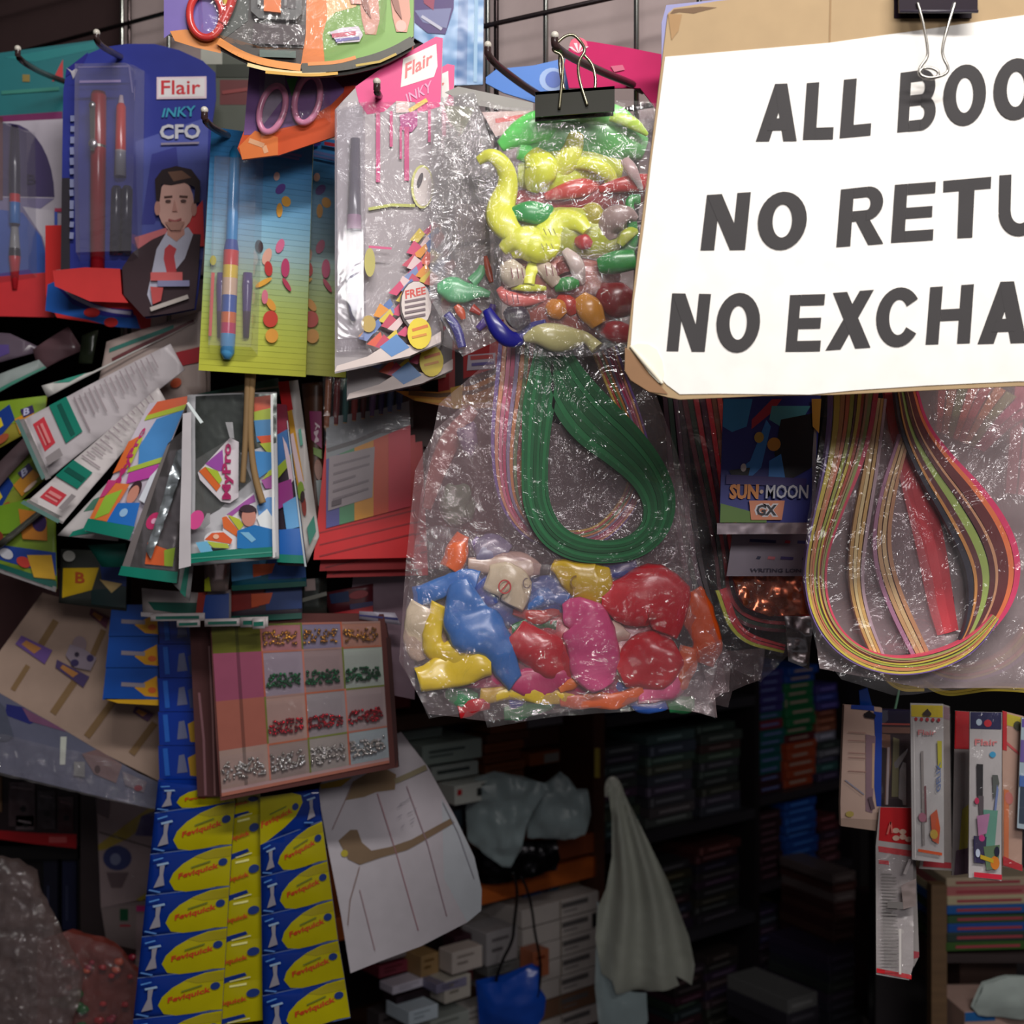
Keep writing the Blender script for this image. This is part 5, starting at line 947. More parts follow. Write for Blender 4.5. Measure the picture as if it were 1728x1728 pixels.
# ---------------------------------------------------------------- colour pencil packs
cpn = crop(330, 400, 450/1728); cpl = crop(330, 750, 450/1728)
def pencils(lab, D, dx, dy, top):
    t = T('pencil_pack', lab, 'pencil pack', 620+dx, 800+dy, D, group='rainbow colour pencil packs', yaw=.15)
    f = lambda pts, c=cpn: [(x+dx, y+dy) for x, y in cp(c, pts)]
    m = t.part('wallet', label='red wallet printed in rainbow bands'); m.poly(f([(850,1350),(1370,1290),(1345,2030),(1300,1880),(1050,1930),(845,1990)]) if False else [(p[0]+dx, p[1]+dy) for p in ((551,755),(690,728),(700,955),(530,958))], (206,24,30), thick=4)
    for y0 in (905, 925, 944): m.line([(540+dx,y0+8+dy),(700+dx,y0-30+dy)], 2.5, (150,14,24))
    if top:
        m.poly([(p[0]+dx, p[1]+dy) for p in ((551,720),(640,705),(690,690),(692,748),(551,790))], (140,146,150)); m.line([(p[0]+dx,p[1]+dy) for p in ((552,775),(600,760),(640,742),(690,738))], 7, (96,92,94))
        bx = [551,573,598,630,655,692]; bc = [(84,84,150),(80,140,100),(214,146,40),(206,74,36),(206,28,56)]
        for k in range(5):
            x0, x1 = bx[k], bx[k+1]; y = lambda x: 790-(x-551)*.42; b = lambda x: 905-(x-551)*.26
            m.poly([(x0+dx,y(x0)+dy),(x1+dx,y(x1)+dy),(x1+dx,b(x1)+dy),(x0+dx,b(x0)+dy)], bc[k])
        q = [(p[0]+dx, p[1]+dy) for p in ((556,786),(632,768),(628,853),(554,876))]; m.poly(q, (160,148,152)); m.q(q)
        for k in range(5): m.line([(.1,.18+k*.16),(.9 if k != 2 else .6,.16+k*.16)], .045, (130,118,124))
        m.rect(.08,.84,.3,.94,(96,84,90)); m.xf = None
        cs = [(150,90,60),(110,30,36),(60,110,110),(150,50,44),(90,30,36),(120,90,150),(50,50,110),(80,110,160),(40,64,120)]
        for k, c in enumerate(cs):
            p = t.part('colour_pencil', label='coloured pencil'); x = 556+k*15; p.o = 2
            p.lathe((x+dx,640+dy),(x-4+dx,745-k*4+dy), [(0,5,c),(.05,6,c),(.85,6,c),(.9,6,(190,150,110)),(.98,2,c),(1,1,c)], n=6)
        b = t.part('clear_front'); b.sheet([(p[0]+dx, p[1]+dy) for p in ((545,640),(695,640),(697,735),(548,770))], FILM, 12, amp=3, seed=61, step=14)
    else:
        y = lambda x: 905-(x-551)*.26
        for k, c in enumerate(((50,40,110),(80,60,110),(60,110,70),(170,120,40))): m.poly([(575+k*24+dx,926-k*6+dy),(597+k*24+dx,920-k*6+dy),(597+k*24+dx,930-k*6+dy),(573+k*24+dx,937-k*6+dy)], c, o=5)
    t.end()
pencils('rainbow colour pencil pack hindmost of the three, only its red wallet showing', 1.235, 22, 16, False)
pencils('rainbow colour pencil pack in the middle of the three, red lower edge showing', 1.22, 10, 5, False)
pencils('rainbow colour pencil pack in front with pale label and pencil tips', 1.20, 0, -14, True)
m = one('pencil_pack', 'deep red pencil wallet standing beyond the rainbow packs', 'pencil pack', 710, 830, 1.25); m.poly([(692,690),(716,690),(712,880),(692,890)], (120,16,22), thick=4); m.poly([(690,640),(760,690),(760,760),(690,750)], (70,34,30)); m.end()
m = one('brown_sleeve', 'dark brown empty sleeve in the gap beside the pencil packs', 'sleeve', 720, 730, 1.26); m.poly([(680,660),(850,680),(850,960),(700,960)], (74,36,34), 'film', thick=4); m.end()
m = one('brown_sleeve', 'mauve crumpled sleeve hanging under the red pencil packs', 'sleeve', 670, 1000, 1.27); m.poly([(600,930),(700,930),(700,1180),(650,1170),(640,1040),(590,1040)], (130,108,120), 'film', thick=3); m.end()
# ---------------------------------------------------------------- bead chart
c5 = crop(200, 1050, 650/1657)
t = T('bead_chart', 'brown board of pastel squares holding packets of green, red and silver beads', 'bead chart', 500, 1190, 1.25, yaw=-.08)
m = t.part('board'); m.poly(cp(c5, [(392,-40),(1150,-40),(1168,60),(1212,612),(440,768),(420,500)]), (92,48,44), 'matte', thick=10)
m.poly(cp(c5, [(1160,60),(1180,60),(1214,560),(1200,612)]), (60,30,30), 'matte')
GAIN[0] = .72; m = t.part('chart_sheet'); m.o = 10.6; Q = cp(c5, [(400,10),(1135,-10),(1175,590),(447,745)]); m.poly(Q, (206,170,170), thick=1); m.q(Q)
colx = [0, .29, .53, .765, 1.0]; rowy = [0, .17, .45, .74, .965]
cell = [[(116,116,36),(196,130,136),(150,140,170),(196,140,120)], [(176,90,120),(176,160,176),(176,150,150),(190,200,190)], [(190,112,96),(196,160,150),(176,166,170),(190,170,170)], [(190,160,150),(170,150,144),(176,166,160),(176,190,196)]]
cells = []
for r in range(4):
    for c in range(4):
        x0, x1, y0, y1 = colx[c], colx[c+1], rowy[r], rowy[r+1]; k = cell[r][c]
        m.rect(x0, y0, x1, y1, k, o=12.2)
        if c == 0: m.rect(x0+.14, y0, x0+.16, y1, tuple(int(v*.75) for v in k), o=12.6)
        else:
            m.rect(x0, y0, x1, y0+.012, [(206,120,90),(140,150,70),(206,130,110),(190,150,140)][(r+c) % 4], o=12.8); m.rect(x0, y0, x0+.01, y1, [(214,110,80),(130,140,60),(226,140,120)][(r+2*c) % 3], o=12.9)
        if c or r == 3: cells.append((r, c, x0, x1, y0, y1))
m.line([(0,.995),(1,.995)], .02, (206,130,110), o=12.8); GAIN[0] = 1.0
m.xf = None; qf = qm(Q); BC = {0:(176,120,40), 1:(10,90,50), 2:(150,16,34), 3:(190,186,180)}
for r, c, x0, x1, y0, y1 in cells:
    pk = t.part('bead_packet', label='small packet of %s beads' % ['gold','green','red','silver'][r]); R = random.Random(r*9+c)
    yb = y1-.04 if r != 0 else y1-.03; w = x1-x0
    q0, q1 = qf(x0+.02, yb-.14), qf(x1-.02, yb+.01); b_ = t.part('beads', pk); b_.o = 15
    for n in range(96 if r else 60):
        u = x0+.02+(w-.04)*R.random(); v = yb-.085*R.random()**1.1*(1 if r != 3 else 1.25)-.01
        x, y = qf(u, v); rr = R.uniform(1.9, 3.1); col = BC[r] if R.random() > .25 else tuple(min(255, int(v*1.5)) for v in BC[r])
        b_.blob(x, y, rr, rr, rr, col, 'bead', amp=0, o=15+R.uniform(0, 2.5), sub=1)
    pk.sheet([qf(x0+.015,y0+.03),qf(x1-.01,y0+.03),qf(x1-.01,yb+.02),qf(x0+.015,yb+.02)], FILM, 20, amp=1.5, freq=.1, seed=r*5+c, step=12)
t.end()
m = one('brown_board', 'narrow edge of a second brown chart board behind the bead chart', 'board', 350, 1200, 1.29); m.poly(cp(c5, [(310,-30),(405,-30),(445,745),(345,745)]), (76,38,38), 'matte', thick=8); m.line(cp(c5, [(352,300),(372,500),(380,740)]), 4, (130,90,96)); m.line(cp(c5, [(395,100),(410,400),(420,740)]), 3, (140,100,100)); m.end()
# ---------------------------------------------------------------- glue sachet strips
def sachet(m, q, narrow=False, flip=False):
    m.q(q); YY = (178,168,12); BB = (12,46,130)
    m.poly([(0,0),(1,0),(1,1),(0,1)], BB, 'gloss', thick=3)
    if narrow:
        m.poly([(0,0),(.93,0),(1,0),(1,1),(0,1)], YY, 'gloss'); m.poly([(0,.86),(.55,.78),(.6,.86),(.3,.92),(0,1)], BB); m.line([(.15,.08),(.6,.06)], .05, (240,236,150)); m.line([(.15,.96),(.7,.9)], .03, (240,236,170))
        m.text('Feviquick'[3:], [(.0,.40),(.62,.33),(.64,.47),(.0,.56)], (196,70,30), .03); m.ell(.78,.28,.17,.10,(20,50,120))
    else:
        m.poly([(.27,.70),(.31,.50),(.42,.30),(.58,.14),(.78,.03),(1,0),(1,.97),(.86,.95),(.66,.99),(.48,1.0),(.34,.93)] if not flip else [(0,0),(.55,0),(.7,.1),(.72,.3),(.6,.6),(.4,.8),(.1,.98),(0,1)], YY, 'gloss')
        if not flip: m.poly([(.55,.16),(.8,.05),(1,.05),(1,.25),(.7,.25)], (160,148,12))
        X0, X1 = (.38,.86) if not flip else (.02,.55)
        m.text('Feviquick', [(X0,.52),(X1,.36),(X1,.53),(X0,.70)], (196,60,30), .03); m.ell(X1+.05,.36,.055,.09,(20,50,120)); m.line([(X0+.15,.40),(X1-.1,.30)], .03, (110,120,40))
        bx = .16 if not flip else .85
        m.poly([(bx-.015,.28),(bx+.045,.26),(bx+.035,.5),(bx+.06,.76),(bx-.07,.8),(bx-.01,.5)], (150,146,156)); m.line([(bx-.05,.25),(bx+.09,.22)], .05, (150,180,210)); m.line([(bx-.12,.83),(bx+.02,.92)], .03, (90,140,210)); m.line([(bx+.02,.08),(bx-.1,.12)], .03, (90,150,220))
    m.xf = None
def strip(lab, rows, D, narrow=False, flips=(), yaw=0):
    """rows: left x, left y, right x, right y of each tear line."""
    a, b = rows[0], rows[-1]; t = T('glue_sachet_strip', lab, 'glue sachets', (a[0]+b[2])/2, (a[1]+b[3])/2, D, group='strips of yellow and blue glue sachets', yaw=yaw)
    for k, (r0, r1) in enumerate(zip(rows, rows[1:])):
        m = t.part('sachet'); m.STEP = .9; q = [(r0[0],r0[1]),(r0[2],r0[3]),(r1[2],r1[3]),(r1[0],r1[1])]; sachet(m, q, narrow, k in flips)
        cx = (r0[0]+r0[2])/2; cy = (r0[1]+r1[3])/2; w = (r0[2]-r0[0])/2; h = (r1[1]-r0[1])/2
        m.warp(lambda x, y: 3*max(0, 1-((x-cx)/w)**2)*max(0, 1-((y-cy)/h)**2), step=14)
        s = t.part('crimp', m, label='pale crimp line'); s.obj = None; s.o = 4.2; s.line([(r1[0],r1[1]-1),(r1[2],r1[3]-1)], 1.6, (90,110,160))
    # parents must exist before their children
    for p in t.parts: p.end()
strip('broad glue sachet strip with full yellow ovals below the bead chart', [(268,1318,392,1330),(262,1372,398,1352)]+[(262-k*7.2,1372+k*69.5,396-k*4.0,1356+k*69.5) for k in range(1,7)], 1.30)
strip('narrow glue sachet strip overlapped by the broad one', [(388,1335,440,1335)]+[(396-k*4.2,1400+k*69.5-20,441+k*.6,1392+k*69.5-20) for k in range(0,6)], 1.305, narrow=True)
rowsC = [(440,1344,538,1330),(440,1425,544,1385),(441,1480,553,1452),(442,1545,562,1518),(443,1612,571,1586),(444,1680,582,1650),(446,1750,592,1716)]
strip('slanted glue sachet strip beside the white corrugated card', rowsC, 1.29, flips=(0,))
t = T('glue_sachet_strip', 'dark blue sachet strip running down behind the bead chart', 'glue sachets', 300, 1200, 1.315, group='strips of yellow and blue glue sachets')
for k in range(6):
    y0 = 1030+k*57; m = t.part('sachet'); m.poly([(268,y0),(340,y0),(342,y0+56),(270,y0+56)], (12,48,140), 'gloss', thick=3); m.poly([(318,y0+20),(345,y0+6),(345,y0+52),(322,y0+50)], (170,130,30) if k > 2 else (60,70,110)); m.poly([(303,y0+16),(312,y0+14),(318,y0+44),(300,y0+46)], (96,100,130)); m.line([(280,y0+4),(284,y0+50)], 8, (30,90,180))
t.end()
t = T('glue_sachet_strip', 'short blue sachet strip with half-hidden flame-shaped ovals', 'glue sachets', 225, 1110, 1.33, group='strips of yellow and blue glue sachets')
for k in range(3):
    y0 = 1020+k*53; m = t.part('sachet'); m.poly([(190-k*5,y0),(268,y0),(268,y0+54),(184-k*5,y0+54)], (22,80,170), 'gloss', thick=3); m.poly([(228,y0+34),(266,y0+14),(268,y0+50),(246,y0+48)], (222,160,30)); m.line([(206,y0+28),(246,y0+30)], 7, (150,140,150)); m.ell(258,y0+38,7,5,(214,100,40))
m = t.part('sachet', label='yellow torn edge'); m.poly([(174,1178),(268,1180),(268,1190),(200,1186)], (222,170,30), thick=3)
t.end()
# ---------------------------------------------------------------- white corrugated card
t = T('corrugated_card', 'worn white corrugated card with torn brown tape patches and ruled red lines', 'card', 680, 1430, 1.34, yaw=.05)
m = t.part('card_sheet'); m.fx = 'matte'
m.poly(cp(c5, [(870,690),(1000,560),(1215,470),(1330,620),(1450,840),(1530,1010),(1562,1150),(1560,1240),(1500,1290),(1300,1390),(1130,1450),(1000,1500),(960,1250),(900,940),(865,740)]), (206,200,206), thick=6)
m.poly(cp(c5, [(1390,760),(1450,840),(1530,1010),(1562,1150),(1560,1240),(1500,1290),(1400,1100)]), (200,206,212))
m.poly(cp(c5, [(870,690),(1010,660),(960,700),(875,710)]), (196,160,60))
m.poly(cp(c5, [(975,760),(1010,680),(1080,640),(1150,625),(1195,650),(1190,715),(1110,725),(1060,745)]), (150,126,96)); m.line(cp(c5, [(1190,680),(1260,650),(1325,620)]), 9, (160,150,120))
m.poly(cp(c5, [(950,930),(1000,885),(1030,885),(1050,940),(1090,975),(1170,960),(1260,930),(1430,840),(1445,860),(1270,960),(1240,975),(1130,1005),(1040,1035),(990,1010)]), (140,116,90)); m.ell(*c5(975,985), 6, 6, (196,180,60))
m.line(cp(c5, [(1115,730),(1200,1000),(1290,1320)]), 1.6, (170,120,130)); m.line(cp(c5, [(1240,700),(1330,950),(1412,1260)]), 1.6, (160,130,140)); m.line(cp(c5, [(1040,1140),(1105,1400)]), 1.6, (170,140,146)); m.line(cp(c5, [(1395,770),(1460,900),(1530,1100)]), 1.4, (160,160,170)); m.line(cp(c5, [(1010,690),(960,800),(925,880)]), 1.4, (160,130,130)); m.line(cp(c5, [(1040,1040),(1000,1180),(990,1290)]), 1.4, (150,120,110))
R = random.Random(9)
for k in range(9): x = 1200+R.uniform(0,80); y = 760+k*14; m.line(cp(c5, [(x,y),(x+R.uniform(10,30),y-12)]), 1.2, (170,166,176))
t.end()
# ---------------------------------------------------------------- beige cards at the left
cL = crop(0, 1000, 450/1728)
t = T('clip_card', 'beige card sheet of small brown sticks with purple labels at the photo edge', 'card', 130, 1170, 1.40)
m = t.part('card_sheet'); m.fx = 'matte'
m.poly(cp(cL, [(270,-10),(420,60),(700,100),(1060,150),(1060,1220),(900,1160),(600,1010),(420,880),(0,650),(-200,560),(-200,700),(0,400)]) if False else cp(cL, [(280,0),(500,60),(1060,150),(1060,1230),(620,1010),(420,890),(0,655),(-120,590),(-40,440)]), (176,150,134), thick=4)
for (a, b), (c, d), w in (((370,180),(270,340),13),((190,470),(90,630),10),((500,560),(350,780),13),((740,700),(570,930),13),((1010,840),(860,1040),13),((680,240),(610,400),11)): m.line(cp(cL, [(a,b),(c,d)]), w*.9, (140,110,74))
for q, c in (([(150,275),(350,370),(300,460),(110,330)], (110,80,150)), ([(380,430),(590,540),(550,610),(370,480)], (80,64,110)), ([(600,100),(720,160),(700,230),(590,140)], (110,60,80)), ([(890,730),(1010,780),(970,830),(870,770)], (100,70,100))):
    m.poly(cp(cL, q), c); m.q(cp(cL, q)); m.poly([(.2,.2),(.7,.2),(.6,.8),(.15,.7)], (190,130,70)); m.xf = None
m.ell(*cL(530,330), 12, 14, (150,130,136)); m.poly(cp(cL, [(470,330),(560,360),(640,420),(600,500),(500,480),(440,400)]), (150,136,150)); m.ell(*cL(500,450), 7, 6, (60,50,96)); m.ell(*cL(600,420), 6, 6, (60,50,96)); m.ell(*cL(515,395), 4, 4, (50,40,60))
t.end()
t = T('clear_bag', 'slate-blue plastic bag slung under the beige card sheet', 'bag', 130, 1270, 1.38)
m = t.part('back_film', label='slate blue film'); m.fx = 'film'; m.poly(cp(cL, [(-150,540),(0,650),(420,890),(620,1010),(900,1170),(1060,1240),(1060,1400),(960,1390),(500,1280),(0,1160),(-150,1100)]), (96,98,118), 'film', thick=4)
m.poly(cp(cL, [(50,720),(160,740),(250,830),(200,850),(40,790)]), (40,44,110)); m.poly(cp(cL, [(150,740),(380,860),(440,900),(200,830)]), (120,80,110)); m.poly(cp(cL, [(400,930),(440,930),(430,1110),(395,1110)]), (196,200,190)); m.poly(cp(cL, [(0,700),(40,740),(100,930),(60,960),(0,960)]), (80,84,100))
m.poly(cp(cL, [(540,1040),(640,1010),(800,1110),(760,1230),(620,1170)]), (120,96,96)); m.ell(*cL(640,1140), 5, 7, (70,50,50)); m.poly(cp(cL, [(800,1150),(960,1220),(940,1290),(820,1240)]), (120,110,120)); m.ell(*cL(905,1260), 7, 5, (130,50,60)); m.poly(cp(cL, [(490,1090),(560,1090),(560,1190),(490,1180)]), (130,130,130))
m = t.part('front_film'); m.sheet(cp(cL, [(-150,850),(0,900),(400,1000),(700,1060),(1000,1200),(1040,1400),(700,1330),(0,1170),(-150,1120)]), CRINK, 12, amp=6, freq=.06, seed=71, step=9)
t.end()
# ---------------------------------------------------------------- the shelves at the back of the shop
A40 = math.radians(40); SO = P(800, 1500, 2.0); SU = Vector((math.cos(A40), math.sin(A40), 0)); SN = Vector((-math.sin(A40), math.cos(A40), 0))
def ux(px): t = (px-864)/F; return (2*t+.0593)/(.766-.643*t)
def zx(px, py): return 1.5-(py-864)/F*(2+.643*ux(px))
def shelfmesh(name, x, off, z, w, d, h, col, fx='card', prints=(), parent=None, bev=0, label=None, cat=None, group=None, jit=0.0, kind=None):
    """A box standing on the shelf plane: x along the shelf, off towards the viewer."""
    bm = bmesh.new(); boxm(bm, 0, w, 0, d, 0, h)
    if bev: bmesh.ops.bevel(bm, geom=bm.edges[:], offset=bev, segments=1, affect='EDGES')
    bmesh.ops.recalc_face_normals(bm, faces=bm.faces)
    ms = [mat(col, fx)]; e = .0009
    for k, (u0, v0, u1, v1, c) in enumerate(prints):
        m_ = mat(c, fx)
        if m_ not in ms: ms.append(m_)
        y = -e-k*.0002; f = bm.faces.new([bm.verts.new(p) for p in ((u0*w, y, (1-v1)*h), (u1*w, y, (1-v1)*h), (u1*w, y, (1-v0)*h), (u0*w, y, (1-v0)*h))]); f.material_index = ms.index(m_)
    me = bpy.data.meshes.new(name); bm.to_mesh(me); bm.free(); [me.materials.append(m_) for m_ in ms]
    o = bpy.data.objects.new(name, me)
    if parent is not None:
        o.parent = parent; o.location = (x, -off, z)
    else:
        o.location = Vector((SO.x, SO.y, 0))+SU*x-SN*off+Vector((0, 0, z)); o.rotation_euler = (0, 0, A40+jit)
    for kk, vv in (('label', label), ('category', cat), ('group', group), ('kind', kind)):
        if vv: o[kk] = vv
    COL.objects.link(o); return o
def case_root(name, label, cat):
    o = bpy.data.objects.new(name, None); o.location = (SO.x, SO.y, 0); o.rotation_euler = (0, 0, A40); o['label'] = label; o['category'] = cat; COL.objects.link(o); return o
WD, DK = (150,84,44), (40,32,34)
uL, u1, uA, uB, uC = ux(430), ux(1006), ux(1024), ux(1281), ux(1436)
cab = case_root('wooden_cabinet', 'orange-brown wooden shelf cabinet full of boxes behind the hanging merchandise', 'cabinet')
for z, c, th in ((1.195, (70,44,34), .022), (.895, (196,98,36), .034), (.615, (90,56,40), .02)):
    shelfmesh('shelf_board', uL, 0, z-th if z > 1 else z-.012, u1-uL, .34, th, c, 'wood', parent=cab)
shelfmesh('upright', u1-.006, 0, 0, .026, .34, 1.6, (84,48,36), 'wood', parent=cab); shelfmesh('upright', uL-.03, 0, 0, .026, .34, 1.6, (84,48,36), 'wood', parent=cab)
shelfmesh('back_panel', uL, -.345, 0, u1-uL, .01, 1.6, (36,26,28), 'matte', parent=cab)
bA = case_root('bookcase', 'black bookcase with rows of dim grey books behind the white carrier bag', 'bookcase')
for z in (1.15, .935, .738, .54, .34, .12):
    shelfmesh('shelf_board', uA, .0, z-.018, uB-uA-.012, .26, .018, (44,42,48), parent=bA)
shelfmesh('upright', uB-.012, .0, 0, .014, .26, 1.7, (26,22,26), parent=bA); shelfmesh('back_panel', uA, -.26, 0, uB-uA, .01, 1.7, (22,18,22), 'matte', parent=bA)
bB = case_root('bookcase', 'far black bookcase with coloured book stacks between the carrier bag and the pen refills', 'bookcase')
for z in (1.36, .952, .785, .59, .38, .15):
    shelfmesh('shelf_board', uB+.003, .0, z-.015, uC-uB, .24, .015, (40,36,42), parent=bB)
shelfmesh('upright', uC+.003, .0, 0, .03, .24, 1.7, (20,16,20), parent=bB); shelfmesh('back_panel', uB+.003, -.25, 0, uC-uB, .01, 1.7, (20,16,20), 'matte', parent=bB)
ORD = ['top', 'second', 'third', 'fourth', 'fifth', 'sixth', 'seventh', 'eighth', 'ninth', 'tenth', 'eleventh', 'twelfth', 'thirteenth', 'fourteenth', 'fifteenth', 'sixteenth']
Rb = random.Random(12)
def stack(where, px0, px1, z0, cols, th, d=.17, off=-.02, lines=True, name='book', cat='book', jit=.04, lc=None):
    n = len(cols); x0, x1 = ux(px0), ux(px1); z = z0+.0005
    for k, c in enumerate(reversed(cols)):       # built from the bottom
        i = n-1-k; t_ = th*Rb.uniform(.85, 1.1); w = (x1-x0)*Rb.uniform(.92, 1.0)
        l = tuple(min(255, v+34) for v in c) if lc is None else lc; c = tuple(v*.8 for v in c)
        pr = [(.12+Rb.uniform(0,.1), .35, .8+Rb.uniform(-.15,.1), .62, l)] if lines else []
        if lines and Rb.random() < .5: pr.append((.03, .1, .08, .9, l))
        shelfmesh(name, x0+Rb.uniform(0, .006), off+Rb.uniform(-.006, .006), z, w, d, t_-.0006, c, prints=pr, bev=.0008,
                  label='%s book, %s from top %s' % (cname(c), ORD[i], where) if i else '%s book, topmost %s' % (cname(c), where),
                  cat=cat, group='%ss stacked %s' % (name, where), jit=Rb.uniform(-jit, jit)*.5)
        z += t_
def cname(c):
    r, g, b = c; mx, mn = max(c), min(c)
    if mx-mn < 26: return 'grey' if mx < 170 else 'whitish'
    if r == mx: return 'orange' if g > b+30 and r > 150 else ('dark red' if b < r-30 and r < 170 else 'reddish')
    if g == mx: return 'green' if b < g-20 else 'teal'
    return 'blue' if r < b-40 else 'violet'
def greys(n, base=(70,74,80), s=14): return [tuple(int(v+Rb.uniform(-s, s)) for v in base) for _ in range(n)]
# bookcase A
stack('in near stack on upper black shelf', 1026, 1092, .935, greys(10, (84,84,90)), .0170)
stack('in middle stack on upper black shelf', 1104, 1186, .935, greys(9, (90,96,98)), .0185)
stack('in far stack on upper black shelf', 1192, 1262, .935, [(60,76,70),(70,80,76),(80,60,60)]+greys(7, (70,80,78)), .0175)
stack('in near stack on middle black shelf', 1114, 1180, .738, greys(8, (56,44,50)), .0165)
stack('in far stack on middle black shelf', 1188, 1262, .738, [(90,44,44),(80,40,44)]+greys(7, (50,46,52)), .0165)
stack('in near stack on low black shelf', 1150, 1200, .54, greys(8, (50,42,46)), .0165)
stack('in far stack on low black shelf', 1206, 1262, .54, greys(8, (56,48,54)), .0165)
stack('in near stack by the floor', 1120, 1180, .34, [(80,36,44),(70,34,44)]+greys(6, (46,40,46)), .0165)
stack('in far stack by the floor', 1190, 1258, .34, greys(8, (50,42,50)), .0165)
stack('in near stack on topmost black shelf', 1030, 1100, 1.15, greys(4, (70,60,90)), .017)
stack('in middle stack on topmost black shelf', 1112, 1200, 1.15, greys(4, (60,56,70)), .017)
# bookcase B
I, TL_, B_, GRN, DRD, ORN = (64,56,130), (24,96,100), (24,72,160), (30,116,70), (96,30,44), (176,72,40)
stack('of violet-teal stack, far bookcase', 1290, 1335, .952, [I,I,I,I,I,TL_,(130,40,60),TL_,TL_,TL_,TL_,TL_,(70,40,56),(64,36,50)], .0172, lc=(90,100,150))
stack('of green-orange stack, far bookcase', 1339, 1389, .952, [B_,B_,GRN,GRN,GRN,GRN,GRN,GRN,DRD,ORN,ORN,ORN,ORN,ORN], .0176, lc=(150,130,120))
stack('of violet-brown end stack, far bookcase', 1392, 1428, .952, [I,(50,60,140),I,(110,56,44),(130,70,50),(140,80,60),(140,140,160),(50,60,60),(110,110,120),(60,60,80),(50,90,90),(60,50,80)], .0170)
stack('of maroon stack, second far shelf', 1291, 1334, .785, [(56,30,40)]*8, .0170)
stack('of blue stack, second far shelf', 1338, 1392, .785, [(26,80,170)]*9, .0160, lc=(60,110,190))
stack('of dark red end stack, second far shelf', 1396, 1428, .785, [(90,36,44),(80,30,40),(60,40,60),(90,50,60),(70,36,40),(90,50,60)], .0160)
stack('of mauve stack, third far shelf', 1291, 1330, .59, greys(8, (60,50,70)), .0175)
stack('of mixed pale stack, third far shelf', 1336, 1384, .59, [(120,110,50),(90,84,110),(80,70,96),(84,76,100),(110,44,60),(70,60,84),(100,96,130)], .0175)
stack('of magazine end stack, third far shelf', 1388, 1428, .59, [(120,120,140),(150,150,170),(70,60,90),(190,190,210),(90,80,110),(160,60,100)], .0175)
stack('of grey stack, fourth far shelf', 1300, 1360, .38, greys(9, (56,50,64)), .0165)
stack('of dim end stack, fourth far shelf', 1366, 1428, .38, greys(9, (60,60,76)), .0165)
# brown stack leaning out beside the far bookcase
def free(name, lab, cat, px0, px1, py0, py1, D, col, dep=.12, prints=(), yaw=.5, group=None, fx='card', bev=.001):
    k = D/F; w = (px1-px0)*k/math.cos(yaw); h = (py1-py0)*k
    o = shelfmesh(name, 0, 0, 0, w, dep, h, col, fx, prints, bev=bev, label=lab, cat=cat, group=group); o.location = P(px0, py1, D); o.rotation_euler = (0, 0, yaw); return o
def pile(where, px0, px1, py0, py1, D, cols, dep=.15, yaw=.5, name='book', lc=None, slope=0, cat='book'):
    n = len(cols); h = (py1-py0)/n; dim = .62 if D > 2 else .85  # piles farther back get darker covers, standing in for dimmer light
    for i, c in enumerate(cols):
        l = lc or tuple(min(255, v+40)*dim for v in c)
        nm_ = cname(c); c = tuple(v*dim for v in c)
        free(name, '%s %s, %s in pile %s' % (nm_, name, 'topmost' if not i else ORD[i]+' from top', where), cat, px0+Rb.uniform(-2, 2), px1+Rb.uniform(-3, 3), py0+i*h+.3, py0+(i+1)*h, D+Rb.uniform(-.004, .004), c, dep,
             [(.1, .35, .8, .65, l)], yaw, group='%ss piled %s' % (name, where))
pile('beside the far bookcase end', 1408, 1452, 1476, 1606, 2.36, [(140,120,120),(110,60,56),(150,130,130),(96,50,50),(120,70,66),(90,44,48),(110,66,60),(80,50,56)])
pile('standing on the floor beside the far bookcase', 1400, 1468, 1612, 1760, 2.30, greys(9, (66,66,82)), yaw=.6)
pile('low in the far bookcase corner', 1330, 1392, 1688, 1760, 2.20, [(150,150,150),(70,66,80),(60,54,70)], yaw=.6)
# ------------- boxes in the cabinet
def cb(lab, px0, px1, py0, py1, col, name='carton', cat='box', dep=.16, off=-.02, prints=(), jit=0.0, group='cartons in the wooden cabinet'):
    x0, x1 = ux(px0), ux(px1); z1, z0 = zx(px0, py0), zx(px0, py1)
    return shelfmesh(name, x0, off, z0, x1-x0, dep, z1-z0, col, prints=prints, bev=.001, label=lab, cat=cat, group=group, jit=jit)
PG = (150,166,160); pt = ((.1,.3,.7,.42,(70,84,84)), (.1,.55,.5,.65,(90,104,104)))
cb('pale green-grey carton, uppermost beside the white corrugated card', 700, 800, 1256, 1290, PG, prints=pt, off=.02)
cb('pale green-grey carton with dark writing under the uppermost one', 716, 794, 1292, 1316, (166,176,172), prints=((.1,.3,.8,.55,(60,70,70)),), off=.02)
cb('white carton with a red dot and dark triangle', 734, 806, 1318, 1350, (206,210,204), prints=((.05,.2,.15,.5,(196,40,50)),(.5,.3,.75,.7,(40,44,44)),(.6,.1,.8,.2,(60,60,60))), off=.05)
cb('dark grey carton under the carton with the red dot', 752, 782, 1352, 1376, (70,76,80))
cb('blue-grey carton below the dark grey one', 752, 794, 1377, 1408, (90,116,130), prints=((.1,.3,.7,.5,(130,150,160)),))
cb('pale carton resting low beside the white corrugated card', 762, 795, 1409, 1444, (130,150,156), prints=((.2,.2,.5,.7,(70,90,110)),))
cb('dim grey-green carton on the stack beside the corrugated card', 690, 760, 1238, 1255, (110,124,120))
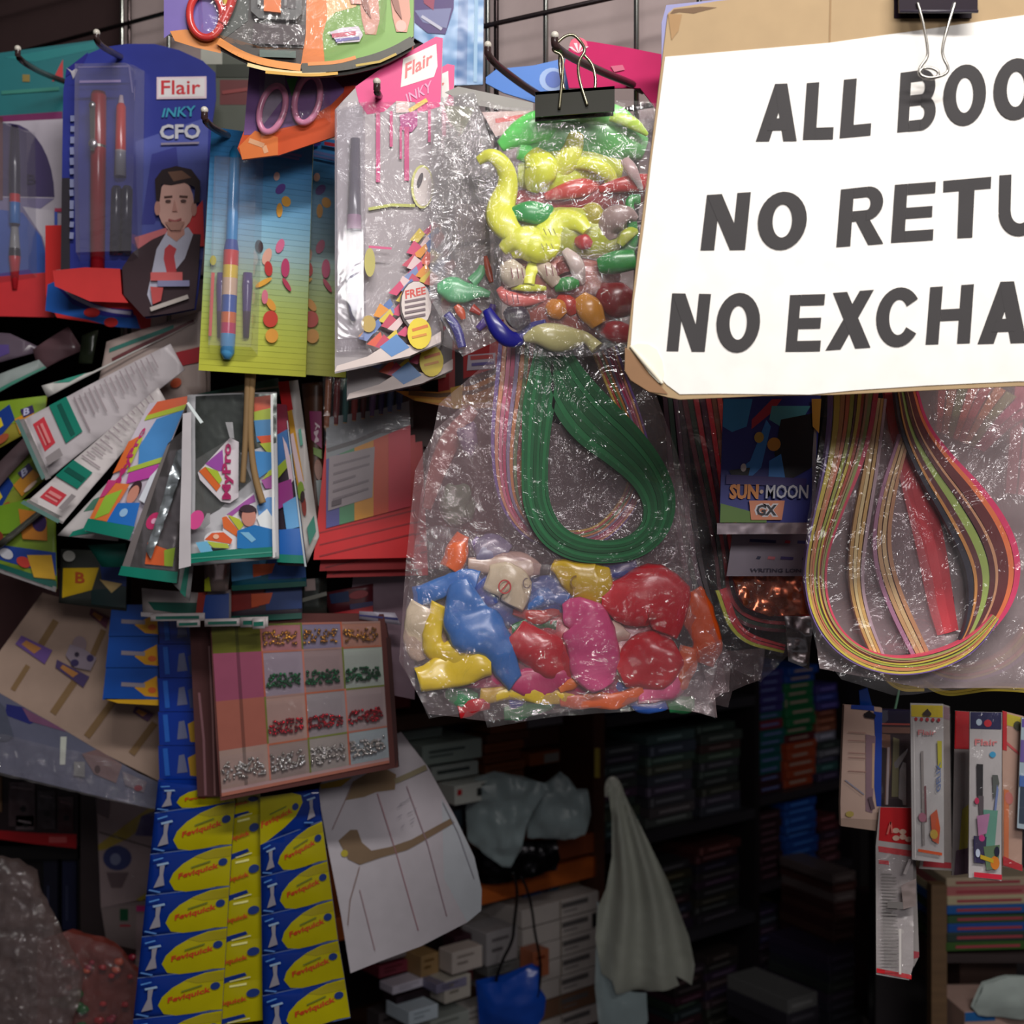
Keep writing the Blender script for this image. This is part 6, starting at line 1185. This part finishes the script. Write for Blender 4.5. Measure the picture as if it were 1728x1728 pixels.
for k, (a, b, c, d, col) in enumerate(((862,922,1216,1246,(120,64,36)),(856,926,1248,1262,(96,52,32)),(852,918,1264,1280,(130,70,38)),(850,912,1282,1298,(120,64,36)),(852,920,1300,1316,(140,80,44)),(850,918,1318,1336,(124,74,44)))):
    cb('brown carton, %s of the brown stack in the cabinet' % (['topmost','second','third','fourth','fifth','lowest'][k]), a, b, c, d, col, prints=((.1,.5,.9,.58,(80,44,28)),), off=-.05)
cb('pale grey carton on top beside the brown stack', 926, 984, 1206, 1236, (120,116,124), off=-.05)
cb('orange-brown carton beside the brown stack', 922, 972, 1278, 1300, (150,80,36), off=-.04, prints=((.45,.2,.95,.9,(150,150,146)),))
cb('dark carton over the orange-brown one', 926, 984, 1240, 1272, (70,36,30), off=-.06)
cb('tan carton lying beside the black plastic bundle', 944, 1004, 1418, 1452, (130,66,36), off=.0)
cb('navy binder standing in the shadow of the cabinet', 800, 850, 1240, 1430, (20,24,50), name='binder', cat='binder', off=-.1)
# below the plank
WB = (176,168,164)
for k in range(7):
    y0 = 1532+k*33
    cb('white carton with a dark printed stripe, %s in the tall white stack' % (['topmost','second','third','fourth','fifth','sixth','lowest'][k]), 868+Rb.uniform(-2,2), 998+Rb.uniform(-3,3), y0, y0+31, WB if k != 5 else (110,80,62), prints=((.50,.18,.85,.46,(90,86,86)),(.52,.62,.7,.7,(110,106,106)),(.47,0,.485,1,(110,100,84)))+(((.9,.1,.96,.9,(30,30,30)),) if k == 1 else ()), off=.02)
low = [(640,686,1600,1626,(120,110,112)),(688,718,1604,1640,(150,120,80)),(716,766,1588,1624,(176,166,160)),(768,796,1582,1616,(50,26,34)),(798,850,1566,1622,(140,136,138)),(852,878,1588,1632,(150,84,56)),
       (640,694,1632,1652,(120,44,60)),(640,702,1654,1668,(206,200,214)),(704,748,1634,1672,(176,170,160)),(750,798,1634,1668,(90,34,40)),(646,716,1672,1688,(40,26,34)),(644,692,1684,1708,(196,210,220)),(718,790,1676,1694,(90,90,84)),
       (750,812,1696,1728,(176,170,166)),(680,744,1700,1728,(150,156,150)),(640,680,1712,1760,(70,64,66)),(800,852,1624,1640,(90,90,90)),(690,740,1640,1655,(120,116,140))]
nm = ['grey','tan','pale','dark maroon','tall grey','orange-brown','crimson','white','pale cubic','dark red','black flat','icy white','olive-grey','bright white','greenish white','charcoal','slim grey','lilac']
wh = ['at the near end of the low shelf', 'beside the near grey one', 'just under the corrugated card', 'next to the pale one', 'beside the maroon one', 'behind the black cord', 'low under the card corner', 'sloping below the crimson one', 'beside the white sloping one', 'between pale cartons', 'in the dark low corner', 'at the bottom near corner', 'above the bright white one', 'at the photo bottom beside the blue bag', 'at the photo bottom under the icy one', 'in the bottom corner', 'above the blue bag', 'wedged in the low row']
for k, (a, b, c, d, col) in enumerate(low):
    cb('%s carton %s' % (nm[k], wh[k]), a, b, c, d, col, off=.0+.035*(k % 3), dep=.034 if k in (0,2,3,5,7,9,10,13,15,16) else .06, prints=((.15,.2,.7,.3,tuple(max(0,v-50) for v in col)),(.15,.5,.5,.6,tuple(max(0,v-60) for v in col))), jit=Rb.uniform(-.03,.03), name='carton')
for (a, b, c, d, col, lb) in ((905,934,1496,1528,(24,50,96),'navy blue box standing under the plank'),(937,948,1496,1528,(40,40,60),'dark slate box under the plank'),(966,1000,1500,1528,(110,96,76),'tan-grey box on top of the white stack'),(950,964,1504,1528,(30,70,96),'small teal box on the white stack')):
    cb(lb, a, b, c, d, col, off=-.03)
# polythene bags in the cabinet
def pbag(lab, pts, D, m_, puff, amp=7, freq=.03, step=8, name='plastic_bag', seed=1, fill=None, handles=()):
    cx = sum(p[0] for p in pts)/len(pts); cy = sum(p[1] for p in pts)/len(pts)
    t = T(name, lab, 'bag', cx, cy, D); m = t.part('bag_front'); m.sheet(pts, m_, 0, puff=puff, amp=amp, freq=freq, seed=seed, step=step)
    b = t.part('bag_back'); b.sheet(pts, m_, -6, puff=-puff*.4, amp=amp*.6, freq=freq, seed=seed+1, step=step*2)
    for h in handles: q = t.part('handle'); q.tube(h, m_, flat=.3, n=8)
    if fill: f = t.part('contents'); f.blob(*fill)
    t.end()
c6z = crop(640, 1150, 600/1728)
pbag('grey-green knotted plastic bag drooping over the plank', cp(c6z, [(450,480),(560,440),(700,470),(820,500),(760,600),(720,680),(690,800),(640,900),(600,900),(500,820),(430,760),(420,620)]), 1.96, MILK, 20, seed=81, amp=12, freq=.05)
pbag('grey-blue plastic bag with twisted ears beside the drooping one', cp(c6z, [(720,620),(760,520),(820,490),(880,440),(920,470),(960,530),(1015,530),(1030,650),(1000,740),(900,770),(800,760),(720,760)]), 1.99, MILK, 18, seed=83, amp=12, freq=.05)
pbag('dark shiny black plastic bundle lying on the plank', cp(c6z, [(440,820),(520,830),(700,780),(860,770),(880,860),(860,910),(700,950),(560,990),(500,980),(450,900)]), 2.0, mat((16,14,18),'foil'), 16, seed=85, amp=9, freq=.06)
pbag('bright blue plastic bag slumped at the photo bottom', cp(c6z, [(470,1460),(600,1440),(740,1380),(780,1400),(780,1500),(810,1540),(800,1620),(740,1700),(490,1720),(480,1560)]), 1.93, mat((20,70,170),'film'), 22, seed=87)
t = T('power_cord', 'black cord looping down from the plank in front of the cartons', 'cord', 880, 1600, 1.92)
m = t.part('cord'); m.tube([(*c6z(x,y),2.6) for x, y in ((650,930),(670,1000),(668,1080),(655,1180),(650,1260),(590,1370),(560,1480),(570,1580),(555,1700))], (14,12,14), 'gloss', n=8)
m = t.part('cord'); m.tube([(*c6z(x,y),2.2) for x, y in ((690,950),(720,1010),(745,1120),(755,1220),(780,1330),(785,1430),(770,1540),(730,1600),(735,1700))], (14,12,14), 'gloss', n=8)
t.end()
# carrier bag hanging
t = T('carrier_bag', 'long whitish carrier bag hanging in folds from a nail by the bookcase', 'bag', 1085, 1490, 1.86)
m = t.part('bag_body'); O_ = cp(c6z, [(1100,490),(1130,465),(1165,490),(1200,560),(1290,740),(1400,960),(1500,1230),(1530,1370),(1520,1480),(1440,1430),(1460,1480),(1350,1490),(1300,1510),(1150,1510),(1130,1440),(1080,1420),(1050,1250),(1060,1080),(1100,1000),(1130,850),(1130,650)])
m.sheet(O_, MILKW, 0, puff=18, amp=2, seed=91, step=5)
for v in m.bm.verts:
    x = v.co.x/t.k+t.cx; y = t.cy-v.co.z/t.k; a = (x-1035)/max(8, (y-1300)*.75+20); v.co.y -= t.k*11*math.sin(a*24+1.3*math.sin(y*.012))
b = t.part('bag_lower', label='grey lower folds'); b.sheet(cp(c6z, [(1060,1080),(1120,1100),(1150,1500),(1300,1520),(1310,1660),(1240,1800),(1080,1800),(1050,1500)]), MILK, -12, puff=10, amp=4, seed=92, step=8)
m = t.part('handle', label='twisted white handle'); m.tube([(*c6z(x,y),r) for x, y, r in ((1110,560,5),(1112,500,7),(1135,470,6),(1160,500,6),(1180,560,6))], (176,176,166), 'film', flat=.5)
t.end()
m = one('yellow_tag', 'small yellow vertical tag on the cabinet upright', 'tag', 1008, 1285, 2.16); m.rect(1003,1262,1012,1312,(170,150,30),thick=2); m.end()
cb('dark red box on top of the cabinet under the balloons', 678, 706, 1176, 1200, (90,20,30), group='cartons on top of the wooden cabinet')
# ---------------------------------------------------------------- shadowy corner at the lower left
t = T('display_box', 'dark display box of small packs with a red label at the lower photo edge', 'box', 60, 1370, 1.72)
m = t.part('box_front'); m.poly([(-40,1300),(66,1316),(136,1330),(136,1424),(66,1418),(-40,1402)], (40,26,30), thick=14); m.poly([(66,1402),(134,1404),(134,1428),(60,1420),(-40,1406),(-40,1394)], (176,22,30)); m.rect(88,1408,118,1418,(206,90,90))
for x, y, w, h, c, lb in ((-20,1306,30,60,(120,90,60),'brown'),(22,1316,44,74,(84,66,70),'mauve'),(70,1330,30,64,(60,50,54),'dim'),(34,1372,30,24,(110,96,100),'pale'),(104,1340,26,60,(70,40,44),'maroon')):
    p = t.part('small_pack', label=lb+' small pack'); p.o = 15; p.rect(x, y, x+w, y+h, c, 'film', thick=3); p.ell(x+w*.55, y+h*.6, 5, 5, (20,18,20)); p.line([(x+4,y+8),(x+w-4,y+12)], 3, tuple(min(255,v+60) for v in c))
t.end()
t = T('display_rack', 'black rack frame with dark blue packs inside at the lower left', 'rack', 90, 1500, 1.78)
m = t.part('frame_post'); m.box3(136,1310,166,1584,-10,14,(14,10,12)); m.box3(-60,1424,166,1446,-10,14,(14,10,12)) ; m.box3(-60,1578,176,1590,-40,10,(36,28,30))
m = t.part('back_board'); m.box3(-80,1290,170,1600,-60,-52,(18,14,18)); m = t.part('side_board'); m.box3(168,1300,262,1660,84,96,(60,50,52))
for x, c in ((66,(22,24,44)),(98,(26,32,66)),(124,(20,20,36))):
    p = t.part('blue_pack', label='dark blue pack'); p.box3(x,1450,x+24,1576,-36,-20,c); p.o = -20; p.line([(x+8,1500),(x+8,1560)], 3, (60,66,96))
t.end()
t = T('craft_packet', 'pinkish-white packet with a blue round picture leaning beside the sachet strips', 'packet', 215, 1430, 1.695)
m = t.part('packet_front'); m.poly([(164,1330),(240,1336),(272,1350),(264,1520),(256,1514),(172,1530)], (176,156,156), thick=5); m.poly([(230,1378),(262,1356),(262,1376),(220,1412),(180,1432),(168,1434),(168,1424)], (190,166,50)); m.poly([(240,1376),(266,1366),(262,1410),(230,1408)], (70,60,130)); m.ell(200,1446,24,21,(40,56,120)); m.ell(197,1448,9,10,(130,140,176)); m.poly([(182,1470),(220,1470),(208,1496),(190,1496)], (120,100,104)); m.line([(170,1402),(258,1428)], 2, (60,50,50)); m.poly([(232,1516),(262,1496),(260,1508),(240,1518)], (190,170,40)); m.poly([(166,1330),(190,1334),(186,1380),(166,1370)], (110,90,94))
m = t.part('wrapper_film'); m.sheet([(164,1330),(272,1350),(264,1520),(172,1530)], FILM, 10, amp=3, seed=101, step=12); t.end()
m = one('craft_packet', 'pale packet with a small green mark under the blue-pictured one', 'packet', 205, 1570, 1.695); m.poly([(172,1530),(260,1516),(258,1600),(230,1640),(180,1580)], (150,134,134), thick=5); m.rect(204,1532,218,1552,(30,90,60)); m.line([(204,1560),(222,1560)], 3, (190,50,70)); m.rect(232,1526,252,1536,(206,60,130)); m.rect(232,1540,250,1620,(170,146,150)); m.poly([(190,1590),(232,1600),(230,1640),(200,1630)], (60,44,44)); m.end()
t = T('clear_bag', 'wrinkled clear bag with fine glints in the lower photo corner', 'bag', 50, 1600, 1.50)
m = t.part('front_film'); m.sheet([(-60,1440),(0,1446),(30,1450),(60,1470),(66,1500),(100,1570),(140,1640),(130,1700),(100,1780),(-60,1780)], FILM, 10, puff=10, amp=13, freq=.09, seed=111, step=5)
m = t.part('back_film', label='mauve-brown film'); m.sheet([(-60,1440),(0,1446),(30,1450),(60,1470),(66,1500),(100,1570),(140,1640),(130,1700),(100,1780),(-60,1780)], clear_mat('brown_film', tint=(.6,.5,.5), milk=.45, milkcol=(.20,.14,.13), gloss=.05, rough=.1, bump=1.0, scale=40), -6, amp=9, freq=.07, seed=112, step=10)
t.end()
t = T('clear_bag', 'clear bag of red and green sweets at the bottom beside the sachet strips', 'bag', 160, 1670, 1.54)
m = t.part('contents_sheet', label='reddish inner wrapper'); m.sheet([(60,1590),(120,1570),(190,1590),(236,1640),(240,1780),(60,1780)], mat((120,56,48),'film'), -8, amp=6, freq=.06, seed=114, step=9)
m = t.part('front_film'); m.sheet([(60,1580),(120,1566),(200,1590),(240,1640),(240,1780),(60,1780)], CRINK, 16, puff=6, amp=6, freq=.07, seed=113, step=7)
t.end()
Rc = random.Random(4)
for k in range(26):
    x, y = 90+Rc.random()*140, 1612+Rc.random()*120; g_ = x < 150 and y > 1670
    c = (20,96,36) if g_ else Rc.choice([(170,30,36),(190,50,50),(150,40,60),(206,90,60)]); r = Rc.uniform(7, 13) if g_ else Rc.uniform(4, 8)
    m = one('wrapped_sweet', 'dark green wrapped sweet in the bottom corner bag' if g_ else 'small red wrapped sweet in the bottom corner bag', 'sweet', x, y, 1.54, group='green sweets in the corner bag' if g_ else 'red sweets in the corner bag'); m.blob(x, y, r*1.3, r, r*.6, c, 'film', amp=.2, seed=k, o=4, sub=2); m.end()
# dark cloth and gap behind the left packs
m = one('maroon_cloth', 'dark maroon cloth hanging in the shadow at the photo edge', 'cloth', 20, 1050, 1.62); m.sheet([(-150,930),(100,960),(140,1100),(60,1290),(-150,1290)], mat((60,30,32),'matte'), 0, amp=5, seed=121, step=16); m.end()
# ---------------------------------------------------------------- pen refill packs at the right
cr = crop(1400, 1180, 328/1728)
def rp(lab, D, **k): 
    t = T('refill_pack', lab, 'refill pack', 1550, 1330, D, group='slim pen refill packs on the string', **k); return t
t = T('card_box', 'beige slim box with a blue edge hanging at the head of the refill packs', 'box', 1450, 1290, 1.13, yaw=.06)
m = t.part('box_front'); m.poly(cp(cr, [(110,40),(450,70),(440,1000),(410,1160),(80,1110),(75,900)]), (206,176,160), thick=10); m.poly(cp(cr, [(80,1040),(420,1060),(410,1160),(80,1110)]), (176,150,134)); m.poly(cp(cr, [(170,40),(375,50),(380,100),(450,110),(440,940),(400,940),(370,700),(385,300),(375,95),(170,75)]), (34,70,170)); m.poly(cp(cr, [(300,300),(390,320),(360,1000),(300,980)]), (150,120,130))
m.line(cp(cr, [(370,380),(365,780)]), 4, (206,170,140)); m.poly(cp(cr, [(280,120),(330,90),(390,130),(380,165),(290,150)]), (30,24,30)); 
for y in (280,350,460,500,620): m.line(cp(cr, [(140,y),(300,y+10)]), 1.5, (180,140,130))
m.line(cp(cr, [(110,700),(280,830)]), 2, (150,150,170)); m.ell(*cr(150,1000), 7, 5, (190,170,90)); m.line(cp(cr, [(330,850),(360,960)]), 7, (100,80,90))
t.end()
t = T('hanging_hook', 'blue plastic hook and thin green tie above the refill packs', 'hook', 1480, 1180, 1.15); m = t.part('hook_body'); m.poly([(1448,1165),(1462,1160),(1470,1190),(1450,1192)], (20,70,160), 'gloss', thick=6)
m = t.part('tie', label='pale green tie'); m.tube([(1518,1160,2),(1512,1190,2.5),(1506,1215,2),(1508,1260,1.5),(1507,1380,1.5)], (120,170,140), 'gloss', n=6); t.end()
t = rp('clear refill pack with painted white reflections above the red card top', 1.14)
m = t.part('backing'); m.poly(cp(cr, [(450,80),(720,90),(725,960),(440,955)]), (66,50,56), thick=3); m.poly(cp(cr, [(450,80),(720,90),(720,210),(450,205)]), (26,22,60)); m.line(cp(cr, [(450,215),(720,220)]), 3, (196,90,80)); m.poly(cp(cr, [(450,240),(715,245),(715,300),(450,295)]), (150,110,96))
m.poly(cp(cr, [(450,300),(530,310),(540,560),(500,930),(450,930)]), (150,110,90)); m.poly(cp(cr, [(450,420),(500,430),(480,930),(450,930)]), (50,36,40)); m.line(cp(cr, [(515,420),(500,930)]), 4, (220,206,206)); m.poly(cp(cr, [(555,330),(610,350),(600,860),(540,860)]), (150,146,106))
m.poly(cp(cr, [(560,560),(610,500),(685,430),(670,480),(600,600),(572,605)]), (255,253,250), 'foil'); m.poly(cp(cr, [(610,620),(640,550),(668,560),(668,930),(640,930),(632,890),(600,870)]), (255,253,250), 'foil')  # white polygons paint the glints of light on the clear film
b = t.part('front_film'); b.sheet(cp(cr, [(450,90),(720,95),(722,955),(445,950)]), clear_mat('shiny_film', milk=.02, gloss=.12, rough=.05, bump=.35, scale=12), 8, amp=3, seed=131, step=9); t.end()
t = rp('red-topped clear refill pack hanging lowest', 1.12)
m = t.part('backing'); m.poly(cp(cr, [(440,955),(735,960),(740,2360),(700,2490),(410,2440),(405,1300)]), (176,170,168), thick=3); m.poly(cp(cr, [(445,955),(735,962),(715,1290),(430,1250)]), (196,22,30)); m.poly(cp(cr, [(425,1300),(720,1340),(718,1395),(430,1350)]), (206,28,36)); m.poly(cp(cr, [(430,1420),(520,1430),(520,1465),(430,1455)]), (206,40,50)); m.poly(cp(cr, [(410,2380),(720,2440),(718,2480),(410,2420)]), (200,30,40))
for x, y in ((580,1160),(640,1170),(580,1225),(640,1215),(690,1235)): m.ell(*cr(x,y), 6, 4.5, (216,180,160))
m.line(cp(cr, [(500,1190),(530,1080),(545,1180)]), 3, (216,110,100))
for k in range(30): m.line(cp(cr, [(450,1540+k*27),(580 if k % 4 else 540,1545+k*27)]), 2, (130,126,124))
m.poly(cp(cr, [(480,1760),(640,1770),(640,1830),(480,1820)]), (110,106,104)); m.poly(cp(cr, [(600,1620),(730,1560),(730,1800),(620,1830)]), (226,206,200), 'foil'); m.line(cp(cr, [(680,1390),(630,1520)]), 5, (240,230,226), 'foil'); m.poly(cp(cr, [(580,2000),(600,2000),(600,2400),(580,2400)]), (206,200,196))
b = t.part('front_film'); b.sheet(cp(cr, [(420,1300),(740,1340),(740,2360),(700,2490),(410,2440)]), CRINK, 6, amp=3, seed=132, step=9)
t.end()
t = rp('clear refill pack edge peeping out behind the lowest one', 1.135); m = t.part('backing'); m.poly(cp(cr, [(730,1400),(760,1420),(790,2280),(740,2380)]), (140,134,132), thick=3); m.poly(cp(cr, [(740,2230),(790,2240),(786,2290),(740,2300)]), (150,60,70)); t.end()
def stickpack(lab, D, Q, top, body, extra, film=True, seed=1):
    t = rp(lab, D); m = t.part('backing'); q = cp(cr, Q); m.poly(q, body, thick=3); m.q(q)
    m.rect(.02,.01,.98,.085,top); extra(m); m.xf = None
    if film: b = t.part('front_film'); b.sheet(q, FILM, 8, puff=3, amp=3, freq=.05, seed=seed, step=9)
    t.end()
def p1(m):
    for k in range(5): m.ell(.16+k*.17,.10,.05,.012,(190,50,60))
    m.poly([(.35,.06),(.5,.03),(.62,.06),(.6,.075),(.4,.075)], (60,44,30)); m.text('Flair', [(.2,.165),(.75,.165),(.75,.195),(.2,.2)], (214,130,130), .02)
    m.line([(.32,.3),(.34,.9)], .08, (150,144,140)); m.line([(.4,.52),(.42,.75)], .06, (130,80,84)); m.poly([(.78,.23),(.92,.23),(.92,.4),(.8,.4)], (196,190,50)); m.text('GELIX', [(.74,.56),(.74,.38),(.88,.36),(.88,.54)], (96,120,170), .02)
    m.ell(.30,.72,.12,.03,(176,110,130)); m.poly([(.55,.7),(.75,.66),(.85,.78),(.8,.88),(.6,.86)], (206,90,50)); m.ell(.65,.82,.12,.03,(206,170,60)); m.line([(.15,.93),(.9,.94)], .018, (214,90,50))
    m.rect(.05,.1,.07,.98,(226,222,220))
def p2(m):
    m.rect(.02,.0,.98,.10,(24,26,80)); m.ell(.28,.06,.09,.02,(190,210,226)); m.ell(.55,.065,.12,.022,(206,30,50)); m.text('Flair', [(.15,.16),(.85,.16),(.85,.195),(.15,.2)], (226,130,130), .02); m.ell(.7,.25,.1,.018,(50,160,206))
    m.poly([(.2,.31),(.4,.31),(.4,.5),(.34,.56),(.22,.5)], (24,22,24)); m.poly([(.25,.5),(.42,.5),(.42,.66),(.3,.66)], (90,80,84)); m.poly([(.68,.37),(.85,.37),(.9,.42),(.72,.52)], (90,96,90)); m.line([(.85,.44),(.75,.62)], .06, (120,140,190))
    m.poly([(.4,.58),(.85,.58),(.75,.82),(.5,.8)], (100,160,140)); m.ell(.2,.53,.07,.02,(206,40,90)); m.poly([(.2,.62),(.6,.6),(.5,.72),(.25,.74)], (190,130,170)); m.poly([(.1,.74),(.5,.74),(.45,.9),(.12,.9)], (50,44,80)); m.ell(.35,.75,.09,.02,(206,50,130)); m.poly([(.4,.8),(.9,.78),(.85,.92),(.5,.94)], (96,120,90)); m.ell(.75,.89,.14,.04,(206,120,40)); m.line([(.3,.86),(.7,.88)], .025, (190,160,40)); m.ell(.22,.84,.07,.025,(190,200,220))
    m.ell(.8,.82,.08,.03,(40,40,60)); m.rect(.1,.955,.95,.985,(200,40,60))
stickpack('refill pack edge with red base behind the yellow-topped one', 1.125, [(1000,40),(1060,60),(1080,1520),(790,1500)], (150,120,130), (160,152,146), lambda m: m.rect(.1,.95,.98,.985,(190,30,46)), seed=2)
stickpack('yellow-topped refill pack with blue slanted lettering', 1.10, [(712,32),(1005,40),(1010,1450),(728,1420)], (226,204,40), (196,194,192), p1, seed=3)
stickpack('plain pale refill pack leaning behind the navy-topped one', 1.13, [(1110,100),(1260,110),(1240,1540),(1080,1560)], (190,24,34), (150,142,140), lambda m: (m.rect(0,.0,1,.23,(190,24,34)), m.poly([(.5,.6),(1,.56),(.8,.9),(.3,.95)], (170,160,40)), m.poly([(.2,.85),(.9,.84),(.9,1),(.1,1)], (90,60,80))), seed=4)
stickpack('navy-topped refill pack with a black-capped pen', 1.09, [(1240,110),(1525,115),(1520,1610),(1230,1580)], (24,26,80), (196,192,190), p2, seed=5)
stickpack('pinkish refill pack with orange and red print behind the navy-topped one', 1.115, [(1530,100),(1720,150),(1700,1520),(1530,1480)], (196,180,40), (196,160,140), lambda m: (m.rect(0,0,.2,.25,(196,26,36)), m.line([(.2,.2),(.8,.25)], .02, (206,80,80)), m.poly([(.05,.5),(.3,.5),(.3,.95),(.05,.95)], (214,120,70)), m.ell(.3,.55,.2,.04,(206,120,110)), m.poly([(0,.93),(1,.96),(1,1),(0,.99)], (190,30,40)), m.ell(.7,.07,.2,.03,(60,60,30))), seed=6)
stickpack('refill pack with a violet and navy edge cut by the photo edge', 1.105, [(1700,160),(1900,170),(1900,1180),(1660,1140)], (90,70,160), (170,190,200), lambda m: (m.rect(0,.2,.5,.4,(110,90,160)), m.rect(.05,.6,.6,.95,(40,60,80)), m.rect(0,.52,.5,.62,(70,110,180))), seed=7)
# ------------- booklets and papers low at the right
t = T('book_rack', 'narrow brown wooden post and rail holding the pile of booklets', 'rack', 1580, 1600, 1.75)
m = t.part('post'); m.box3(1568,1490,1594,1900,-12,12,(110,84,58),'wood'); m = t.part('rail'); m.box3(1594,1607,1900,1622,-40,8,(56,44,44),'wood'); m = t.part('back_board'); m.box3(1560,1470,1900,1900,-300,-290,(30,24,28),'matte'); t.end()
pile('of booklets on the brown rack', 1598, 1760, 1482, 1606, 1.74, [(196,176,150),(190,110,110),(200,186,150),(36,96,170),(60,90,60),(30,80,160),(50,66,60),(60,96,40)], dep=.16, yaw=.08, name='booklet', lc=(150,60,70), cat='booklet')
free('storage_box', 'dim brown box under the booklet rail', 'box', 1620, 1720, 1625, 1700, 1.82, (80,60,54), .14, (), .1)
pbag('pale crumpled paper bag low at the photo edge', [(1640,1700),(1660,1660),(1700,1648),(1760,1650),(1760,1720),(1650,1712)], 1.70, mat((150,160,156),'matte'), 10, seed=141, name='paper_bag')
free('booklet', 'blue-edged booklet under the pale paper bag', 'booklet', 1628, 1760, 1708, 1760, 1.70, (170,140,130), .1, ((0,0,.4,.3,(30,90,150)),), .1)
t = T('dark_post', 'black post standing between the bookcase and the refill packs', 'post', 1490, 1560, 2.05); m = t.part('post_body'); m.box3(1470,1330,1510,1990,-14,14,(14,12,16),'gloss'); m.blob(1490,1672,12,22,10,(60,60,66),'film',o=18,seed=3); t.end()
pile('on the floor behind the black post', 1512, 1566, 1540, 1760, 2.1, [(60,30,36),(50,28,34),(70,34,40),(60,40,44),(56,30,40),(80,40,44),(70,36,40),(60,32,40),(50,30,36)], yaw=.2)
